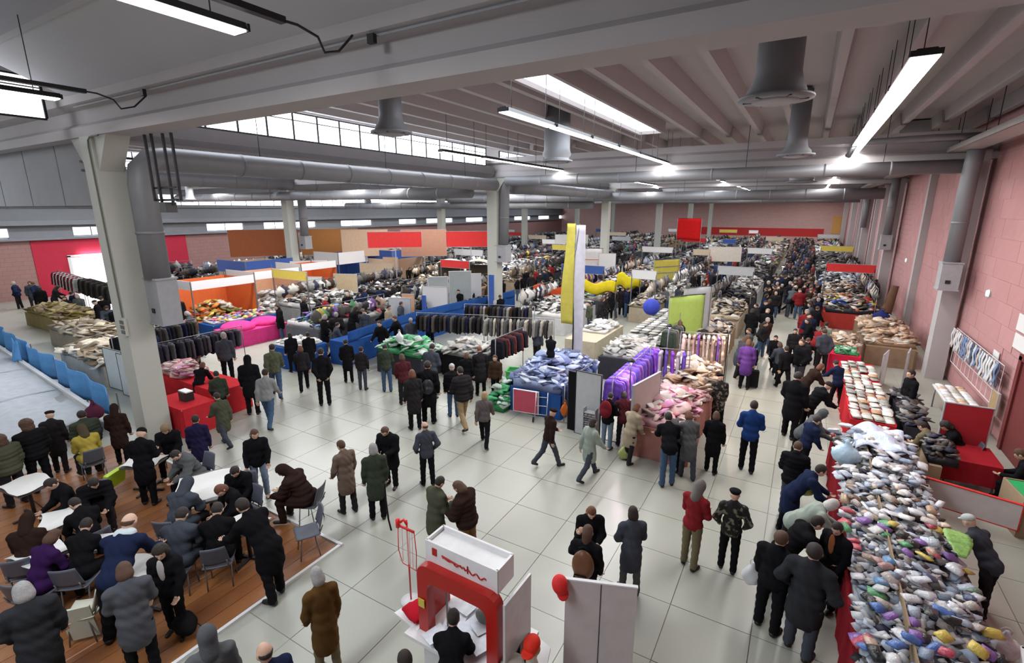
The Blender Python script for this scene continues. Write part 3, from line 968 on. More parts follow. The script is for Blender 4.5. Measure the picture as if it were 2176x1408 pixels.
# cable tray along the pink wall with hanging rods
tr_ = empty('cable_tray', (4.3, 14, 8.25)); tag(tr_, 'long metal cable tray hung along the top of the pink wall', 'cable tray')
b = MB(); b.span((-.35, 0, 0), (.35, 82, .04)); b.span((-.38, 0, 0), (-.33, 82, .16)); b.span((.33, 0, 0), (.38, 82, .16)); b.build('tray', mat('zinc_tray', (.5, .49, .47), .45, .4), tr_)
b = MB(); b.tube([(-.1, 0, .1), (-.1, 82, .1)], .05, 8); b.tube([(.15, 0, .12), (.15, 82, .12)], .07, 8); b.build('pipe', grey_box, tr_, True)['kind'] = 'stuff'
rodm = MB().tube([(0, 0, 0), (0, 0, 1.5)], .012, 5).mesh('hanging_rod')
for i in range(12):
    link('hanging_rod', rodm, tr_, black_m, (-.3, .5 + 4 * i, .05)); link('hanging_rod', rodm, tr_, black_m, (.3, .5 + 4 * i, .05))
# grey cross pipe in front of the second beam
duct('pipe', [(.9, 21.6, 8.1), (1.1, 21.3, 8.5), (3.0, 21.2, 8.52), (4.6, 21.2, 8.5)], .10, 'thin grey pipe bending under the roof near the row of strip lamps', bands=False, n=10)
r = empty('air_shaft', (3.2, 26.5, 8.95)); tag(r, 'square grey air trunk dropping from the roof beside the pink wall', 'duct')
MB().box((0, 0, 0), (1.0, .9, 1.5)).build('casing', conc_d, r); MB().box((0, 0, -.76), (1.1, 1.0, .06)).build('flange', duct_m, r)
# unit heater at the right
r = empty('unit_heater', (4.85, 18.2, 8.75)); tag(r, 'white unit heater with an elbow vent hanging high on the pink wall', 'heater')
b = MB(); b.box((0, 0, 0), (.7, .9, .62)); b.build('casing', white_m, r)
b = MB()
for k in range(5): b.box((-.37, 0, -.2 + .1 * k), (.03, .76, .05), 0)
b.build('louvre', duct_m, r)['kind'] = 'stuff'
b = MB(); b.tube([(-.2, -.45, 0), (-.3, -.75, -.05), (-.35, -.9, -.3), (-.35, -.92, -.6)], .16, 12); b.build('elbow_vent', white_m, r, True)
# hanging metal frame beside the first pillar
r = empty('suspended_rack', (-13.2, 6.28, 6.5)); tag(r, 'black metal frame with a small box hung from the beam beside the nearest pillar', 'frame')
b = MB()
for x, y, z0 in ((-.45, 0, 0), (-.15, 0, -.1), (.15, .1, -.1), (.42, .15, 0)): b.box((x, y, .75 + z0 / 2), (.05, .05, 1.5 - z0))
b.box((0, .05, .02), (.95, .06, .05)); b.box((0, .05, .3), (.95, .04, .04)); b.build('frame', black_m, r)
MB().box((.0, .05, -.15), (.28, .25, .24)).build('junction_box', mat('dark_box', (.08, .08, .08), .5), r)

# left end: red painted bays and a bright doorway
b = MB(); b.span((XL, 13.5, 0), (XL + .06, 24, 4.1))
structure('trim_32', b, mat('crimson_paint', (.48, .02, .05), .7))
dm = mat('daylight_doorway', (1.0, .93, .97), emit=3.2)
d = structure('door_1', MB().span((XL + .06, 15.4, 0), (XL + .12, 15.6, 2.9)).span((XL + .06, 19.2, 0), (XL + .12, 19.4, 2.9)).span((XL + .06, 15.4, 2.8), (XL + .12, 19.4, 2.95)), white_m)
pm = MB().box((0, 0, 0), (.03, 1.15, 2.7)).mesh('pane')
for k in range(3): link('pane', pm, d, dm, (XL + .09, 16.2 + 1.2 * k, 1.4))
lamp_b = area_lamp('doorway_daylight', (XL + .3, 17.4, 1.6), 3.0, 2.4, 260, (1.0, .9, .95), (0, radians(90), 0))
# dark red doorway low on the pink wall
b = MB(); b.span((XR - .12, 13.8, 0), (XR - .02, 14.0, 2.6)); b.span((XR - .12, 17.2, 0), (XR - .02, 17.4, 2.6)); b.span((XR - .12, 13.8, 2.5), (XR - .02, 17.4, 2.65))
d = structure('door_2', b, mat('dark_red_paint', (.14, .02, .02), .6))
for k in range(2):
    MB().box((XR - .05, 14.8 + 1.6 * k, 1.25), (.05, 1.56, 2.5)).build('door_leaf', mat('dark_red_paint', (.14, .02, .02), .6), d)
b = MB()
for (y, z) in ((21.2, 3.7), (34.2, 2.9), (37.0, 3.4)):
    b2 = MB().lathe((0, 0, 0), [(.03, .06), (.10, .05), (.12, 0)], 12)
    o = b2.build('wall_lamp', mat('pale_cyan_lens', (.5, .85, .8), emit=.8), None, False, (XR - .06, y, z), (0, -pi / 2, 0))
    tag(o, {21.2: 'small round pale cyan lamp alone on the near pink wall', 34.2: 'lower of two small round lamps far along the pink wall', 37.0: 'upper of two small round lamps far along the pink wall'}[y], 'lamp')
# white notices by the doorway
for (y, z, s1, s2, lab) in ((17.9, 3.35, .8, .45, 'upper blank white notice on the pink wall above the dark doorway'), (17.8, 2.85, .9, .4, 'lower blank white notice on the pink wall above the dark doorway'), (19.3, 1.9, .5, .7, 'white square notice on the pink wall beside the hung scarves')):
    tag(MB().box((XR - .05, y, z), (.02, s1, s2)).build('notice', white_m), lab, 'sign')

# ================================================================== GOODS, TABLES, RACKS
gm = attr_mat('goods_colours')
def pillow_vf(w, l, h, c, rz, tx, ty, rs, k=3):
    """a plump soft packet: bulged top and bottom grids sharing a rim"""
    M = Matrix.Translation(c) @ Matrix.Rotation(rz, 4, 'Z') @ Matrix.Rotation(tx, 4, 'X') @ Matrix.Rotation(ty, 4, 'Y')
    vs = []; fs = []
    n = k + 1
    for sgn in (1, -1):
        for i in range(n):
            for j in range(n):
                u = i / k * 2 - 1; v = j / k * 2 - 1
                b = (1 - u ** 4) * (1 - v ** 4)
                z = sgn * (h * .12 + h * .38 * b) + (rs.random() - .5) * h * .22 * b
                q = 1 - .10 * abs(u * v)
                vs.append(tuple(M @ Vector((u * w / 2 * q + (rs.random() - .5) * w * .05, v * l / 2 * q + (rs.random() - .5) * l * .05, z))))
    N = n * n
    for i in range(k):
        for j in range(k):
            a, b, c2, d = i * n + j, (i + 1) * n + j, (i + 1) * n + j + 1, i * n + j + 1
            fs.append((a, b, c2, d)); fs.append((N + d, N + c2, N + b, N + a))
    for i in range(k):
        a, b = i * n, (i + 1) * n; fs.append((a, N + a, N + b, b))
        a, b = i * n + k, (i + 1) * n + k; fs.append((a, b, N + b, N + a))
        a, b = i, i + 1; fs.append((a, b, N + b, N + a))
        a, b = k * n + i, k * n + i + 1; fs.append((a, N + a, N + b, b))
    return vs, fs

def jit(c, rs, a=.25):
    f = 1 + (rs.random() - .5) * 2 * a
    return tuple(min(1, x * f) for x in c)

PAL = {
 'silver': [(.55, .60, .68), (.72, .74, .78), (.40, .46, .55), (.62, .62, .62), (.22, .27, .36), (.78, .80, .84), (.50, .44, .40)],
 'mixed': [(.55, .56, .58), (.08, .10, .20), (.35, .08, .08), (.30, .22, .18), (.12, .20, .14), (.60, .55, .48), (.04, .04, .05), (.10, .25, .45), (.50, .30, .28)],
 'blues': [(.30, .38, .60), (.45, .52, .72), (.16, .20, .40), (.60, .66, .80), (.10, .12, .22)],
 'white': [(.78, .77, .74), (.70, .70, .70), (.62, .60, .55), (.50, .48, .44), (.80, .80, .82)],
 'paper': [(.74, .74, .68), (.66, .68, .60), (.45, .46, .40), (.78, .76, .72), (.30, .30, .28), (.50, .30, .16)],
 'beige': [(.50, .42, .30), (.62, .54, .42), (.36, .28, .18), (.70, .64, .54), (.22, .16, .10)],
 'gold': [(.42, .33, .10), (.50, .42, .20), (.30, .22, .08), (.24, .17, .08)],
 'dark': [(.015, .015, .02), (.04, .035, .035), (.08, .075, .07), (.02, .02, .05), (.12, .11, .10), (.30, .29, .28), (.05, .03, .02)],
 'bright': [(.03, .03, .04), (.55, .52, .48), (.50, .05, .04), (.65, .20, .05), (.05, .10, .40), (.75, .72, .66), (.10, .08, .07), (.70, .55, .08)],
 'purple': [(.22, .10, .62), (.30, .16, .75), (.14, .08, .42), (.45, .20, .60), (.10, .10, .50)],
 'pinks': [(.62, .36, .38), (.70, .48, .46), (.75, .30, .55), (.66, .55, .48), (.55, .20, .22), (.80, .70, .68)],
 'tan': [(.55, .38, .25), (.66, .48, .34), (.40, .25, .15), (.72, .60, .48), (.20, .12, .08), (.60, .56, .50)],
 'green': [(.04, .30, .10), (.08, .42, .18), (.65, .72, .66), (.03, .16, .06), (.45, .55, .48)],
 'greys': [(.38, .38, .37), (.48, .47, .44), (.55, .52, .47), (.25, .25, .24), (.60, .58, .52)],
 'orange': [(.70, .22, .04), (.62, .08, .04), (.78, .55, .12), (.70, .66, .55), (.30, .28, .10)],
 'multi': [(.70, .70, .70), (.60, .10, .15), (.10, .20, .50), (.10, .35, .15), (.65, .50, .10), (.25, .12, .40), (.03, .03, .03), (.55, .40, .30)],
}
def heap(name, label, x0, x1, y0, y1, z, pal, n, size=(.26, .20, .07), mound=.22, seed=1, cat='goods', rz=0.0, group=None, kk=3, flat=False, mix=0.0):
    rs = random.Random(seed)
    cx, cy = (x0 + x1) / 2, (y0 + y1) / 2
    hx, hy = abs(x1 - x0) / 2, abs(y1 - y0) / 2
    b = MB()
    b.box((0, 0, mound * .2), (hx * 1.86, hy * 1.95, mound * .4), 0, 0, PAL[pal][0] if not flat else PAL[pal][1])
    for i in range(n):
        u = rs.uniform(-1, 1); v = rs.uniform(-1, 1)
        e = (1 - abs(u) ** 3) * (1 - abs(v) ** 3)
        s = rs.uniform(.7, 1.35)
        zz = mound * (.35 + .65 * e) * rs.uniform(.75, 1.1)
        t = .12 if flat else .5
        vs, fs = pillow_vf(size[0] * s, size[1] * s, size[2] * rs.uniform(.8, 1.5), (u * hx * .95, v * hy * .95, zz), rs.uniform(-.3, .3) if flat else rs.uniform(0, pi), rs.uniform(-t, t), rs.uniform(-t, t), rs, kk)
        b.add(vs, fs, 0, jit(rs.choice(PAL['dark' if rs.random() < mix else 'white' if rs.random() < mix * .4 else pal]), rs))
    o = b.build(name, gm, None, True, (cx, cy, z), (0, 0, rz))
    tag(o, label, cat, group, 'stuff')
    return o

wood_m = mat('table_plywood', (.40, .30, .20), .6, 0, .15, 4)
leg_m = mat('table_steel', (.22, .22, .23), .4, .6)
def cloth_cover(name, lx, ly, h, m, label, loc, rz=0.0, drop=None, group=None, wave=.018, freq=9):
    """a cloth over a table: flat top, folded skirt to the floor"""
    b = MB(); drop = h if drop is None else drop
    per = []
    N = max(24, int((lx + ly) * 2 * 8))
    for i in range(N):
        t = i / N * 2 * (lx + ly)
        if t < lx: p = (-lx / 2 + t, -ly / 2, 0, -1)
        elif t < lx + ly: p = (lx / 2, -ly / 2 + t - lx, 1, 0)
        elif t < 2 * lx + ly: p = (lx / 2 - (t - lx - ly), ly / 2, 0, 1)
        else: p = (-lx / 2, ly / 2 - (t - 2 * lx - ly), -1, 0)
        per.append((p, t))
    vs = []; L = 4
    for k in range(L + 1):
        f = k / L
        for (p, t) in per:
            wv = wave * f * (1 + sin(t * freq) + .5 * sin(t * freq * 2.3 + 1)) + .006
            vs.append((p[0] + p[2] * wv, p[1] + p[3] * wv, h + .006 - drop * f + .0))
    fs = []
    for k in range(L):
        for i in range(N):
            j = (i + 1) % N
            fs.append((k * N + i, (k + 1) * N + i, (k + 1) * N + j, k * N + j))
    fs.append(tuple(range(N)))
    b.add(vs, fs)
    o = b.build(name, m, None, False, loc, (0, 0, rz))
    tag(o, label, 'tablecloth', group)
    return o

def table(x0, x1, y0, y1, h, label, rz=0.0, name='market_table', top=None, group=None, cover=None, cover_label=None, cover_group=None, drop=None):
    cx, cy = (x0 + x1) / 2, (y0 + y1) / 2; lx, ly = abs(x1 - x0), abs(y1 - y0)
    r = empty(name, (cx, cy, 0), rz); tag(r, label, 'table', group)
    MB().box((0, 0, h - .02), (lx, ly, .04)).build('tabletop', top or wood_m, r)
    key = ('leg', round(h, 2))
    if key not in PROTO:
        b = MB(); b.tube([(0, 0, .0), (0, 0, h - .04)], .02, 8); b.lathe((0, 0, 0), [(.028, 0), (.028, .03), (.02, .035)], 8); PROTO[key] = b.mesh('leg', True)
    for sx in (-1, 1):
        for sy in (-1, 1):
            link('leg', PROTO[key], r, leg_m, (sx * (lx / 2 - .08), sy * (ly / 2 - .08), 0))
    MB().box((0, 0, h - .07), (lx - .12, ly - .12, .05)).build('apron', leg_m, r)
    if cover:
        cloth_cover('tablecloth', lx + .02, ly + .02, h, cover, cover_label or 'cloth over ' + label, (cx, cy, 0), rz, drop, cover_group)
    return r

def rack(x, y, L, rz, label, h=1.65, group=None, name='clothes_rack'):
    r = empty(name, (x, y, 0), rz); tag(r, label, 'rack', group)
    key = ('rack', L, h)
    if key not in PROTO:
        a = MB().tube([(-L / 2, 0, h), (L / 2, 0, h)], .016, 8).mesh('rail', True)
        u = MB().tube([(0, 0, .05), (0, 0, h)], .016, 8).mesh('upright', True)
        f = MB(); f.tube([(0, -.28, .04), (0, .28, .04)], .018, 8); PROTO[key] = (a, u, f.mesh('foot', True))
    a, u, f = PROTO[key]
    link('rail', a, r, leg_m)
    for s in (-1, 1):
        link('upright', u, r, leg_m, (s * L / 2, 0, 0)); link('foot', f, r, leg_m, (s * L / 2, 0, 0))
    return r

# hung garment: shoulders, sleeves and body, with its hanger hook
def garment_mesh(kind):
    key = ('garment', kind)
    if key in PROTO: return PROTO[key]
    if kind == 'trousers':
        pr = [('e', (0, 0, -.18), (.17, .035, .12), None), ('c', (-.07, 0, -.2), (-.08, 0, -.95), .065, .05), ('c', (.07, 0, -.2), (.08, 0, -.95), .065, .05)]
    elif kind == 'dress':
        pr = [('c', (-.17, 0, -.1), (.17, 0, -.1), .045, .045), ('e', (0, 0, -.35), (.19, .055, .32), None), ('e', (0, 0, -.8), (.25, .06, .38), None)]
    else:
        pr = [('c', (-.2, 0, -.12), (.2, 0, -.12), .055, .055), ('e', (0, 0, -.40), (.23, .075, .36), None), ('e', (0, 0, -.60), (.24, .07, .22), None),
              ('c', (-.22, 0, -.14), (-.29, .02, -.68), .062, .048), ('c', (.22, 0, -.14), (.29, -.02, -.68), .062, .048)]
    def post(g, D):
        D = D + .007 * np.sin(g[..., 0] * 42 + g[..., 2] * 6) + .004 * np.sin(g[..., 2] * 30)
        return np.maximum(D, (-.82 if kind == 'jacket' else -1.12) - g[..., 2])
    V, F = implicit(pr, .030, .03, .05, post)
    b = MB(); b.add(V.tolist(), F.tolist())
    b.tube([(0, 0, -.06), (0, 0, .0), (.02, 0, .03), (.035, 0, .01)], .006, 5)
    PROTO[key] = b.mesh('garment', True)
    return PROTO[key]

GCOL = {}
def garments(x, y, z, L, rz, cols, kind, label, group, step=.13, name='hung_garment', sc=1.0):
    along = abs(rz - pi / 2) < .4
    n = int(L / step)
    me = garment_mesh(kind)
    dx, dy = cos(rz), sin(rz)
    for i in range(n):
        t = -L / 2 + step * (i + .5)
        c = cols[i % len(cols)] if not isinstance(cols, str) else PAL[cols][rng.randrange(len(PAL[cols]))]
        o = link(name, me, None, cloth(tuple(round(v, 3) for v in c), name='garment_cloth'), (x + dx * t, y + dy * t, z), (rng.uniform(-.04, .04), 0, rz + pi / 2 + rng.uniform(-.2, .2)), (sc, sc * rng.uniform(.8, 1.2), sc * rng.uniform(.92, 1.06)))
        tag(o, cname(c) + ' ' + label + ', ' + ORD[i] + ' from the ' + ('near' if along else 'left') + ' end', 'garment', group)

def board(name, c, sx, sy, sz, m, label, cat='sign', rz=0.0, frame=None, group=None, kind=None):
    r = empty(name, c, rz); tag(r, label, cat, group)
    MB().box((0, 0, 0), (sx, sy, sz)).build('panel', m, r)
    b = MB()
    fx, fz = sx / 2, sz / 2
    t = .02
    th = sy + .015
    if sx >= sy:
        b.box((0, 0, fz), (sx + .03, th, t)); b.box((0, 0, -fz), (sx + .03, th, t)); b.box((fx, 0, 0), (t, th, sz)); b.box((-fx, 0, 0), (t, th, sz))
    else:
        th = sx + .015
        b.box((0, 0, fz), (th, sy + .03, t)); b.box((0, 0, -fz), (th, sy + .03, t)); b.box((0, sy / 2, 0), (th, t, sz)); b.box((0, -sy / 2, 0), (th, t, sz))
    b.build('frame', frame or grey_box, r)
    return r

def posts(name, pts, h, label, m=None):
    for p in pts: pass

# shared colours
RED = cloth((.62, .035, .045), name='red_cloth'); PINKC = cloth((.78, .06, .27), name='pink_cloth'); BLUEC = cloth((.03, .10, .34), name='blue_cloth')
SHEET = cloth((.52, .56, .60), name='grey_sheet'); SKYB = cloth((.13, .34, .66), name='sky_blue_cloth'); WHT = cloth((.74, .75, .77), name='white_cloth')
DKC = cloth((.05, .05, .06), name='dark_cloth'); BLK = cloth((.016, .016, .018), name='black_cloth')
ORG = mat('orange_board', (.66, .13, .03), .6); ORG2 = mat('brown_orange_board', (.36, .10, .03), .6); YEL = mat('yellow_board', (.62, .50, .08), .6); BLB = mat('blue_board', (.04, .10, .36), .6)
REDB = mat('red_board', (.62, .03, .03), .55); BEI = mat('beige_board', (.52, .42, .30), .7); LGB = mat('light_grey_board', (.50, .52, .53), .6); LIM = mat('lime_board', (.38, .55, .12), .6)
CARD = mat('cardboard', (.33, .24, .15), .85, 0, .1, 5)

# ---------------------------------------------------------------- A: the long bargain table at the lower right
table(1.16, 2.72, 5.7, 14.0, .82, 'long trestle table under the heaped packets beside the near aisle', cover=cloth((.30, .02, .03), name='deep_red_cloth'), cover_label='red cloth hanging below the long table of heaped packets')
heap('goods_heap', 'thick bed of mixed folded clothes filling the long table', 1.16, 2.72, 5.7, 14.0, .83, 'silver', 1500, (.17, .12, .05), .26, 11, 'clothes', mix=.22)
pk = []
rs = random.Random(5)
for i in range(5):
    v, f = pillow_vf(.21, .15, .06, Vector((0, 0, 0)), 0, 0, 0, rs, 4)
    pk.append(MB().add(v, f).mesh('packet', True))
plastic = {}
def plas(c):
    c = tuple(round(x, 2) for x in c)
    if c not in plastic: plastic[c] = mat('plastic_wrap', c, .28, 0, .22, 14, .5, 40, .6)
    return plastic[c]
zones = [(12.3, 14.0, 'silver', 1.1), (10.9, 12.3, 'silver', 1.0), (9.9, 10.9, 'tan', .9), (8.6, 9.9, 'multi', 1.0), (7.6, 8.6, 'mixed', .9), (5.7, 7.6, 'multi', .95)]
for (ya, yb, pal, s) in zones:
    for i in range(int(250 * (yb - ya) / 8.3)):
        c = rs.choice(PAL[pal if rs.random() < .7 else 'silver'])
        x = rs.uniform(1.15, 2.70); y = rs.uniform(ya, yb)
        ed = min(x - 1.16, 2.72 - x)
        o = link('garment_packet', rs.choice(pk), None, plas(c), (x, y, 1.03 + min(.16, ed * .4) + rs.uniform(-.02, .03)), (rs.uniform(-.35, .35), rs.uniform(-.35, .35), rs.uniform(0, pi)), (s * rs.uniform(.7, 1.35), s * rs.uniform(.7, 1.3), rs.uniform(.7, 1.7)))
        nm = {'silver': 'shiny garment packet at the far end of the long heaped table', 'tan': 'garment packet in the middle of the long heaped table',
              'multi': 'garment packet on the near or middle part of the long heaped table', 'mixed': 'garment packet in the duller near stretch of the long heaped table'}[pal]
        cn_ = cname(c)
        tag(o, cn_ + ' ' + nm, 'packet', 'packets heaped on the long table, ' + cn_ + ' ' + pal)
# upright dividers and the plastic sheet over the far end
b = MB()
for k in range(7): b.box((1.72, 6.4 + 1.15 * k, 1.05), (.02, 1.1, .30))
tag(b.build('divider_board', CARD), 'long cardboard divider running down the middle of the heaped table', 'divider')
b = MB(); b.sheet(lambda u, v: (1.5 + 1.0 * u, 12.5 + 1.3 * v, 1.26 + .07 * sin(u * 9 + v * 5) + .05 * sin(v * 14) - .10 * (abs(u - .5) * 2) ** 3), 18, 18)
tag(b.build('plastic_sheet', mat('clear_blueish_plastic', (.62, .70, .85), .12, 0, .1, 8, .6, 18, .9), None, True), 'bluish plastic sheet spread over the packets at the far end of the heaped table', 'plastic sheet')
# pale blue bag hung at the far corner
def sack(name, loc, w, h, m, label, cat='bag', rz=0, seed=0):
    r = empty(name, loc, rz); tag(r, label, cat)
    def post(g, D): return D + .012 * np.sin(g[..., 0] * 34 + seed) * np.cos(g[..., 2] * 22)
    V, F = implicit([('e', (0, 0, h * .36), (w / 2, w * .36, h * .36), None), ('c', (0, 0, h * .5), (0, 0, h * .86), w * .26, w * .10)], w / 12, .05, .04, post)
    o = bpy.data.objects.new('pouch', np_mesh('pouch', V, F)); COL.objects.link(o); o.parent = r; o.data.materials.append(m)
    b = MB()
    for s in (-1, 1): b.tube([(s * w * .10, 0, h * .78), (s * w * .16, 0, h * .92), (s * w * .06, 0, h * 1.02), (0, 0, h * 1.03)], w * .025, 6)
    b.build('handle', m, r, True)
    return r
PLB = mat('pale_blue_plastic', (.45, .62, .75), .3, 0, .15, 8, .4, 20); PLW = mat('white_plastic', (.78, .80, .83), .3, 0, .1, 8, .4, 20)
sack('plastic_bag', (1.30, 12.0, .95), .55, .60, PLB, 'big pale blue plastic bag at the aisle corner of the heaped table')
# green crates at the near right corner of the table
def crate(x, y, z, rz, m, inner, label, s=1.0, tilt=0.0):
    r = empty('crate', (x, y, z), rz); tag(r, label, 'crate'); r.rotation_euler = (tilt, 0, rz)
    b = MB(); w, l, h, t = .42 * s, .55 * s, .26 * s, .025
    b.box((0, 0, t / 2), (w, l, t))
    for sx in (-1, 1): b.box((sx * w / 2, 0, h / 2), (t, l, h))
    for sy in (-1, 1): b.box((0, sy * l / 2, h / 2), (w, t, h))
    for sx in (-1, 1): b.box((sx * (w / 2 + .012), 0, h), (.05, l + .05, .03))
    for sy in (-1, 1): b.box((0, sy * (l / 2 + .012), h), (w + .05, .05, .03))
    b.build('shell', m, r)
    MB().box((0, 0, h * .45), (w - .05, l - .05, h * .5)).build('contents', inner, r)
    return r
GRN = mat('green_felt', (.02, .16, .06), .8); BLP = mat('blue_plastic', (.03, .06, .30), .35); GRP = mat('bright_green_plastic', (.08, .42, .10), .4)
table(2.95, 3.45, 6.3, 7.6, .66, 'small blue side table standing against the near end of the heaped table', top=BLP)
crate(3.2, 6.7, .66, .15, PLW, GRN, 'white-rimmed crate with dark green inside on the blue side table', 1.0)
crate(3.15, 7.45, .66, -.2, PLW, GRP, 'white bowl-shaped tub with bright green lining beyond the white crate', .85)
# striped green leaf-like packet
b = MB(); b.sheet(lambda u, v: (2.55 + .34 * (v - .5) * sin(pi * (.08 + .84 * u)), 8.75 + .75 * u, 1.33 + .12 * sin(pi * u) + .02 * sin(u * 40)), 16, 6)
tag(b.build('striped_packet', mat('striped_green_wrap', (.25, .45, .12), .4, 0, .6, 30), None, True), 'green and white striped pointed packet lying on the heaped table', 'packet')

# ---------------------------------------------------------------- B: table of pale packets beyond
table(1.62, 2.62, 15.3, 21.4, .82, 'trestle table carrying rows of pale flat packets', cover=RED, cover_label='dark red cloth skirting the table of pale packets')
fp = []
for i in range(3):
    v, f = pillow_vf(.30, .24, .05, Vector((0, 0, 0)), 0, 0, 0, rs, 3); fp.append(MB().add(v, f).mesh('shirt_packet', True))
for j in range(23):
    for i in range(4):
        if rs.random() < .04: continue
        c = rs.choice(PAL['paper'] if rs.random() < .75 else PAL['white'])
        for kz in range(2):
            if kz and rs.random() < .4: continue
            if kz: c = rs.choice(PAL['paper'])
            o = link('shirt_packet', rs.choice(fp), None, plas(c), (1.75 + .25 * i + rs.uniform(-.02, .02), 15.45 + .26 * j + rs.uniform(-.03, .03), .862 + .05 * kz), (rs.uniform(-.08, .08), rs.uniform(-.08, .08), pi / 2 + rs.uniform(-.2, .2)), (rs.uniform(.85, 1.05),) * 2 + (1,))
            tag(o, cname(c) + ' flat packet' + (' lying on top' if kz else '') + ', ' + ORD[j] + ' row from the near end, ' + ORD[i] + ' from the aisle', 'packet', 'pale packets in rows on the second aisle table')
# white and dark rolls behind it
table(2.85, 3.35, 15.5, 18.5, .8, 'narrow table stacked with dark clothes behind the pale packets', cover=DKC, cover_label='dark cloth over the narrow table behind the pale packets')
heap('folded_clothes', 'dark and pale folded clothes on the narrow table behind the pale packets', 2.85, 3.35, 15.5, 18.5, .81, 'dark', 90, (.30, .22, .07), .2, 21, 'clothes')
# ---------------------------------------------------------------- C: red table with small plants and further tables along the wall
table(1.35, 2.35, 22.3, 25.6, .82, 'trestle table with bright pink-red cloth beyond the pale packets', cover=cloth((.72, .03, .08), name='scarlet_cloth'), cover_label='bright scarlet cloth hanging to the floor at the third aisle table')
heap('goods_heap', 'greenish small goods spread on the scarlet table', 1.5, 2.3, 22.4, 23.6, .83, 'green', 70, (.14, .12, .06), .12, 22)
heap('goods_heap', 'tan scarves and cloths piled at the back of the scarlet table', 1.4, 2.35, 23.6, 25.6, .83, 'tan', 130, (.32, .22, .07), .35, 23)
table(2.7, 4.4, 24.6, 30.5, .8, 'wide table of tan blankets beside the pink wall', cover=cloth((.30, .20, .13), name='brown_cloth'), cover_label='brown cloth over the wide blanket table by the pink wall')
heap('blanket_heap', 'tan and cream blankets heaped on the wide table beside the pink wall', 2.7, 4.4, 24.8, 30.4, .81, 'tan', 330, (.42, .30, .09), .5, 24, 'blankets')
sack('bundle', (3.5, 28.6, 1.2), .7, .55, cloth((.03, .04, .16), name='navy_cloth'), 'navy blue bundle lying on the tan blankets by the wall', 'bundle')
# leaning bundle and white folding panels near the wall
r = empty('rolled_rug', (3.95, 31.5, 0), 0); tag(r, 'tall brown rolled rug leaning beside the pink wall', 'rug')
MB().tube([(0, 0, .05), (.1, .1, 1.2), (.3, .2, 2.5)], [.18, .24, .16], 14).build('roll', cloth((.16, .09, .06), name='rug_pile'), r, True)
MB().tube([(.08, .08, 1.0), (.12, .1, 1.1)], .25, 14).build('strap', BLK, r, True)
for i, (x, y, rz, lab) in enumerate([(3.0, 21.6, 1.3, 'white leaning board nearest the scarves stand beside the wall'), (3.75, 22.3, 1.35, 'narrow white board leaning further behind the first leaning board')]):
    board('display_board', (x, y, .65), .9, .03, 1.3, white_m, lab, 'board', rz)

# stand with scarves and ties hung against the pink wall
r = empty('wall_grid', (5.12, 20.6, 0)); tag(r, 'white wire grid against the pink wall hung with scarves', 'rack')
b = MB()
for k in range(12): b.tube([(0, -2.6 + .47 * k, .9), (0, -2.6 + .47 * k, 2.15)], .008, 5)
b.build('vertical_wire', white_m, r)['kind'] = 'stuff'
b = MB()
for k in range(4): b.tube([(0, -2.6, .9 + .41 * k), (0, 2.6, .9 + .41 * k)], .010, 5)
b.build('horizontal_wire', white_m, r)['kind'] = 'stuff'
sm_ = []
for q in range(3):
    b = MB(); b.sheet(lambda u, v: (.02 * sin(v * 9 + q) , (u - .5) * .13 * (1 + .3 * v), -.62 * v), 3, 8, 0, .012); sm_.append(b.mesh('scarf', True))
for k in range(44):
    c = rs.choice([(.55, .62, .70), (.70, .72, .74), (.20, .28, .45), (.10, .12, .18), (.62, .50, .45), (.75, .75, .72)])
    o = link('scarf', sm_[k % 3], None, cloth(c, name='scarf_cloth'), (5.04 - .03 * (k % 2), 18.1 + .117 * k, 2.14), (0, 0, 0), (1, 1, rs.uniform(.8, 1.2)))
    tag(o, cname(c) + ' scarf on the pink wall grid' + (', ' + ORD[k] + ' from the near end' if k < 39 else ', near its far end'), 'scarf', 'scarves hung on the wall grid')
# inclined shelves of pale packets under the scarves
table(4.15, 4.95, 17.9, 20.2, .75, 'sloping shelf table of pale packets below the hung scarves', top=white_m)
for j in range(8):
    for i in range(3):
        o = link('shirt_packet', rs.choice(fp), None, plas(rs.choice(PAL['white'] + PAL['tan'][:2])), (4.3 + .25 * i, 18.05 + .28 * j, .79), (0, rs.uniform(-.05, .05), pi / 2), (.95, .95, 1.6))
        tag(o, 'pale packet on the shelf below the scarves, ' + ORD[j] + ' row from near, ' + ORD[2 - i] + ' from the wall', 'packet', 'packets on the shelf below the scarves')
board('picture_board', (5.12, 18.1, 1.05), .04, .55, .62, mat('ochre_board', (.35, .24, .12), .6), 'brown framed board leaning on the pink wall under the notices', 'board', 0, mat('pale_frame', (.5, .5, .48), .5))
board('display_board', (5.1, 24.4, 1.45), .04, 1.0, .95, BEI, 'pale board fixed beside the first wall pillar', 'board', 0)
# E: booth behind the long table by the wall
table(3.35, 4.35, 13.9, 15.0, .78, 'small table under red cloth behind the heaped table', cover=cloth((.36, .02, .03), name='dark_red_cloth'), cover_label='dark red cloth on the small table behind the heaped table', drop=.5)
board('display_board', (3.9, 15.25, 1.05), .9, .05, 1.3, mat('red_panel', (.42, .02, .03), .6), 'dark red upright board behind the small red table', 'board')
heap('goods_heap', 'dark floral goods on the corner beside the dark red board', 2.95, 3.5, 13.4, 14.6, .78, 'dark', 90, (.16, .12, .07), .4, 31)
b = MB(); b.span((2.98, 13.3, 0), (3.2, 15.0, .78)); tag(b.build('side_panel_stand', CARD), 'brown cardboard stand carrying the dark floral goods', 'stand')
board('counter_front', (3.55, 12.55, .45), 1.5, .06, .55, mat('white_red_board', (.62, .58, .56), .5), 'white counter board with a red band below beside the pink wall booth', 'board', -.25, REDB)
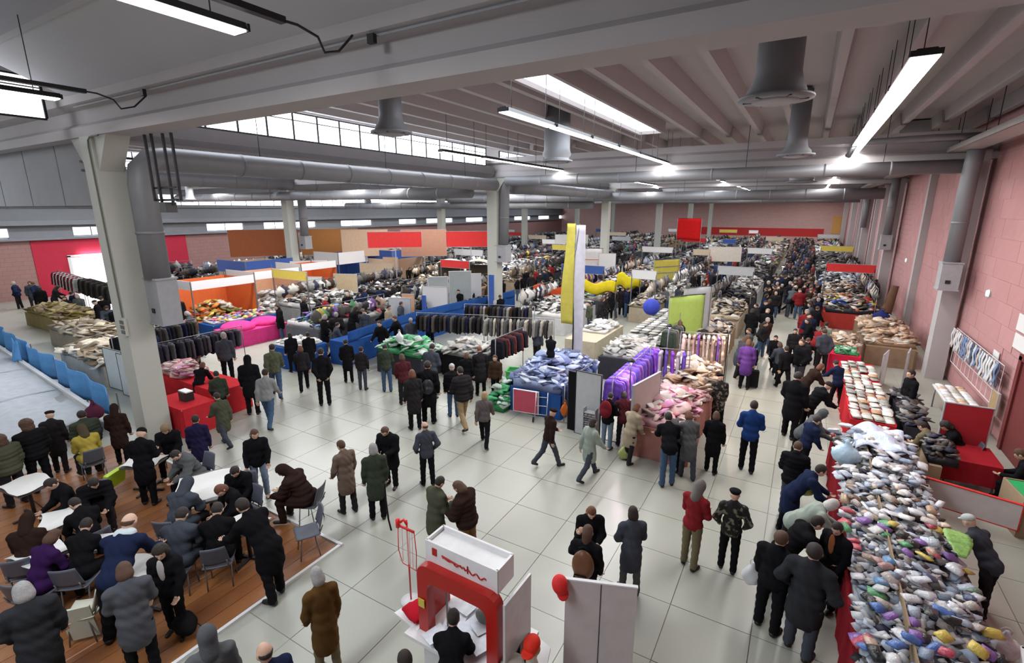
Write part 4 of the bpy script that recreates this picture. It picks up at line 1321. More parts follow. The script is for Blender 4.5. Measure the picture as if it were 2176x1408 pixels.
r = empty('cardboard_carton', (4.72, 12.9, 0), 0.1); tag(r, 'large open cardboard carton with a bright green liner near the wall', 'carton')
b = MB()
for s in (-1, 1): b.box((s * .48, 0, .42), (.03, .9, .84)); b.box((0, s * .45, .42), (.96, .03, .84))
b.build('sides', CARD, r); MB().box((0, 0, .05), (.94, .88, .04)).build('bottom', CARD, r)
b = MB(); b.box((.0, 0, .80), (.90, .84, .05)); b.box((0, -.47, .84), (1.0, .08, .05)); b.build('liner', mat('emerald_liner', (.02, .38, .12), .5), r)
# books and bags beside vendor
table(4.35, 5.1, 10.4, 11.9, .76, 'low table with folded papers near the wall', top=LGB)
heap('goods_heap', 'magazines and cards in a tray near the wall behind the heaped table', 4.4, 5.05, 10.5, 11.8, .77, 'gold', 40, (.24, .20, .05), .15, 33)
heap('clothes_heap', 'grey crumpled clothes in a heap at the edge of the frame near the wall', 4.3, 5.1, 9.3, 10.2, .0, 'greys', 70, (.34, .26, .12), .95, 34, 'clothes')
table(4.0, 4.9, 8.3, 9.1, .5, 'low wooden tray table near the wall edge', top=CARD)
heap('goods_heap', 'tan paper goods in the low tray near the wall edge', 4.05, 4.85, 8.35, 9.05, .51, 'tan', 30, (.2, .16, .05), .12, 35)
sack('plastic_bag', (3.15, 8.6, .0), .42, .5, PLW, 'white carrier bag standing on the floor beside the heaped table')

# ---------------------------------------------------------------- F: the central corner stall of purple and pink clothes
table(-3.35, -1.95, 11.9, 17.6, .86, 'corner stall table heaped with pink clothes in the middle of the hall', cover=cloth((.45, .20, .17), name='salmon_cloth'), cover_label='reddish cloth skirting the corner stall of pink clothes')
heap('clothes_heap', 'pale pink and magenta clothes heaped on the near end of the corner stall', -3.3, -2.0, 11.9, 14.8, .87, 'pinks', 190, (.42, .26, .07), .42, 41, 'clothes')
heap('clothes_heap', 'cream and brown draped clothes on the middle of the corner stall', -3.3, -2.0, 14.8, 17.6, .87, 'tan', 150, (.44, .26, .08), .55, 42, 'clothes')
rack(-4.05, 14.4, 4.2, pi / 2, 'clothes rail of violet tops behind the pink heap', 1.85)
garments(-4.05, 14.4, 1.80, 4.1, pi / 2, PAL['purple'], 'jacket', 'top on the rail beside the pink heap', 'violet tops on the corner stall rail', .14, 'hung_blouse')
rack(-2.65, 17.9, 1.6, 0.25, 'short rail of cream garments at the back of the corner stall', 2.1)
garments(-2.65, 17.9, 2.05, 1.5, .25, [(.72, .55, .45), (.78, .68, .58), (.60, .42, .35), (.30, .14, .50)], 'dress', 'long dress on the short back rail', 'cream dresses on the short rail', .16, 'hung_dress')
rack(-3.3, 15.6, 1.2, .2, 'short rail of shiny violet dresses above the pink heap', 2.0)
garments(-3.3, 15.6, 1.95, 1.1, .2, [(.34, .10, .70), (.72, .66, .72), (.20, .12, .55)], 'dress', 'shiny dress above the pink heap', 'violet dresses above the pink heap', .18, 'hung_dress')
board('stall_divider', (-4.75, 12.35, .95), .78, .05, 1.9, LGB, 'tall light grey panel at the near corner of the middle stall', 'board', -.1, black_m)
board('stall_divider', (-5.28, 12.5, .9), .28, .05, 1.8, BLK, 'narrow black panel beside the tall grey panel', 'board', -.1, black_m)
board('stall_divider', (-3.15, 12.4, 1.35), .05, 1.5, 1.3, mat('pinkish_panel', (.48, .40, .38), .6), 'slanting grey-pink panel between the violet rail and the pink heap', 'board', -.2)
r = empty('shoe_display', (-4.55, 12.05, 0)); tag(r, 'wire stand of small pale goods in front of the tall grey panel', 'stand')
b = MB()
for k in range(7): b.box((0, 0, .1 + .13 * k), (.34, .22, .015))
b.box((-.17, 0, .5), (.02, .22, 1.0)); b.box((.17, 0, .5), (.02, .22, 1.0)); b.build('shelf', grey_box, r)['kind'] = 'stuff'
b = MB()
for k in range(6):
    for q in range(3):
        v, f = pillow_vf(.10, .18, .08, Vector((-.11 + .11 * q, 0, .15 + .13 * k)), 0, 0, 0, rs, 2); b.add(v, f, 0, jit((.6, .58, .56), rs, .4))
b.build('goods', gm, r)['kind'] = 'stuff'
# two orange garments / fabric next to it
sack('orange_bag', (-5.55, 12.55, .35), .26, .5, cloth((.55, .14, .03), name='orange_cloth'), 'small orange bag beside the blue denim heap')
# G: the heap of pale blue clothes with red board and green wraps
table(-7.6, -5.85, 12.9, 15.9, .80, 'island table under the pale blue clothes heap', cover=BLUEC, cover_label='blue cloth under the pale blue clothes heap')
heap('clothes_heap', 'large mound of pale blue and white clothes on the island table', -7.6, -5.85, 12.9, 15.9, .81, 'blues', 330, (.40, .28, .09), .75, 51, 'clothes')
rack(-5.75, 14.2, 2.8, pi / 2 + .05, 'low rail of blue jeans beside the pale blue heap', 1.25)
garments(-5.75, 14.2, 1.22, 2.7, pi / 2 + .05, [(.05, .07, .16), (.10, .14, .30), (.16, .22, .42), (.04, .05, .10)], 'trousers', 'jeans hung on the low rail', 'jeans on the low rail', .14, 'hung_jeans')
board('sale_board', (-6.9, 12.62, .52), .82, .05, .72, mat('raspberry_board', (.52, .07, .12), .5), 'plain raspberry red board in front of the blue clothes heap', 'board', .12, white_m)
r = empty('hand_truck', (-6.3, 12.45, 0), .3); tag(r, 'metal folding hand truck leaning beside the raspberry board', 'trolley')
b = MB()
for s in (-.18, .18): b.tube([(s, 0, .08), (s, .25, .9)], .014, 6)
for k in range(3): b.tube([(-.18, .05 + .08 * k, .25 + .25 * k), (.18, .05 + .08 * k, .25 + .25 * k)], .01, 6)
b.build('frame', mat('aluminium', (.6, .6, .6), .35, .8), r, True)
for s in (-1, 1):
    b = MB(); b.tube([(s * .2, .0, .09), (s * .24, .0, .09)], .085, 14); b.build('wheel', black_m, r, True)
heap('gift_wrap_heap', 'green and white foil packages piled on the floor by the raspberry board', -8.35, -7.65, 12.5, 14.2, 0, 'green', 80, (.30, .22, .12), .75, 52)
crate(-8.1, 13.9, .75, .3, GRP, GRN, 'bright green crate on top of the green and white packages', .9)
r = empty('mannequin_torso', (-6.7, 13.9, 1.5)); tag(r, 'black dress form torso standing in the pale blue heap', 'mannequin')
V, F = implicit([('e', (0, 0, .55), (.17, .11, .2), None), ('e', (0, 0, .25), (.15, .11, .2), None), ('c', (-.14, 0, .66), (.14, 0, .66), .06, .06), ('c', (0, 0, .7), (0, 0, .82), .05, .05)], .03, .04)
o = bpy.data.objects.new('torso', np_mesh('torso', V, F)); COL.objects.link(o); o.parent = r; o.data.materials.append(BLK)
MB().lathe((0, 0, -.1), [(.14, 0), (.14, .02), (.02, .04), (.02, .25)], 14).build('stand', black_m, r, True)

# stall of stacked grey folded clothes running back from the violet rail
table(-6.3, -4.5, 17.3, 27.5, .84, 'long stall table of stacked grey folded clothes in the middle of the hall', cover=DKC, cover_label='dark cloth under the stacked grey folded clothes')
fs_ = []
for i in range(3):
    v, f = pillow_vf(.36, .28, .10, Vector((0, 0, 0)), 0, 0, 0, rs, 3); fs_.append(MB().add(v, f).mesh('folded_garment', True))
for j in range(13):
    for i in range(4):
        for kz in range(3):
            fc = rs.choice(PAL['greys'] + PAL['white'][:2])
            o = link('folded_garment', rs.choice(fs_), None, cloth(fc, name='folded_cloth'), (-6.05 + .42 * i, 21.0 + .47 * j, .90 + .10 * kz), (rs.uniform(-.05, .05), rs.uniform(-.05, .05), rs.uniform(-.15, .15)), (1.05, 1.25, 1))
            tag(o, cname(fc) + ' folded garment, ' + ('bottom', 'middle', 'top')[kz] + ' of its stack, ' + ORD[j] + ' row, ' + ORD[3 - i] + ' stack from the aisle', 'garment', 'grey folded garments on the long middle stall')
heap('clothes_heap', 'grey-green crumpled clothes with white paper on the near end of the long middle stall', -6.2, -4.6, 17.3, 20.4, .85, 'greys', 150, (.4, .3, .08), .4, 43, 'clothes')
rack(-4.15, 21.5, 5.0, pi / 2, 'clothes rail with dark green and grey coats behind the violet rail', 1.8)
garments(-4.15, 21.5, 1.76, 4.9, pi / 2, [(.05, .07, .05), (.14, .15, .13), (.08, .08, .09), (.25, .24, .22), (.03, .03, .04)], 'jacket', 'coat on the rail behind the violet tops', 'dark coats on the middle rail', .16, 'hung_coat')
table(-8.6, -7.2, 19.3, 23.0, .8, 'square cream-topped table in the middle of the hall', cover=cloth((.62, .55, .42), name='cream_cloth'), cover_label='cream cloth over the table beyond the tall flag')
heap('goods_heap', 'pale wrapped goods on the far half of the cream table beyond the flag', -8.5, -7.3, 20.8, 22.9, .81, 'white', 70, (.32, .24, .08), .3, 44)
b = MB()
V, F = implicit([('e', (0, 0, 0), (.42, .42, .42), None)], .06); o = np_mesh('blue_ball', V, F); o.materials.append(mat('royal_blue_fabric', (.03, .05, .40), .7))
o_ = bpy.data.objects.new('round_blue_bundle', o); COL.objects.link(o_); o_.location = (-6.3, 24.6, 1.55); tag(o_, 'round royal blue bundle on the stacked grey clothes', 'bundle')
o_.location.z = 1.55
# flag and banners
r = empty('feather_flag', (-7.35, 17.2, 0)); tag(r, 'tall narrow yellow and white banner flag rising in the middle of the hall', 'flag')
MB().tube([(0, 0, 0), (0, 0, 4.6), (.12, .05, 5.8)], .022, 8).build('pole', black_m, r, True)
b = MB(); b.sheet(lambda u, v: (-.02 - (.50 + .05 * sin(v * 5)) * u * (1 - .25 * v), .03 * sin(v * 6 + u * 3), 2.0 + 3.8 * v), 6, 24, 0, .01)
b.build('yellow_cloth', cloth((.68, .60, .12), name='yellow_flag'), r, True)
b = MB(); b.sheet(lambda u, v: (.0 + .42 * u * (1 - .1 * v), .03 * sin(v * 6 + 1 + u * 3), .45 + 5.3 * v), 6, 24, 0, .01)
b.build('white_cloth', cloth((.66, .65, .72), name='white_flag'), r, True)
MB().lathe((0, 0, 0), [(.3, 0), (.3, .03), (.05, .06), (.03, .3)], 16).build('base', black_m, r, True)
def hang_banner(px, py, z, w, h, rz, m, label, stripes=None, sm=None, shear=0):
    p = ground(px, py, z)
    r = empty('hanging_banner', (p.x, p.y, z), rz); tag(r, label, 'banner')
    b = MB(); b.sheet(lambda u, v: ((u - .5) * w, .04 * sin(u * 7), -v * h + shear * (u - .5) + .05 * sin(u * 5) * v), 10, 8, 0, .012); b.build('cloth', m, r, True)
    b = MB(); b.tube([(-w / 2, 0, .01 - shear / 2), (w / 2, 0, .01 + shear / 2)], .02, 6)
    b.build('batten', black_m, r)
    for s_ in (-1, 1):
        MB().tube([(s_ * w / 2, 0, -z), (s_ * w / 2, 0, .05)], .02, 6).build('pole', grey_box, r)
    if stripes:
        b = MB()
        for k in stripes: b.sheet(lambda u, v, k=k: ((u - .5) * w * .92, .04 * sin(u * 7) - .012, -(k + .02 * v) * h + shear * (u - .5)), 8, 1, 0, .02)
        b.build('stripe', sm, r)
        o = b
    return r
hang_banner(1418, 550, 3.0, 1.8, 1.7, .55, cloth((.62, .52, .10), name='mustard_banner'), 'yellow banner with dark blue stripes and border over the middle stalls', (.0, .3, .55, .86, .93), BLB, .1)
hang_banner(1462, 628, 2.9, 1.9, 2.2, .95, LIM, 'lime green banner hanging above the grey folded clothes')
hang_banner(1485, 610, 3.2, 1.5, 2.2, .95, mat('grey_banner', (.42, .46, .48), .6), 'grey banner beside the lime green one')
hang_banner(1466, 464, 5.4, 2.4, 2.2, 0, cloth((.70, .02, .02), name='scarlet_banner'), 'scarlet banner hanging far back above the crowd')
hang_banner(1252, 528, 3.3, 2.2, 2.4, .5, mat('poster_white', (.68, .66, .66), .6), 'white poster with two small orange marks beyond the flag', (.35,), ORG)

# ---------------------------------------------------------------- H: blue counters, middle left
table(-16.7, -15.75, 13.4, 27.2, 1.0, 'very long counter draped in blue in front of the middle stalls', cover=BLUEC, cover_label='royal blue cloth draped along the very long counter')
heap('goods_heap', 'dark jewellery and small goods along the back of the blue counter', -16.6, -16.2, 16, 27, 1.01, 'dark', 260, (.18, .14, .08), .22, 61)
b = MB(); b.sheet(lambda u, v: (-15.7 + .05 * sin(u * 60) * v, 13.5 + 13.6 * u, 1.02 + .42 - .42 * v + .12 * sin(u * 5)), 60, 4, 0, .02)
tag(b.build('blue_windbreak', BLUEC, None, True), 'royal blue cloth screen standing up along the edge of the long counter', 'cloth screen')
table(-18.6, -16.9, 11.9, 13.4, .85, 'table end draped in blue with pale goods, nearest the walking shoppers', cover=BLUEC, cover_label='blue cloth on the table end with pale goods')
heap('goods_heap', 'white and salmon packets on the blue table end', -18.5, -17.0, 12.0, 13.3, .86, 'white', 90, (.24, .18, .07), .22, 62)
board('room_divider', (-17.3, 21.4, 1.35), 1.1, .05, 2.7, mat('grey_green_panel', (.36, .40, .40), .6), 'tall grey-green panel, first of the three beside the second pillar', 'board', .75, white_m)
board('room_divider', (-17.25, 23.4, 1.4), 1.3, .05, 2.8, mat('grey_green_panel', (.36, .40, .40), .6), 'wider grey-green panel in the middle of the three beside the second pillar', 'board', .75, white_m)
board('room_divider', (-17.2, 25.0, 1.25), .6, .05, 2.5, white_m, 'narrow white panel closing the three panels beside the second pillar', 'board', .75, white_m)
MB_ = MB(); MB_.box((-16.3, 19.0, 1.3), (.22, .1, 1.6)); tag(MB_.build('blue_post', BLB), 'narrow blue upright post above the blue counter', 'post')
tag(MB().box((-14.75, 22.9, 1.4), (.3, .1, 2.8)).build('blue_post', BLB), 'blue upright post in front of the second pillar', 'post')

# row of stall tables and coat rails across, where shoppers stand in the middle
for i, (x0, x1, y0, y1, pal, lab) in enumerate([(-14.2, -11.9, 13.6, 14.9, 'green', 'crumpled dark green and white bags on the first table of the middle row'), (-11.7, -9.9, 14.6, 15.9, 'greys', 'grey and cream coats heaped on the second table of the middle row')]):
    table(x0, x1, y0, y1, .82, ['first', 'second'][i] + ' table of the middle row behind the shoppers', cover=[DKC, BLK][i], cover_label=['dark', 'black'][i] + ' cloth on the ' + ['first', 'second'][i] + ' table of the middle row')
    heap('clothes_heap', lab, x0, x1, y0, y1, .83, pal, 110, (.42, .32, .10), .5, 70 + i, 'clothes')
sack('plastic_bag', (-13.1, 13.75, 1.30), .35, .5, PLW, 'white carrier bag hanging at the first table of the middle row')
for i, (x, y, L, rz, cols, lab, grp, kd) in enumerate([
    (-12.9, 16.8, 3.2, .35, PAL['dark'][:5], 'jacket on the first middle rail', 'dark jackets, first middle rail', 'jacket'),
    (-10.0, 17.6, 3.0, .35, [(.30, .29, .26), (.12, .12, .12), (.42, .38, .32), (.06, .05, .05)], 'coat on the second middle rail', 'grey coats, second middle rail', 'jacket'),
    (-9.0, 15.2, 2.0, pi / 2, [(.02, .02, .03), (.05, .03, .03), (.16, .04, .04)], 'jacket on the short rail beside the blue heap', 'black jackets, short rail', 'jacket'),
    (-12.2, 19.6, 3.4, .35, PAL['dark'], 'coat on the third middle rail', 'black coats, third middle rail', 'jacket')]):
    rack(x, y, L, rz, 'clothes rail carrying the ' + grp, 1.9)
    garments(x, y, 1.86, L - .1, rz, cols, kd, lab, grp, .17, 'hung_coat')

# ---------------------------------------------------------------- J, K: pink table, orange booth
table(-23.9, -22.3, 12.6, 15.4, .72, 'round-cornered display table under vivid pink cloth', cover=PINKC, cover_label='vivid pink cloth bulging over the low display table')
b = MB(); 
V, F = implicit([('e', (0, -.7, 0), (.8, .75, .30), None), ('e', (0, .75, 0), (.75, .7, .26), None)], .09, .2)
o = bpy.data.objects.new('pink_bundle', np_mesh('bundle', V, F)); COL.objects.link(o); o.location = (-23.1, 14.0, .8); o.data.materials.append(PINKC); tag(o, 'bulging vivid pink cover on the low display table', 'cover')
table(-25.6, -24.3, 12.8, 16.4, .8, 'table with blue and violet goods behind the pink display', cover=BLUEC, cover_label='blue cloth behind the vivid pink display')
heap('goods_heap', 'blue, violet and white goods on the table behind the pink display', -25.5, -24.4, 12.9, 16.3, .81, 'multi', 110, (.22, .18, .08), .3, 81)
def booth(x0, x1, y0, y1, h, fascia, back, label, fh=.45, side='y0', group=None, name='market_booth'):
    r = empty(name, ((x0 + x1) / 2, (y0 + y1) / 2, 0)); tag(r, label, 'booth', group)
    hx, hy = (x1 - x0) / 2, (y1 - y0) / 2
    pm = PROTO.setdefault(('post', h), MB().box((0, 0, h / 2), (.05, .05, h)).mesh('post'))
    for sx in (-1, 1):
        for sy in (-1, 1): link('post', pm, r, leg_m, (sx * hx, sy * hy, 0))
    MB().box((0, -hy, h - fh / 2), (2 * hx, .04, fh)).build('fascia', fascia, r)
    MB().box((hx, 0, h - fh / 2), (.04, 2 * hy, fh)).build('fascia', fascia, r)
    if back: MB().box((-hx, 0, h * .5), (.04, 2 * hy, h * .85)).build('back_panel', back, r); MB().box((0, hy, h * .5), (2 * hx, .04, h * .85)).build('back_panel', back, r)
    MB().box((0, 0, h), (2 * hx + .05, 2 * hy + .05, .04)).build('top_frame', leg_m, r) if False else None
    return r
booth(-29.5, -26.6, 13.2, 16.6, 2.75, white_m, ORG, 'orange-walled booth with a long white fascia, nearest of the fascia row')
booth(-30.0, -27.2, 17.0, 20.0, 2.8, white_m, mat('salmon_board', (.66, .36, .22), .6), 'salmon booth with white fascia, second of the fascia row')
booth(-30.4, -27.8, 20.6, 23.4, 2.9, white_m, ORG, 'orange booth with white fascia, third and last of the fascia row')
booth(-35.5, -32.2, 19.6, 23.2, 2.9, BLB, BEI, 'booth with a wide royal blue fascia behind the white ones', .8)
booth(-33.4, -30.6, 26.0, 29.0, 3.1, white_m, BLB, 'booth with white and blue boards left of the far pillar', .9)
booth(-31.4, -28.4, 29.5, 33.2, 3.1, BLB, mat('peach_board', (.62, .44, .30), .6), 'booth with a peach wall and blue board right of the far pillar', .7)
table(-28.6, -26.9, 12.2, 13.2, .78, 'orange-skirted table at the corner of the orange booth', cover=cloth((.66, .12, .05), name='orange_red_cloth'), cover_label='orange-red cloth skirt at the corner of the orange booth')
heap('goods_heap', 'green and red goods stacked in the orange booth', -28.9, -26.9, 13.6, 16.2, .0, 'orange', 150, (.35, .3, .16), 1.3, 82)
heap('goods_heap', 'cream and red goods stacked in the salmon booth', -29.5, -27.5, 17.4, 19.6, .0, 'white', 120, (.35, .3, .16), 1.3, 83)
heap('goods_heap', 'orange and white goods stacked in the last fascia booth', -30, -28, 21, 23, .0, 'orange', 110, (.35, .3, .16), 1.3, 84)
# far coloured boards above the far left stalls
for (px, py, z, w, h, m, lab) in [(560, 497, 4.4, 5.6, 3.0, ORG2, 'large brown-orange board above the far left stalls'), (617, 500, 4.2, 1.6, 2.0, BEI, 'beige board beside the brown-orange one'), (700, 495, 4.4, 5.0, 3.0, mat('amber_board', (.50, .20, .05), .6), 'amber board between two far pillars'),
                                  (838, 488, 4.9, 4.2, 1.6, REDB, 'wide red sign board far back above white stalls'), (838, 500, 4.0, 4.2, 1.4, white_m, 'white board below the wide red sign'), (1000, 487, 4.9, 4.0, 1.6, REDB, 'second red sign board right of the far pillar'),
                                  (775, 497, 4.4, 4.0, 3.0, mat('peach_board', (.62, .44, .30), .6), 'peach board behind the far stalls'), (900, 497, 4.4, 4.0, 3.0, mat('brick_board', (.42, .22, .15), .6), 'brick brown board behind the far stalls'),
                                  (1215, 492, 4.2, 3.6, 1.2, white_m, 'white overhead sign beyond the yellow flag'), (655, 545, 3.0, 2.8, 1.2, white_m, 'white sign with a blue swoosh left of the far stalls')]:
    p = ground(px, py, z)
    far_ = hypot(p.x, p.y)
    if far_ > 62: 
        k = 62 / far_; p = Vector((p.x * k, p.y * k, 6.3 + (z - 6.3) * k))
    p.z -= .7
    r = board('sign_board', (p.x, p.y, p.z), w * .9, .06, h * .7, m, lab, 'sign', atan2(-p.x, p.y))
    MB().box((0, 0, -p.z / 2 - h * .17), (.07, .07, max(.1, p.z - h * .35))).build('post', grey_box, r)

# ---------------------------------------------------------------- L: red tables by the first pillar
table(-16.1, -14.5, 6.45, 7.35, .84, 'table draped in red right behind the nearest pillar', cover=RED, cover_label='bright red cloth on the table right behind the nearest pillar')
table(-18.9, -15.1, 7.75, 8.8, .84, 'longer red-draped table further behind the nearest pillar', cover=RED, cover_label='red cloth on the longer table further behind the nearest pillar')
heap('clothes_heap', 'pink and violet cloths heaped on the longer red table', -18.8, -17.2, 7.8, 8.75, .85, 'pinks', 80, (.34, .26, .09), .35, 91, 'clothes')
r = empty('box_display', (-15.2, 6.95, .85)); tag(r, 'small black display box with a white lid on the nearest red table', 'display')
MB().box((0, 0, .13), (.34, .26, .26)).build('box', black_m, r); MB().box((0, 0, .28), (.42, .2, .03)).build('lid', white_m, r)
rack(-19.2, 9.6, 3.2, pi / 2, 'clothes rail with heavy dark coats between the pillar and the red tables', 1.75)
garments(-19.2, 9.6, 1.72, 3.1, pi / 2, [(.03, .03, .04), (.08, .07, .10), (.05, .05, .05), (.14, .12, .16)], 'jacket', 'heavy coat behind the longer red table', 'dark coats behind the red tables', .15, 'hung_coat')
rack(-22.0, 9.4, 3.4, pi / 2 + .2, 'second rail of dark coats nearer the pale floor strip', 1.75)
garments(-22.0, 9.4, 1.72, 3.3, pi / 2 + .2, PAL['dark'][:4], 'jacket', 'coat on the rail left of the pale aisle', 'dark coats on the second rail', .17, 'hung_coat')

# ---------------------------------------------------------------- M, N: blanket tables and the grey covered platform
for i, (x0, x1, y0, y1) in enumerate([(-30.6, -25.2, 8.6, 10.0), (-37.2, -31.2, 9.6, 11.2), (-25.0, -21.4, 7.2, 8.4)]):
    lab = ['middle', 'furthest', 'nearest'][i]
    table(x0, x1, y0, y1, .75, lab + ' low table of beige blankets beyond the blue screen', cover=cloth([(.42, .34, .24), (.38, .30, .14), (.50, .46, .40)][i], name='blanket_cloth'), cover_label=['tan', 'golden', 'pale'][i] + ' cloth over the ' + lab + ' blanket table')
    heap('blanket_heap', ['beige', 'golden brown', 'cream'][i] + ' blankets heaped on the ' + lab + ' blanket table', x0, x1, y0, y1, .76, ['beige', 'gold', 'beige'][i], 150, (.6, .42, .10), .42, 95 + i, 'blankets')
for i, (x, y, L) in enumerate([(-27.5, 11.9, 6.0), (-35.2, 12.6, 7.0), (-41.5, 13.2, 6.0)]):
    rack(x, y, L, -.12, ['first', 'second', 'third'][i] + ' long rail of winter coats behind the blanket tables', 2.25)
    garments(x, y, 2.2, L - .1, -.12, [(.02, .02, .02), (.05, .04, .03), (.10, .08, .06), (.03, .04, .05)] if i < 2 else [(.02, .02, .02), (.20, .02, .03), (.5, .5, .5)], 'jacket', 'winter coat on the ' + ['first', 'second', 'third'][i] + ' rail behind the blankets', 'winter coats, ' + ['first', 'second', 'third'][i] + ' rail', .27, 'hung_coat', 1.3)
r = empty('covered_platform', (-24.9, 4.15, 0), -.085); tag(r, 'wide low platform spread with smooth grey-blue sheets beside the nearest pillar', 'platform')
MB().box((0, -.4, .24), (15.6, 4.6, .48)).build('base', conc_d, r)
for k in range(4):
    b = MB(); b.sheet(lambda u, v: (-7.8 + 3.9 * k + 3.9 * u + .02 * (k % 2), -2.7 + 4.6 * v, .50 + .035 * sin(u * 4 + k) * sin(v * 7) + .02 * sin(v * 17 + u * 5)), 14, 18, 0, .012)
    b.build('sheet', SHEET, r, True)
b = MB(); b.box((0, 2.0, .52), (15.6, .12, .10)); b.build('white_edge', white_m, r)
r = empty('cloth_screen', (-24.5, 6.42, 0), -.085); tag(r, 'sky blue cloth screen running behind the grey covered platform', 'screen')
b = MB(); b.sheet(lambda u, v: (-7.9 + 15.6 * u, .10 * sin(u * 55) * (1 - v * .4) + .05 * sin(u * 23), .20 + .98 * v + .06 * sin(u * 11)), 120, 6, 0, .015); b.build('cloth', SKYB, r, True)
b = MB(); b.sheet(lambda u, v: (-2.6 + 1.0 * u + .3 * v, -.25 - .25 * v * sin(u * 3), 1.25 - .75 * v + .08 * sin(u * 9)), 10, 8, 0, .012); b.build('loose_fold', SKYB, r, True)
for k in range(6): MB().tube([(-7.8 + 3.1 * k, .1, 0), (-7.8 + 3.1 * k, .1, 1.12)], .02, 6).build('post', leg_m, r)
for i, (x, y, rz) in enumerate([(-20.6, 7.3, .05), (-19.3, 7.2, .05), (-18.0, 7.1, .05)]):
    board('folding_board', (x, y, .78), 1.26, .03, 1.5, mat('cream_board', (.62, .62, .56), .6), ['first', 'second', 'third'][i] + ' cream board of the folding screen beside the nearest pillar', 'board', rz, black_m)
sack('backpack', (-16.9, 5.3, .5), .6, .55, cloth((.12, .03, .06), name='maroon_cloth'), 'dark bag with maroon pocket lying at the corner of the platform', 'bag')

# ---------------------------------------------------------------- wooden deck of the cafe with white edging
deck = empty('wooden_deck', (-11.5, 1.5, 0)); tag(deck, 'low warm brown plank deck under the writing tables, edged with white strips', 'deck')
pw = [mat('deck_plank', c, .38, 0, .28, 3, .15, 20) for c in ((.27, .105, .035), (.24, .09, .032), (.30, .12, .04))]
plk = MB().box((0, 0, .02), (.292, 2.35, .04)).mesh('plank')
for i in range(29):
    for j in range(3):
        x = -7.22 - .3 * i; y = 5.44 - 1.22 - 2.38 * j
        link('plank', plk, deck, pw[(i * 3 + j * 5 + (i * i) % 7) % 3], (x + 11.5, y - 1.5, 0))
MB().box((4.47, 0, .024), (.06, 7.9, .048)).build('edging', white_m, deck); MB().box((.1, 3.97, .024), (8.8, .06, .048)).build('edging', white_m, deck)
MB().box((3.1, -.3, .041), (.03, 7.2, .006)).build('seam_strip', mat('pale_seam', (.45, .25, .16), .5), deck)

# writing tables with white sheets and chairs
def cafe_table(px, py, s, rz, label, z=.74, sheet=True, shl=None, loc=None, drape=False):
    p = ground(px, py, z) if loc is None else Vector((loc[0], loc[1], 0))
    r = empty('cafe_table', (p.x, p.y, .04), rz); tag(r, label, 'table')
    MB().box((0, 0, z - .06), (s, s * .8, .035)).build('tabletop', mat('dark_laminate', (.10, .09, .09), .4), r)
    MB().tube([(0, 0, .02), (0, 0, z - .07)], .035, 10).build('column', black_m, r, True)
    b = MB()
    for k in range(4): b.box((.18 * cos(k * pi / 2), .18 * sin(k * pi / 2), .02), (.36, .05, .035), k * pi / 2)
    b.build('foot', black_m, r)
    if sheet:
        b = MB(); f = .10 if drape else .012
        b.sheet(lambda u, v: ((u - .5) * s * 1.02 + .04 * sin(v * 7), (v - .5) * s * .84 + .03 * sin(u * 6), z + .055 + .008 * sin(u * 9 + v * 4) - f * (abs(u - .5) * 2) ** 5), 12, 10, 0, .008)
        o = b.build('paper_sheet', mat('white_paper', (.78, .78, .75), .6, 0, .04, 3), None, False, (p.x, p.y, -.01), (0, 0, rz)); tag(o, shl or 'white sheet on ' + label, 'paper')
    return r
cafe_table(0, 0, 1.35, -.55, 'draped table of large white paper among the seated writers', loc=(-10.1, 4.75), shl='large crumpled white paper sheet spread over the middle writing table', drape=True)
cafe_table(0, 0, .62, .3, 'small table between the suited man and the seated man in black', loc=(-8.15, 4.35), shl='torn white paper under the hands of the suited man')
cafe_table(0, 0, .72, .35, 'table left of the woman in the grey jumper', loc=(-8.55, 2.75), shl='neat white pad with a blue edge on the table by the grey jumper')
cafe_table(0, 0, .8, .15, 'table with pale green papers near the yellow coat', loc=(-13.35, 2.85), shl='pale greenish paper folder near the woman in black at the far left')
cafe_table(0, 0, .7, -.3, 'table among the dark coats in the middle of the deck', loc=(-11.3, 2.75), shl='crumpled cream paper held over the dark coats')
cafe_table(0, 0, .7, .2, 'table at the hands of the writer in purple', loc=(-10.35, 2.15), shl='white form under the hand of the writer in purple')
cafe_table(0, 0, .7, .5, 'table near the man in black with the lime bag', loc=(-12.35, 4.55), shl='white board beside the man in black with the lime strip')
tag(MB().box((0, 0, 0), (.30, .42, .02)).build('folder', white_m, None, False, (-9.75, 2.75, .80), (.1, .1, .9)), 'loose white sheet held out beside the bald man', 'paper')
tag(MB().box((0, 0, 0), (.10, .50, .36)).build('lime_bag', mat('lime_plastic', (.45, .70, .03), .4), None, False, (-12.75, 4.1, .45), (0, .2, .5)), 'lime green bag under the board by the man in black', 'bag')
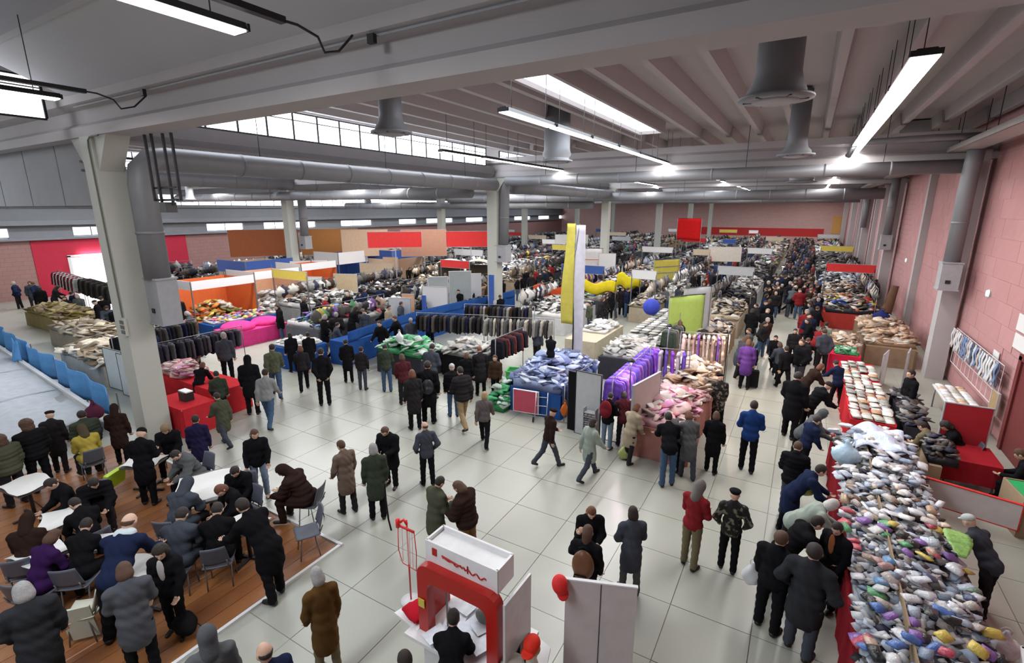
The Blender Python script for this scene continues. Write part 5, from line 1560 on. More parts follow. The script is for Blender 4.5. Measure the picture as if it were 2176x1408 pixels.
def chair(px, py, heading, label, m=None, pos=None):
    p = ground(px, py, .45) if pos is None else Vector((pos[0], pos[1], 0))
    face = atan2(-p.x, p.y)
    r = empty('chair', (p.x, p.y, .04 if p.x < -7.06 and p.y < 5.4 else 0), face + radians(heading)); tag(r, label, 'chair')
    m = m or mat('slate_shell', (.10, .11, .14), .45)
    key = 'chairmesh'
    if key not in PROTO:
        s = MB(); s.sheet(lambda u, v: ((u - .5) * .44, (v - .5) * .42, .45 - .02 * sin(pi * u) + .015 * (2 * v - 1) ** 2), 8, 8, 0, .018)
        k = MB(); k.sheet(lambda u, v: ((u - .5) * (.42 - .06 * v), -.22 - .10 * v + .03 * (2 * u - 1) ** 2, .52 + .36 * v), 8, 8, 0, .018)
        lg = MB(); lg.tube([(0, 0, .44), (0, 0, 0)], .012, 6)
        up = MB(); up.tube([(-.17, -.19, .44), (-.17, -.26, .60)], .011, 6); up.tube([(.17, -.19, .44), (.17, -.26, .60)], .011, 6)
        PROTO[key] = (s.mesh('seat', True), k.mesh('backrest', True), lg.mesh('leg', True), up.mesh('back_support', True))
    s, k, lg, up = PROTO[key]
    link('seat', s, r, m); link('backrest', k, r, m); link('back_support', up, r, leg_m)
    for sx in (-1, 1):
        for sy in (-1, 1): link('leg', lg, r, leg_m, (sx * .19, sy * .17, 0), (sy * .12, -sx * .10 * 0, 0))
    return r
chair(0, 0, 95, 'empty slate grey chair at the sharp corner of the deck', pos=(-7.35, 5.0))
chair(0, 0, 60, 'cream-backed chair beside the bald man', mat('cream_shell', (.55, .55, .45), .5), pos=(-8.65, 2.1))
chair(0, 0, 10, 'white and lilac chair back at the very bottom corner of the frame', mat('lilac_shell', (.50, .44, .56), .5), pos=(-7.72, .98))
p = Vector((-8.35, 1.75, 0))
tag(MB().box((0, 0, 0), (.36, .03, .62)).build('portfolio', mat('pale_green_card', (.55, .58, .48), .6), None, False, (-8.5, 1.98, .42), (.2, 0, .9)), 'pale green portfolio leaning against the cream-backed chair', 'folder')

# ---------------------------------------------------------------- S: promotional kiosk, brochure stand, partition
kx, ky = -3.18, 4.35
K = empty('promotion_kiosk', (kx, ky, 0), -.02); tag(K, 'white promotion kiosk with a red arch and a header box lettered in red', 'kiosk')
kred = mat('glossy_red', (.40, .012, .008), .3); kwh = mat('glossy_white', (.74, .73, .73), .3)
MB().box((0, .05, .42), (1.15, .66, .84)).build('counter', kwh, K)
b = MB(); b.box((0, .02, .87), (1.5, .95, .05)); b.build('countertop', kwh, K)
def arch_poly(w, z0, z1, r):
    pts = [(-w, z0)]
    for k in range(7): a = pi - k * pi / 12; pts.append((-w + r + r * cos(a), z1 - r + r * sin(a)))
    for k in range(7): a = pi / 2 - k * pi / 12; pts.append((w - r + r * cos(a), z1 - r + r * sin(a)))
    pts.append((w, z0)); return pts
o_ = arch_poly(.62, .90, 1.92, .16); i_ = arch_poly(.46, .90, 1.70, .12)
b = MB(); n = len(o_)
vs = [(p[0], -.30, p[1]) for p in o_] + [(p[0], -.30, p[1]) for p in i_] + [(p[0], -.16, p[1]) for p in o_] + [(p[0], -.16, p[1]) for p in i_]
fs = []
for i in range(n - 1):
    fs += [(i, i + 1, n + i + 1, n + i), (2 * n + i, 3 * n + i, 3 * n + i + 1, 2 * n + i + 1), (i, 2 * n + i, 2 * n + i + 1, i + 1), (n + i, n + i + 1, 3 * n + i + 1, 3 * n + i)]
fs += [(0, n, 3 * n, 2 * n), (n - 1, 3 * n - 1, 4 * n - 1, 2 * n - 1)]
b.add(vs, fs); b.build('arch', kred, K)
b = MB(); b.box((-.545, -.315, 1.35), (.10, .012, .12)); b.build('yellow_panel', YEL, K)
hd_ = MB(); hd_.box((0, 0, 1.90), (1.10, .34, .04)); hd_.box((0, -.17, 2.05), (1.10, .03, .32)); hd_.box((0, .17, 2.05), (1.10, .03, .32)); hd_.box((-.54, 0, 2.05), (.03, .34, .32)); hd_.box((.54, 0, 2.05), (.03, .34, .32)); hd_.box((0, 0, 2.15), (1.06, .32, .02))
hd_.build('header_box', kwh, K)
# red handwriting-like lettering on the header
b = MB()
b.box((-.40, -.19, 2.09), (.07, .012, .10), 0, 0, None)
xx = -.28
pts = []
for k in range(46):
    t = k / 45
    pts.append((-.27 + .66 * t, -.192, 2.06 - .045 * t + .022 * sin(t * 34) * (1 if t > .25 else .3) + (.04 if .48 < t < .52 else 0)))
b.tube(pts, .009, 5)
b.tube([(-.28, -.192, 2.085), (.02, -.192, 2.05)], .010, 5); b.tube([(.12, -.192, 2.10), (.12, -.192, 2.0)], .008, 5)
b.build('lettering', kred, K)
b = MB(); b.box((.68, .06, 1.20), (.03, .62, 1.30)); b.build('side_panel', mat('pale_grey_acrylic', (.60, .62, .63), .25), K)
b = MB(); b.box((-.60, .06, 1.30), (.03, .50, .85)); b.build('side_panel', kred, K)
b = MB(); b.prism([(-.62, -.35), (-1.10, -.28), (-1.02, .02), (-.62, .45)], .86, .90); b.build('wing_shelf', kwh, K)
b = MB(); b.prism([(.62, -.35), (1.12, -.05), (1.00, .35), (.62, .45)], .86, .90); b.build('wing_shelf', kwh, K)
MB().tube([(-.30, -.1, .9), (-.30, -.1, 1.9)], .014, 8).build('inner_post', leg_m, K, True)
# papers on the kiosk
for i in range(13):
    rsx = random.Random(300 + i)
    o = MB().box((0, 0, 0), (.21, .29, .006)).build('leaflet', mat('leaflet_paper', (.70, .74, .80), .5, 0, .25, 14), None, False, (kx + rsx.uniform(-.4, .42), ky + rsx.uniform(-.30, .32), .906 + .0065 * i), (0, 0, rsx.uniform(-.5, .5)))
    tag(o, 'pale leaflet spread on the kiosk counter inside the red arch', 'leaflet', 'leaflets on the kiosk counter')
o = MB(); v, f = pillow_vf(.36, .30, .10, Vector((0, 0, 0)), 0, 0, 0, rs, 6); o.add(v, f)
tag(o.build('red_cushion', cloth((.50, .015, .03), name='crimson_cloth'), None, True, (kx - .82, ky - .12, .955), (0, 0, -.3)), 'crimson cushion lying on the left wing of the white kiosk', 'cushion')
sack('grey_bundle', (kx + .1, ky + .22, .93), .30, .26, cloth((.22, .24, .22), name='grey_cloth'), 'small grey bundle inside the red arch on the counter', 'bundle')
# brochure stand
p = ground(875, 1283)
S = empty('brochure_stand', (-4.93, 5.10, 0), .1); tag(S, 'slim red brochure stand with tall clear pockets beside the white kiosk', 'stand')
rw = mat('red_wire', (.60, .03, .03), .35)
MB().lathe((0, 0, 0), [(.17, 0), (.17, .015), (.03, .03)], 20).build('base', kwh, S, True)
MB().tube([(0, 0, .02), (0, 0, 1.52)], .014, 8).build('pole', rw, S, True)
b = MB(); b.tube([(-.16, -.02, 1.40), (-.17, -.03, .95), (-.10, -.03, .72), (.16, -.03, .66), (.18, -.03, 1.0), (.15, -.02, 1.36)], .008, 6)
b.tube([(-.16, -.02, 1.40), (.15, -.02, 1.36)], .022, 6); b.build('rack_frame', rw, S, True)
b = MB(); b.tube([(-.08, -.02, 1.38), (-.09, -.03, .76)], .004, 5); b.tube([(.06, -.02, 1.37), (.05, -.03, .70)], .004, 5); b.tube([(.11, -.02, 1.37), (.10, -.03, .68)], .004, 5); b.build('wire', rw, S)['kind'] = 'stuff'
b = MB(); b.box((0, -.03, 1.04), (.30, .01, .60)); b.build('pocket', mat('clear_acrylic', (.75, .72, .70), .15, alpha=.25), S)
b = MB(); b.box((-.15, -.03, 1.44), (.05, .05, .15)); b.tube([(-.10, -.02, 1.47), (-.04, -.02, 1.53), (.02, -.02, 1.46)], .022, 8); b.build('top_clip', mat('bright_red', (.75, .02, .02), .3), S, True)
# partition of two white boards
W = empty('partition_screen', (-1.68, 5.06, 0), .36); tag(W, 'two-leaf white partition screen with a red cap hung on its corner', 'partition')
pm_ = mat('pinkish_white_laminate', (.56, .50, .50), .5)
for k in (-1, 1): MB().box((k * .222, 0, .90), (.436, .035, 1.78)).build('leaf', pm_, W)
b = MB(); b.box((0, 0, 1.80), (.89, .045, .02)); b.build('top_edge', white_m, W)
MB().box((0, -.0, .9), (.010, .045, 1.78)).build('hinge_strip', black_m, W)
for k in (-1, 1): MB().box((k * .38, 0, .01), (.08, .34, .03)).build('foot', leg_m, W)
V, F = implicit([('e', (0, 0, .04), (.10, .12, .10), None), ('e', (0, -.10, -.012), (.085, .10, .016), None)], .014, .02, .03, lambda g, D: np.maximum(D, -.035 - g[..., 2]))
capm = np_mesh('cap', V, F)
o = bpy.data.objects.new('baseball_hat', capm); COL.objects.link(o); o.data.materials.append(mat('red_felt', (.66, .02, .02), .7)); o.location = (-2.13, 4.85, 1.74); o.rotation_euler = (1.0, -.35, .2)
tag(o, 'red baseball cap hung on the corner of the white partition', 'hat')
# mannequin head with a red cap on the kiosk wing
r = empty('mannequin_bust', (kx + .92, ky - .02, .90)); tag(r, 'red cap with gold band on a pale display head at the right of the kiosk', 'display head')
V, F = implicit([('e', (0, 0, .22), (.08, .09, .11), None), ('c', (0, 0, .0), (0, 0, .16), .09, .05)], .016, .03, .03, lambda g, D: np.maximum(D, -g[..., 2]))
o = bpy.data.objects.new('head', np_mesh('head', V, F)); COL.objects.link(o); o.parent = r; o.data.materials.append(mat('ivory_form', (.62, .56, .46), .5))
o = bpy.data.objects.new('cap', capm); COL.objects.link(o); o.parent = r; o.location = (0, 0, .29); o.material_slots[0].link = 'OBJECT'; o.material_slots[0].material = mat('bright_red_felt', (.80, .03, .01), .7)
MB().lathe((0, 0, .235), [(.10, 0), (.105, .02), (.10, .035)], 20).build('gold_band', mat('gold_cloth', (.45, .33, .12), .5), r, True)
o = MB(); v, f = pillow_vf(.34, .30, .12, Vector((0, 0, 0)), 0, 0, 0, rs, 6); o.add(v, f)
tag(o.build('folded_shirt', cloth((.60, .55, .48), name='ivory_cloth'), None, True, (kx + .72, ky - .18, .97), (0, 0, .4)), 'cream folded shirt on the kiosk wing below the red cap', 'shirt')
tag(MB().box((0, 0, 0), (.12, .42, .10)).build('brown_box', mat('reddish_brown_card', (.16, .07, .06), .6), None, False, (kx + .72, ky + .15, .95), (0, .2, .5)), 'reddish brown long box on the kiosk behind the cream shirt', 'box')

# spotlights of the central stall
def spot(loc, power, col, label, target):
    r = empty('spot_lamp', loc); tag(r, label, 'lamp')
    MB().tube([(0, 0, -loc[2]), (0, 0, .05)], .018, 6).build('pole', black_m, r)
    MB().lathe((0, 0, -.02), [(.03, .10), (.09, .05), (.11, 0)], 14).build('shade', black_m, r, True)
    MB().lathe((0, 0, -.03), [(.02, .03), (.06, .02), (.07, 0), (.03, -.02)], 12).build('bulb', mat('lit_bulb_' + label.split()[0], col, emit=14), r, True)
    l = bpy.data.lights.new('spot_light', 'POINT'); l.energy = power; l.color = col; l.shadow_soft_size = .07
    o = bpy.data.objects.new('spot_light', l); COL.objects.link(o); o.parent = r; o.location = (0, 0, -.12)
spot((-1.9, 17.9, 2.5), 160, (1.0, .80, .62), 'warm lit stall lamp beside the cream dresses', None)
spot((-3.75, 12.9, 2.25), 70, (1.0, .72, .85), 'pinkish lit stall lamp over the pale pink heap', None)
spot((-3.6, 16.6, 2.5), 70, (.70, .62, 1.0), 'violet lit stall lamp over the violet rail', None)
spot((-1.0, 34, 3.0), 160, (1.0, .85, .7), 'warm lit stall lamp further along the crowded aisle', None)

# ================================================================== FAR STALLS
fr_ = random.Random(21)
cols = [(-46.5, -42.5, 17), (-40.5, -36.6, 19.5), (-32.2, -29.5, 36), (-26.2, -23.2, 17.4), (-21.3, -18.9, 14.6), (-13.0, -10.2, 22.5), (-8.3, -6.9, 27.5), (-4.4, -2.4, 20.5), (1.3, 3.9, 31.5)]
FPAL = ['dark', 'white', 'dark', 'greys', 'bright', 'dark', 'beige', 'silver', 'multi', 'white', 'dark', 'tan']
CLN = {'dark': (.05, .05, .06), 'white': (.6, .6, .6), 'greys': (.25, .25, .25), 'bright': (.5, .06, .05), 'beige': (.45, .38, .28), 'silver': (.08, .12, .3), 'multi': (.12, .12, .14), 'tan': (.4, .28, .18)}
PW = {'dark': 'black', 'white': 'white', 'greys': 'grey', 'bright': 'bright mixed', 'beige': 'beige', 'silver': 'silvery', 'multi': 'many-coloured', 'tan': 'tan'}
nb = 0
for ci, (x0, x1, ys) in enumerate(cols):
    y = ys; bi = 0
    while y < 94:
        L = 4.6 if y < 60 else 8.5
        if any(abs(y + L / 2 - py) < L / 2 + .5 and x0 - .5 < px < x1 + .5 for px in PX for py in (24, 42, 60, 78, 96)):
            y += 2.0; 
            if y > 94: break
            if any(y - .5 < py < y + L + .5 and x0 - .5 < px < x1 + .5 for px in PX for py in (24, 42, 60, 78, 96)):
                y += 1.0; continue
        pal = FPAL[(ci * 5 + bi * 7 + bi // 2) % len(FPAL)]
        near = y < 45
        g = 'far stall tables of ' + PW[pal] + ' goods'
        table(x0, x1, y, y + L, .85, 'distant stall table of ' + PW[pal] + ' goods in the far rows', cover=cloth(CLN[pal], name='stall_cloth'), cover_label='skirt of a distant stall with ' + PW[pal] + ' goods', group=g, cover_group='skirt cloths of far ' + PW[pal] + ' stalls')
        nn = 230 if near else 110
        heap('goods_heap', 'heap of ' + PW[pal] + ' goods on a distant stall table', x0, x1, y, y + L, .86, pal, nn, (.36, .26, .13) if near else (.7, .45, .22), .6, 500 + nb, 'goods', group='far heaps of ' + PW[pal] + ' goods', kk=2, mix=.38)
        # one or two rails of hung clothes above the back of the stall, joined: too small to pick apart
        b = MB(); rsx = random.Random(900 + nb)
        xm = x0 + .35 if ci % 2 else x1 - .35
        k = 0
        hh = rsx.uniform(1.9, 2.35)
        step = .22 if near else .4
        while k * step < L - .3:
            c = jit(rsx.choice(PAL[pal if rsx.random() < .5 else 'dark']), rsx)
            v, f = pillow_vf(step * .8, .55, rsx.uniform(.5, .95), Vector((xm, y + .2 + k * step, hh - .45)), rsx.uniform(-.2, .2), pi / 2 * 0, pi / 2 * 0, rsx, 2)
            b.add(v, f, 0, c); k += 1
        o = b.build('hung_clothes', gm, None, True); tag(o, 'row of ' + PW[pal] + ' or dark clothes hung over a distant stall', 'clothes', 'hung clothes over far ' + PW[pal] + ' stalls', 'stuff')
        r = rack(xm, y + L / 2, L, pi / 2, 'rail standing behind a distant stall of ' + PW[pal] + ' goods', round(hh, 1), 'rails behind far ' + PW[pal] + ' stalls')
        if (bi + ci) % 3 == 0:
            m = [white_m, BEI, LGB, REDB, BLB, white_m, YEL][(bi + ci * 2) % 7]
            nm = ['white', 'beige', 'pale grey', 'red', 'blue', 'white', 'yellow'][(bi + ci * 2) % 7]
            r = board('sign_board', ((x0 + x1) / 2, y + .1, 2.75), x1 - x0, .05, .5, m, nm + ' fascia board over a distant stall', 'sign', 0, group=nm + ' fascia boards over far stalls')
            for s in (-1, 1): MB().box((s * (x1 - x0) / 2 * .98, 0, -1.37), (.05, .05, 2.75)).build('post', leg_m, r)
        nb += 1; bi += 1
        y += L + fr_.uniform(.8, 1.6)
# display walls and a cream canopy that break up the middle stalls
for i, (px, py, z, w_, h_, m, lab) in enumerate([(800, 575, 1.9, 2.6, 1.1, BEI, 'wide tan display wall over the middle left stalls'), (735, 605, 1.6, 1.6, 1.4, mat('tan_panel', (.44, .34, .22), .7), 'brown-tan display wall left of the wide tan one'),
        (660, 612, 1.4, 1.7, 1.5, mat('cream_board', (.62, .62, .56), .6), 'cream display wall right of the fascia booths'), (850, 655, 1.3, 1.2, 1.1, mat('ice_board', (.55, .58, .62), .6), 'ice grey display board above the blue counter'),
        (868, 648, 1.3, .7, 1.2, mat('salmon_board', (.66, .36, .22), .6), 'narrow salmon display board above the blue counter'), (925, 640, 1.5, 1.4, 1.6, white_m, 'white slatted display board above the blue counter'),
        (830, 560, 2.2, 1.2, 1.0, mat('peach_board', (.62, .44, .30), .6), 'small peach display board beyond the tan wall'), (1060, 545, 2.4, 1.5, 1.3, white_m, 'white display board just beyond the second pillar'),
        (1290, 560, 2.2, 1.3, 1.6, white_m, 'white display board right of the poster'), (1540, 540, 2.4, 2.8, 1.3, mat('cream_white', (.74, .68, .60), .6), 'wide cream-white display wall far along the main aisle')]):
    p = ground(px, py, z)
    r = board('display_screen', (p.x, p.y, z), w_, .06, h_, m, lab, 'board', .35)
    for s in (-1, 1): MB().box((s * w_ * .48, 0, -z / 2), (.05, .05, z)).build('post', leg_m, r)
p = ground(985, 560, 2.5); r = empty('canopy_stall', (p.x, p.y, 0), .5); tag(r, 'stall under two rounded cream canopies left of the second pillar', 'stall')
for s in (-1, 1):
    b = MB(); b.sheet(lambda u, v: (s * 1.05 + (u - .5) * 1.9, (v - .5) * 1.6, 2.45 + .32 * sin(pi * u) ** .6), 12, 4, 0, .03); b.build('canopy', cloth((.66, .64, .52), name='cream_canopy'), r, True)
    for q in (-.93, .93):
        for w_ in (-.75, .75): MB().box((s * 1.05 + q, w_, 1.22), (.05, .05, 2.45)).build('post', leg_m, r)
    MB().box((s * 1.05, .7, 1.9), (1.8, .04, .9)).build('back_panel', mat('dark_bronze', (.06, .05, .03), .5), r)
# red band and upright amber panel on the far wall
b = MB(); b.span((-22, YF - .05, 1.6), (2.5, YF, 3.0)); structure('trim_40', b, REDB)
b = MB(); b.span((3.6, YF - .06, 2.2), (4.9, YF, 5.2)); structure('trim_41', b, mat('amber_panel', (.75, .42, .12), .5))
# yellow and red cloths draped over the stalls beyond the flag
for (x, y, z, w_, h_, m, lab) in ((-10.5, 27.6, 2.1, 2.6, .7, cloth((.75, .60, .03), name='bright_yellow_cloth'), 'bright yellow cloth draped over the stall right of the flag'), (-12.6, 26.2, 1.8, 2.4, .8, cloth((.70, .10, .03), name='orange_red_cloth'), 'orange-red cloth draped over the stall right of the flag'),
                                  (-9.0, 29.4, 2.4, 1.4, .9, cloth((.75, .62, .03), name='bright_yellow_cloth2'), 'yellow garment bundle standing above the draped yellow cloth')):
    b = MB(); b.sheet(lambda u, v: (x + w_ * (u - .5), y + .5 * (v - .5), z + .14 * sin(u * 9) + .1 * sin(v * 5) - h_ * abs(v - .5) ** 2 * 3), 16, 8, 0, .03)
    o = b.build('draped_cloth', m, None, True); tag(o, lab, 'cloth')
    rack(x, y, w_, 0, 'rail under the ' + lab.split(' draped')[0].split(' standing')[0], round(z - .12, 2))

# ================================================================== PEOPLE
def who(head, feet=None, hd=0, label='', pose='stand', outfit='jacket', top='black', legs='dark', hair='short', hc='dark', H=None, z0=None, girth=1.0, skin=0, hat=None, h=.0165, zz=None):
    if pose not in POSES: pose = 'stand'
    J = skeleton(pose)
    hz = float(J['head'][2])
    f = Vector((-sin(YAW) * cos(PITCH), cos(YAW) * cos(PITCH), -sin(PITCH))); r = Vector((cos(YAW), sin(YAW), 0)); u = r.cross(f)
    d = f * FPX + r * (head[0] - 1088) + u * (704 - head[1])
    if feet is not None:
        p = ground(feet[0], feet[1], z0 or 0)
        t = hypot(p.x, p.y) / hypot(d.x, d.y)
        zt = CAM_H + d.z * t - (z0 or 0)
        HH = H or min(1.90, max(1.56, zt / hz * 1.72))
        if pose in ('stand', 'stand2', 'hold', 'crossed', 'pocket', 'behind', 'phone'):
            # average the two estimates of where the figure stands
            q = ground(head[0], head[1], hz * HH / 1.72 + (z0 or 0)); p = Vector(((p.x + q.x) / 2, (p.y + q.y) / 2, 0))
    else:
        HH = H or 1.70
        s = HH / 1.72
        zb = z0 or 0
        q = ground(head[0], head[1], hz * s + zb)
        a = atan2(-q.x, q.y) + radians(hd)
        ox, oy = float(J['head'][0]) * s, float(J['head'][1]) * s
        p = Vector((q.x - (cos(a) * ox - sin(a) * oy), q.y - (sin(a) * ox + cos(a) * oy), 0))
    if hypot(p.x, p.y) > 15: h = .023
    if z0 is None: z0 = .04 if (p.x < -7.06 and p.y < 5.44 and p.x > -15.9) else 0
    rt, J = person(0, 0, hd, label, pose, outfit, top, legs, hair, hc, HH, z0, girth, skin, None, p, h, hat)
    PEOPLE.append((p.x, p.y))
    if pose in ('sit', 'sit2'):
        a = atan2(-p.x, p.y) + radians(hd)
        c_ = chair(0, 0, hd, ('slate chair under the ' + label).replace('with the back to the camera ', ''), pos=(p.x + sin(a) * .06, p.y - cos(a) * .06))
        while len(c_['label'].split()) > 16: c_['label'] = c_['label'].rsplit(' ', 1)[0]
    return rt, J, p
PEOPLE = []
def shirt_front(rt, J, col, name='shirt_front', up=.03, r=(.055, .03, .20)):
    c = J['chest'] + J['T'] @ np.array((0, .125, up))
    V, F = implicit([('e', c, r, J['T'])], .016)
    link(name, np_mesh(name, V, F), rt, cloth(col, name='shirt_cloth'))
# --- open floor in the middle
who((730, 948), (742, 1088), 30, 'person in a brown tweed coat beside the one with the black strap', 'stand2', 'coat', 'tweed', 'dark', 'short', 'brown')
r2, J2, p2 = who((798, 955), (800, 1102), 5, 'person in a dark green coat, seen from behind, holding a black strap', 'stand', 'coat', 'green', 'black', 'bob', 'grey')
who((825, 930), (832, 1010), 150, 'person in a large black coat behind the one with the strap', 'hold', 'cape', 'black', 'black', 'short', 'brown', girth=1.12)
who((902, 908), (912, 1028), 15, 'bald person in a black jacket with bent arms on the open floor', 'pocket', 'jacket', 'slate', 'black', 'bald', 'brown')
who((923, 1030), (928, 1182), -55, 'person in an olive cape facing the large brown coat', 'hold', 'cape', 'olive', 'black', 'short', 'dark')
who((985, 1045), (1000, 1180), 60, 'broad person in a dark brown coat behind the kiosk', 'hold', 'puffer', 'dbrown', 'camel', 'bob', 'brown', girth=1.22)
who((1028, 850), (1030, 945), -10, 'person walking away in a grey-brown jacket and black trousers', 'walk', 'jacket', (cloth((.14, .12, .12), name='coat_cloth')), 'black', 'bob', 'blond')
who((1160, 893), (1165, 990), -60, 'person walking in a dark plum jacket and blue-grey trousers', 'walk2', 'jacket', 'dbrown', 'slate', 'beret', 'dark', hat=cloth((.03, .02, .02), name='dark_felt'))
who((1253, 905), (1250, 1015), -50, 'person striding in a pale green coat', 'walk', 'coat', 'mint', 'slate', 'bob', 'dark')
who((1252, 1080), (1250, 1235), 190, 'person in black with a brown scarf at the chest, above the partition', 'hold', 'coat', 'black', 'black', 'bob', 'red')
rr_, _, pb = who((1240, 1150), (1246, 1300), -15, 'person with a brown leather backpack just behind the partition', 'phone', 'coat', 'black', 'black', 'long', 'brown', H=1.62)
who((1345, 1108), (1338, 1240), 20, 'dark-haired person in a charcoal jacket and pale grey trousers', 'crossed', 'coat', 'slate', 'grey', 'bob', 'dark')
who((1478, 1040), (1465, 1203), -25, 'person in a red jumper with a grey cap of hair and khaki trousers', 'hold', 'sweater', 'red', 'khaki', 'hood', 'grey', hat=cloth((.20, .18, .17), name='grey_hood'))
# camouflage coat
m = mat('camouflage_cloth', (.035, .03, .025), .9, 0, 0, 1)
nt = m.node_tree; n_ = nt.nodes.new('ShaderNodeTexNoise'); n_.inputs['Scale'].default_value = 9; rp = nt.nodes.new('ShaderNodeValToRGB')
rp.color_ramp.elements[0].position = .52; rp.color_ramp.elements[0].color = (.012, .012, .011, 1); rp.color_ramp.elements[1].position = .60; rp.color_ramp.elements[1].color = (.20, .18, .13, 1)
tc = nt.nodes.new('ShaderNodeTexCoord'); nt.links.new(tc.outputs['Object'], n_.inputs['Vector']); nt.links.new(n_.outputs['Fac'], rp.inputs[0]); nt.links.new(rp.outputs[0], nt.nodes['Principled BSDF'].inputs['Base Color'])
CAMO = m
rc, _, _p = who((1556, 1058), (1550, 1205), 0, 'person in a spotted dark jacket and flat cap, hands in front', 'pocket', 'jacket', CAMO, 'black', 'beret', 'black', hat=BLK)
who((1592, 862), (1594, 1002), 0, 'person in a royal blue jacket standing alone on the aisle', 'crossed', 'jacket', 'blue', 'black', 'short', 'dark')
who((1519, 885), (1512, 1003), -10, 'person in a long black coat left of the royal blue jacket', 'stand2', 'coat', 'black', 'black', 'bob', 'brown')
who((1420, 905), (1416, 1030), 10, 'person in black with blue jeans at the tip of the corner stall', 'lean', 'jacket', 'black', 'jeans', 'short', 'dark', H=1.75)
who((1462, 890), (1458, 1015), 20, 'person in grey with slate trousers at the tip of the corner stall', 'reach', 'coat', 'grey', 'slate', 'bob', 'red')
who((1340, 890), (1335, 982), -35, 'person in a beige knitted coat at the corner stall', 'reach', 'coat', 'beige', 'dark', 'bob', 'red')
sack('plastic_bag', tuple(ground(1325, 975)), .30, .42, mat('lime_bag_plastic', (.42, .46, .16), .35), 'lime bag beside the beige knitted coat')
_, _, prs_ = who((1290, 845), (1292, 952), -20, 'person in black with a red rucksack at the violet rail', 'hold', 'jacket', 'black', 'ljeans', 'short', 'dark')
r = empty('rucksack', (0, 0, 0)); a_ = atan2(-prs_.x, prs_.y) - .35; r.location = (prs_.x + sin(a_) * .19, prs_.y - cos(a_) * .19, 1.0); r.rotation_euler = (0, 0, a_); tag(r, 'red and black rucksack on the back of the person at the violet rail', 'rucksack')
V, F = implicit([('e', (0, 0, .2), (.17, .10, .25), None), ('e', (0, -.08, .12), (.12, .07, .12), None)], .03, .03); rkm = np_mesh('rucksack', V, F)
link('bag', rkm, r, cloth((.20, .02, .03), name='red_nylon')); 
for s in (-1, 1): MB().tube([(s * .1, .08, .42), (s * .12, .2, .35), (s * .1, .1, .05)], .018, 6).build('strap', BLK, r, True)
who((1318, 850), (1322, 950), 10, 'person in maroon beside the red rucksack', 'reach', 'jacket', 'maroon', 'dark', 'bob', 'dark')
who((1530, 805), (1525, 900), 15, 'person in black and tan jacket behind the corner stall', 'stand2', 'coat', CAMO, 'black', 'beret', 'black', hat=BLK)
who((1430, 905), (1440, 1000), 60, 'person in grey behind the corner stall customers', 'lean', 'jacket', 'grey', 'black', 'short', 'grey')
# --- right of the open floor: shoppers at the long heaped table
who((1655, 1148), (1628, 1335), -18, 'person in a black coat holding a thin white carrier bag', 'stand', 'jacket', 'black', 'black', 'short', 'brown', girth=1.18)
p = ground(1598, 1215, .75); sack('plastic_bag', (p.x, p.y, .52), .28, .46, mat('thin_white_plastic', (.70, .72, .76), .3, alpha=.75), 'thin white carrier bag in the hand of the person in the black coat')
who((1733, 1178), (1690, 1382), -12, 'person in a dark grey coat, the nearest of the shoppers at the long table', 'pocket', 'coat', (cloth((.035, .037, .042), name='coat_cloth')), 'slate', 'short', 'dark', girth=1.2)
who((1738, 1112), None, -70, 'person in black leaning towards the long heaped table', 'lean', 'puffer', 'black', 'black', 'short', 'dark')
rs3, Js3, _ = who((1778, 1118), (1760, 1290), 150, 'person with an open black jacket and orange shirt at the long table', 'stand2', 'jacket', 'black', 'black', 'short', 'dark', skin=1)
shirt_front(rs3, Js3, (.45, .16, .06))
who((1770, 1075), None, -70, 'white-haired person bending low over the long table', 'lean2', 'jacket', 'mint', 'dark', 'bob', 'white')
who((1697, 955), (1668, 1095), -5, 'person in a black puffer and grey trousers half way along the long table', 'hold', 'puffer', 'black', 'slate', 'short', 'brown')
who((1745, 1000), None, -75, 'person in navy bending over the far half of the long table', 'lean', 'coat', 'navy', 'black', 'short', 'dark')
who((1722, 905), (1700, 1010), -50, 'person in navy beside the pale blue bag', 'reach', 'jacket', 'navy', 'black', 'short', 'dark')
p = ground(1716, 1035, .5); sack('flowered_bag', (p.x, p.y, .3), .30, .45, mat('flowered_plastic', (.22, .26, .05), .5, 0, .9, 9), 'black and yellow flowered bag by the navy coats')
who((1750, 880), None, -70, 'person in grey with a hood at the near corner of the pale packet table', 'lean', 'jacket', 'grey', 'black', 'hood', 'grey')
who((1690, 800), (1678, 930), -20, 'person in a black coat walking up the aisle beside the table', 'stand2', 'coat', 'black', 'black', 'short', 'dark', girth=1.15)
who((1760, 820), None, -60, 'person in black bending over the pale packets', 'lean', 'puffer', 'black', 'black', 'beanie', 'dark', hat=cloth((.05, .04, .04), name='knit'))
who((1745, 780), None, -60, 'person in a hooded fur-trimmed coat at the pale packets', 'lean', 'coat', 'dbrown', 'black', 'bob', 'red')
who((1690, 745), (1662, 828), 20, 'person in black walking beside the grey-sleeved one', 'walk', 'jacket', 'black', 'black', 'short', 'dark')
who((1660, 760), (1650, 812), 30, 'person in slate blue between the aisle walkers', 'walk2', 'jacket', 'slate', 'black', 'bob', 'brown')
who((1588, 728), (1583, 826), 0, 'person in a violet jacket with a black trolley case', 'stand', 'coat', 'purple', 'black', 'bob', 'brown')
who((1686, 708), (1684, 770), 180, 'person in dark clothes facing the camera down the aisle', 'stand', 'jacket', 'dark', 'black', 'short', 'dark')
who((1645, 722), (1640, 790), 170, 'person in black coat coming down the aisle', 'walk', 'coat', 'black', 'black', 'short', 'dark')
who((1722, 700), (1725, 775), -30, 'person in a red jacket at the scarlet table', 'lean', 'jacket', 'red', 'black', 'short', 'dark')
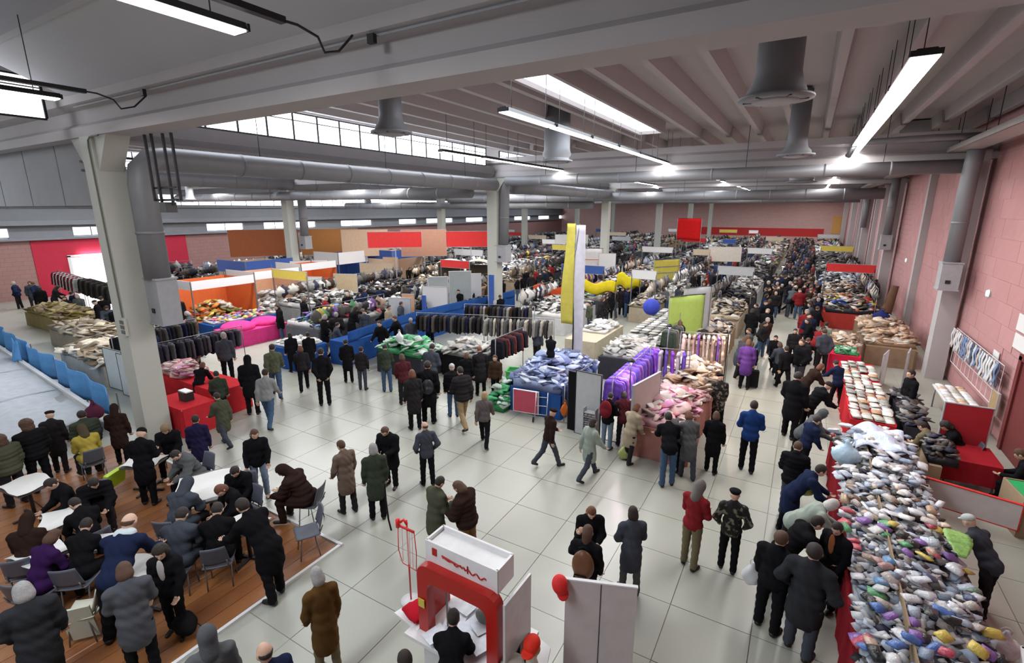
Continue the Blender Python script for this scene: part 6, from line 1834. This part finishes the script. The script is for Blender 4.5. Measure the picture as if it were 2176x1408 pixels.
who((1750, 690), (1752, 760), 0, 'person in a pale green-grey top at the scarlet table', 'stand', 'sweater', 'mint', 'black', 'short', 'dark')
who((1712, 725), (1700, 800), -40, 'person in dark grey behind the aisle shoppers', 'hold', 'jacket', 'dark', 'black', 'short', 'brown')
who((1768, 790), (1772, 865), 40, 'person in navy stretching over the pale packets', 'reach', 'jacket', 'navy', 'black', 'short', 'dark')
who((1935, 778), (1925, 935), 120, 'tall stallholder in black standing behind the pale packet table', 'stand', 'coat', 'black', 'black', 'short', 'dark', H=1.8)
who((2090, 1128), (2080, 1300), 65, 'stallholder in a slate jacket and white cowboy hat-like cap behind the heaped table', 'lean', 'jacket', (cloth((.06, .068, .085), name='coat_cloth')), 'dark', 'cap', 'grey', hat=cloth((.55, .60, .58), name='pale_felt'))
who((1960, 905), None, 60, 'person in a khaki coat sitting behind the far end of the heaped table', 'sit', 'coat', 'khaki', 'dark', 'short', 'dark')
who((2010, 905), None, 100, 'person in black with dark hair beside the khaki coat', 'sit2', 'coat', 'black', 'black', 'curly', 'dark')
who((2168, 965), None, 90, 'person in black at the edge of the frame behind the green-lined carton', 'sit', 'jacket', 'black', 'black', 'short', 'brown')
who((2150, 1215), (2170, 1300), 90, 'person in plum clothes cut by the edge of the frame', 'stand', 'jacket', 'maroon', 'dark', 'short', 'dark') if False else None
# --- seated and standing group on the deck
rs2, Js2, _ = who((222, 1190), (270, 1350), -35, 'bald person in a navy jumper with a white collar writing on the deck', 'lean', 'sweater', 'navy', 'black', 'bald', 'brown', skin=0, girth=1.2, H=1.8)
V, F = implicit([('c', Js2['neck'] + (-.05, -.01, .0), Js2['neck'] + (.05, -.01, .0), .075, .075)], .016, .03); link('collar', np_mesh('collar', V, F), rs2, cloth((.70, .78, .80), name='shirt_cloth'))
rg, _, _ = who((287, 1248), (290, 1400), -2, 'person in a grey belted jumper dress seen from behind on the deck', 'hold', 'coat', (cloth((.095, .10, .115), name='coat_cloth')), 'black', 'bob', 'brown', girth=1.08, z0=.04, H=1.66)
rs1, Js1, _ = who((350, 1165), (375, 1345), 150, 'curly-haired person in an open black jacket and white shirt on the deck', 'stand2', 'jacket', 'black', 'black', 'curly', 'dark', z0=.04)
shirt_front(rs1, Js1, (.75, .74, .72))
p = ground(392, 1318, .3); sack('handbag', (p.x, p.y, .08), .42, .46, BLK, 'black bag with fringes at the knees of the curly-haired person')
who((535, 1108), (585, 1268), 35, 'suited person in black bending over the small writing table', 'lean', 'coat', (cloth((.010, .010, .012), name='coat_cloth')), 'black', 'short', 'dark', girth=1.1, H=1.82)
who((462, 1088), None, -15, 'seated person in a black suit at the small writing table', 'sit', 'jacket', 'black', 'black', 'short', 'dark', girth=1.1)
who((606, 1000), None, 60, 'person in a dark brown quilted coat sitting beside the empty corner chair', 'sit2', 'puffer', 'dbrown', 'dbrown', 'hood', 'brown', girth=1.15)
who((545, 918), (552, 1055), 180, 'person in a black top and washed jeans facing the writing table', 'stand2', 'jacket', 'black', 'ljeans', 'bob', 'brown', z0=0, skin=1)
who((500, 1005), None, 160, 'person in black seated between the writing tables', 'sit', 'jacket', 'black', 'black', 'short', 'dark')
who((470, 1045), None, 120, 'dark person with an orange scarf seated at the large white paper', 'sit2', 'jacket', 'black', 'black', 'bob', 'red')
who((395, 1035), None, -40, 'person in charcoal bowed beside the large white paper', 'sit2', 'coat', 'slate', 'dark', 'hood', 'dark', girth=1.15)
who((385, 1100), None, -30, 'person in a slate coat seated with the back to the camera on the deck', 'sit', 'coat', 'slate', 'dark', 'short', 'dark', girth=1.15)
who((424, 905), (425, 1000), -10, 'person in a dark violet coat standing behind the white paper table', 'stand', 'coat', (cloth((.025, .02, .06), name='coat_cloth')), 'navy', 'short', 'dark')
who((300, 928), (315, 1075), -30, 'person in a black cap and coat holding papers on the deck', 'hold', 'coat', 'black', 'black', 'cap', 'dark', hat=BLK)
who((352, 915), None, 170, 'person with a tan hood seated near the red table', 'sit', 'coat', 'black', 'black', 'hood', 'brown', hat=cloth((.30, .22, .13), name='tan_hood'))
who((375, 970), None, 120, 'person in black and silver seated near the tan hood', 'sit2', 'puffer', 'grey', 'black', 'short', 'dark')
who((245, 875), (262, 985), -20, 'person in a dark brown hooded coat standing by the nearest pillar', 'stand2', 'coat', 'dbrown', 'black', 'hood', 'brown')
who((185, 890), (195, 1000), 15, 'person in an olive-black coat standing behind the yellow coat', 'stand', 'puffer', 'green', 'dark', 'short', 'dark', girth=1.15)
who((175, 915), None, 10, 'person in a mustard yellow coat seated on the deck', 'sit', 'coat', (cloth((.50, .40, .07), name='coat_cloth')), 'dark', 'hood', 'brown', hat=cloth((.10, .08, .05), name='brown_hood'))
who((120, 900), (120, 990), -20, 'person in a tan and black coat left of the yellow coat', 'stand2', 'coat', 'dark', 'dark', 'beret', 'dark', hat=cloth((.03, .025, .02), name='dark_felt'))
who((65, 905), (90, 1045), 20, 'curly brown-haired person in black at the far left of the deck', 'stand', 'puffer', 'black', 'black', 'curly', 'brown', girth=1.12)
who((20, 935), (25, 1080), 30, 'person in an olive fur-trimmed coat cut by the left edge', 'stand', 'puffer', 'olive', 'dark', 'curly', 'brown', girth=1.15)
who((110, 1032), None, 110, 'person in black holding a pale folder on the deck', 'sit', 'jacket', 'black', 'black', 'short', 'dark')
who((200, 1030), None, 175, 'person in a black coat with a pale badge writing opposite the yellow coat', 'sit2', 'puffer', 'black', 'dark', 'short', 'dark')
who((60, 1110), None, -25, 'person in dark brown hunched with the back to the camera at the deck edge', 'sit', 'coat', 'dbrown', 'dark', 'hood', 'brown')
who((160, 1075), None, 15, 'person in a black jacket bent over cream papers', 'sit2', 'jacket', 'black', 'black', 'short', 'dark')
who((115, 1145), None, -60, 'brown-haired writer in a purple jumper', 'sit2', 'sweater', (cloth((.045, .015, .08), name='coat_cloth')), 'black', 'bob', 'brown')
who((185, 1120), None, -35, 'person in black leaning over the table between the purple jumper and the bald man', 'sit2', 'jacket', 'black', 'black', 'short', 'dark')
who((50, 1262), None, -5, 'broad person in a charcoal coat, nearest at the lower left', 'stand2', 'coat', (cloth((.035, .037, .042), name='coat_cloth')), 'dark', 'bob', 'grey', girth=1.12, H=1.70)
# --- bottom edge
who((672, 1222), None, 15, 'person in a long brown coat and grey hair standing alone at the bottom', 'stand2', 'coat', (cloth((.12, .062, .02), name='coat_cloth')), 'khaki', 'bob', 'grey', H=1.74, girth=.86)
who((562, 1385), None, 20, 'balding person in navy at the bottom edge', 'stand', 'jacket', 'navy', 'navy', 'bald', 'dark', skin=1)
who((440, 1350), None, 0, 'person in a grey coat and hood cut by the bottom edge', 'stand', 'coat', 'grey', 'dark', 'hood', 'grey', hat=cloth((.10, .105, .115), name='charcoal_hood'))
who((965, 1310), None, -10, 'person in black bending over the kiosk counter from the near side', 'lean', 'coat', 'black', 'black', 'short', 'dark', H=1.62, girth=.95)
who((860, 1402), None, 20, 'dark-haired person whose head shows at the bottom edge by the kiosk', 'stand', 'jacket', 'black', 'black', 'short', 'dark', H=1.6)
# --- walkers in the middle left
who((545, 865), (545, 905), 10, 'person in black with a hood beyond the deck', 'stand', 'cape', 'black', 'black', 'hood', 'dark') if False else None
who((555, 795), (575, 905), -20, 'person in white and black walking in dark jeans near the small red table', 'walk', 'jacket', 'lgrey', 'jeans', 'short', 'dark')
who((525, 765), (540, 880), -10, 'person in a black hooded cape beside the small red table', 'stand', 'cape', 'black', 'black', 'hood', 'dark')
who((470, 845), (482, 948), 30, 'person in a dark olive coat walking near the red tables', 'walk2', 'coat', 'olive', 'slate', 'short', 'dark')
who((478, 700), (485, 835), -10, 'tall person in black with a patterned jacket near the pink table', 'stand', 'jacket', 'slate', 'black', 'short', 'grey')
who((585, 735), (590, 842), -5, 'person in a camouflage jacket and blue jeans walking away', 'walk', 'jacket', mat('green_camouflage', (.08, .09, .05), .9, 0, .7, 14), 'jeans', 'short', 'dark')
who((620, 712), (622, 790), 20, 'person in a black coat beyond the camouflage jacket', 'stand', 'coat', 'black', 'black', 'bob', 'dark')
who((643, 742), (648, 830), 0, 'person in dark brown walking in black trousers', 'walk2', 'jacket', 'dark', 'black', 'bob', 'red')
who((683, 748), (690, 862), 0, 'person in black with hands behind the back on the pale floor', 'behind', 'jacket', 'black', 'black', 'short', 'dark')
who((655, 712), (662, 790), 10, 'person in a black coat in front of the blue table end', 'stand', 'coat', 'black', 'black', 'short', 'dark')
who((735, 728), (742, 812), 5, 'person in a black jacket right of the blue table end', 'stand2', 'coat', 'black', 'black', 'short', 'dark')
who((766, 745), (772, 826), -20, 'person in black with a white sleeve near the long blue counter', 'stand', 'jacket', 'dark', 'slate', 'short', 'dark')
who((822, 740), (820, 832), 0, 'person in an olive jacket and blue jeans at the first middle table', 'hold', 'jacket', 'green', 'jeans', 'short', 'dark')
who((858, 760), (858, 860), 5, 'person in a dark red jacket among the middle shoppers', 'stand2', 'jacket', 'maroon', 'dark', 'bob', 'brown')
who((880, 795), (880, 912), 15, 'person in a long black coat in front of the dark red jacket', 'stand', 'coat', 'dark', 'black', 'bob', 'red')
rk, _, pk_ = who((915, 772), (905, 905), -10, 'person in black with a black rucksack among the middle shoppers', 'stand', 'coat', 'black', 'black', 'short', 'dark', girth=1.12)
who((915, 738), (918, 850), -25, 'person in navy-black behind the rucksack wearer', 'hold', 'coat', 'slate', 'black', 'short', 'dark')
who((960, 782), (965, 884), 10, 'person in a black padded jacket and blue jeans', 'stand', 'puffer', 'black', 'jeans', 'beanie', 'dark', hat=cloth((.5, .5, .5), name='grey_knit'))
who((985, 790), (985, 908), 25, 'person in black jacket and sand trousers', 'walk2', 'puffer', 'dark', 'tan', 'short', 'dark')
who((1020, 745), (1022, 840), 10, 'person in a brown-black coat near the green packages', 'hold', 'coat', 'dark', 'black', 'short', 'red')
who((1055, 775), (1052, 830), 160, 'person in red-brown behind the green packages', 'stand', 'jacket', 'brown', 'black', 'short', 'brown')
who((990, 760), (992, 840), -20, 'person in black near the grey coats table', 'stand', 'coat', 'black', 'black', 'bob', 'brown')
who((402, 660), (405, 705), 100, 'person in grey with white hair near the orange booth', 'lean', 'jacket', 'slate', 'dark', 'short', 'white')
who((420, 800), (430, 868), -30, 'person in black bending over the long red table', 'lean', 'jacket', 'black', 'black', 'bob', 'red')
who((465, 808), (470, 880), 0, 'person in black with green accents in front of the small red table', 'stand2', 'jacket', 'green', 'black', 'short', 'dark')
who((415, 742), (418, 790), 150, 'person in pale pink behind the longer red table', 'stand2', 'jacket', (cloth((.45, .30, .30), name='coat_cloth')), 'dark', 'short', 'red')
who((350, 740), None, -20, 'person in a black shiny coat behind the longer red table', 'lean', 'puffer', 'dark', 'dark', 'short', 'dark')
who((330, 705), (335, 790), 60, 'person in dark violet left of the red tables', 'stand', 'puffer', 'navy', 'dark', 'short', 'dark')

# accessories carried by named people
def near_person(p, dz, label, ang=0.0, back=.20):
    a = atan2(-p.x, p.y) + ang
    return (p.x + sin(a) * back, p.y - cos(a) * back, dz)
r = empty('rucksack', near_person(pk_, 1.02, ''), atan2(-pk_.x, pk_.y)); tag(r, 'black rucksack worn in the middle of the shoppers', 'rucksack')
link('bag', rkm, r, mat('black_nylon', (.02, .02, .022), .4))
for s in (-1, 1): MB().tube([(s * .1, .08, .42), (s * .12, .2, .35), (s * .1, .1, .05)], .018, 6).build('strap', BLK, r, True)
r = empty('rucksack', near_person(pb, .95, '', -.2, .19), atan2(-pb.x, pb.y) - .2); tag(r, 'rounded brown leather backpack worn just behind the partition', 'rucksack')
link('bag', rkm, r, mat('brown_leather', (.13, .055, .022), .4, 0, .2, 6)); MB().box((0, -.16, .14), (.18, .02, .015)).build('pocket_seam', BLK, r)
MB().tube([(-.08, .05, .44), (0, .02, .50), (.08, .05, .44)], .013, 6).build('strap', BLK, r, True)
# strap trailing from the green coat to the brochure stand
b = MB(); a = p2
b.tube([(p2.x + .30, p2.y - .05, .92), (p2.x + .36, p2.y - .10, .60), (p2.x + .48, p2.y - .18, .25), (p2.x + .58, p2.y - .22, .06)], .018, 6)
tag(b.build('walking_cane', BLK, None, True), 'black cane-like strap trailing from the hand of the person in the green coat', 'cane')
p = ground(1583, 818); r = empty('trolley_case', (p.x + .25, p.y - .15, 0), .2); tag(r, 'black upright trolley case behind the violet jacket', 'suitcase')
b = MB(); b.box((0, 0, .36), (.34, .22, .60)); b.build('case', BLK, r); MB().tube([(-.1, 0, .64), (-.1, 0, .95), (.1, 0, .95), (.1, 0, .64)], .01, 6).build('handle', leg_m, r)
for s in (-1, 1): MB().tube([(s * .14 - .015, 0, .035), (s * .14 + .015, 0, .035)], .035, 10).build('wheel', black_m, r, True)

# ---------------------------------------------------------------- the rest of the crowd
def far_proto(pose, outfit, hair):
    key = ('far', pose, outfit, hair)
    if key in PROTO: return PROTO[key]
    M = figure_meshes(pose, outfit, hair, .036, far=True)
    b = MB()
    for i, k in enumerate(('body', 'hair', 'top', 'trousers')):
        me = M[k]
        b.add([tuple(v.co) for v in me.vertices], [tuple(p.vertices) for p in me.polygons], i)
    PROTO[key] = b.mesh('person', True)
    return PROTO[key]
FP = [('stand', 'jacket', 'short'), ('stand2', 'coat', 'bob'), ('walk', 'jacket', 'short'), ('walk2', 'coat', 'long'), ('hold', 'puffer', 'beanie'), ('behind', 'jacket', 'short'), ('reach', 'coat', 'hood'), ('lean', 'jacket', 'bob'), ('pocket', 'puffer', 'short'), ('stand', 'coat', 'cap')]
skin_f = mat('skin', SKIN[0], .55, 0, .08, 8)
zones_ = [(-1.8, -1.0, 19, 33, 12, 'on the aisle along the middle stalls'), (.3, 1.1, 19, 33, 12, 'on the aisle beside the pink wall tables'), (-1.7, 1.0, 33, 43, 42, 'far down the crowded main aisle'),
          (-9.6, -8.7, 17, 30, 9, 'between the middle stalls'), (-14.9, -13.2, 17, 38, 22, 'near the second pillar'), (-15.3, -14.6, 14.2, 17, 3, 'beside the long blue counter'), (-18.4, -17.0, 14, 38, 34, 'behind the long blue counter'),
          (-22.9, -21.6, 14.5, 38, 28, 'among the stalls beyond the pink table'), (-28.9, -26.6, 24.5, 38, 12, 'among the stalls behind the fascia booths'), (-35.8, -33.8, 24.5, 38, 8, 'near the far row of stalls'),
          (-41.5, -41.0, 18, 34, 6, 'along the far side stalls'), (-31, -25, 10.6, 11.2, 6, 'between the blanket tables and the coat rails'), (-7, -4.6, 28.5, 40, 12, 'beyond the grey folded clothes'), (-10.0, -8.4, 30, 40, 8, 'in the far middle aisle'), (-44, -32, 11.0, 12.0, 9, 'among the winter coats at the far left'), (-26, -22.8, 10.8, 12, 4, 'near the vivid pink table')]
cn = [('black', .45), ('dark', .2), ('navy', .08), ('slate', .1), ('brown', .06), ('grey', .05), ('red', .03), ('olive', .02), ('beige', .03), ('purple', .02), ('white', .03)]
def pick():
    t = fr_.random(); s = 0
    for c, w_ in cn:
        s += w_
        if t < s: return c
    return 'black'
nfar = 0
for (x0, x1, y0, y1, n, where) in zones_:
    tries = 0; k = 0
    while k < n and tries < n * 30:
        tries += 1
        x, y = fr_.uniform(x0, x1), fr_.uniform(y0, y1)
        if any((x - a) ** 2 + (y - b) ** 2 < .32 for a, b in PEOPLE): continue
        if any(abs(x - px) < .7 and abs(y - py) < .7 for px in PX for py in (24, 42, 60)): continue
        PEOPLE.append((x, y)); k += 1
        pr = FP[fr_.randrange(len(FP))]; c = pick()
        if pr[0] == 'lean' and fr_.random() < .5: pr = FP[0]
        me = far_proto(*pr)
        s = fr_.uniform(.92, 1.06)
        o = link('person', me, None, [skin_f, mat('hair', HAIRC[fr_.choice(['dark', 'dark', 'brown', 'grey', 'dark'])], .6, 0, .35, 40, .5, 200), cloth(C[c], name='coat_cloth'), cloth(C[fr_.choice(['dark', 'black', 'slate', 'jeans'])], name='trouser_cloth')],
                 (x, y, 0), (0, 0, fr_.uniform(0, 2 * pi)), (s * 1.1, s * 1.1, s))
        cw = {'dark': 'dark grey', 'slate': 'slate grey'}.get(c, c)
        tag(o, 'visitor in ' + cw + ' clothes ' + where, 'person', cw + '-clad visitors ' + where)
        nfar += 1
# beyond that the visitors are only a few pixels high: joined into one mass
b = MB(); rsx = random.Random(77)
LOW = []
for po, ou, ha in FP[:3]:
    J = skeleton(po)
    pr = [('e', J['chest'], (.22, .16, .26), None), ('e', J['waist'], (.20, .15, .2), None), ('e', J['hip'], (.19, .15, .2), None)]
    for s in (-1, 1):
        pr += [('c', J['s%d' % s], J['e%d' % s], .08, .07), ('c', J['e%d' % s], J['w%d' % s], .07, .05), ('c', J['h%d' % s], J['k%d' % s], .1, .08), ('c', J['k%d' % s], J['a%d' % s], .08, .07)]
    V, F = implicit(pr, .11, .03); V2, F2 = implicit([('e', J['head'], (.10, .11, .13), None), ('c', J['neck'], J['head'], .07, .07)], .08, .03)
    LOW.append((V.tolist(), F.tolist(), V2.tolist(), F2.tolist()))
for i in range(560):
    x0, x1 = rsx.choice([(-1.6, 1.0), (-1.6, 1.0), (-1.6, 1.0), (-6.7, -4.8), (-10, -8.6), (-16.5, -13.4), (-22.8, -21.2), (-28.9, -26.6), (-35.5, -34), (4.0, 4.5)])
    x, y = rsx.uniform(x0, x1), rsx.uniform(40, 100)
    V, F, V2, F2 = LOW[i % 3]; a = rsx.uniform(0, 6.28); ca, sa = cos(a), sin(a)
    tr = lambda P_: [(x + v[0] * ca - v[1] * sa, y + v[0] * sa + v[1] * ca, v[2]) for v in P_]
    b.add(tr(V), F, 0, jit(rsx.choice([(.015, .015, .018), (.02, .02, .03), (.04, .035, .035), (.10, .09, .09), (.3, .05, .05), (.05, .08, .2)]), rsx)); b.add(tr(V2), F2, 0, rsx.choice([(.3, .2, .15), (.03, .02, .02), (.03, .02, .02)]))
tag(b.build('crowd', gm, None, True), 'mass of tiny dark-clothed visitors at the far end of the hall', 'crowd', None, 'stuff')
print('people', len(PEOPLE), 'far', nfar)
print('tris', sum(sum(len(p.vertices) - 2 for p in me.polygons) for me in bpy.data.meshes))
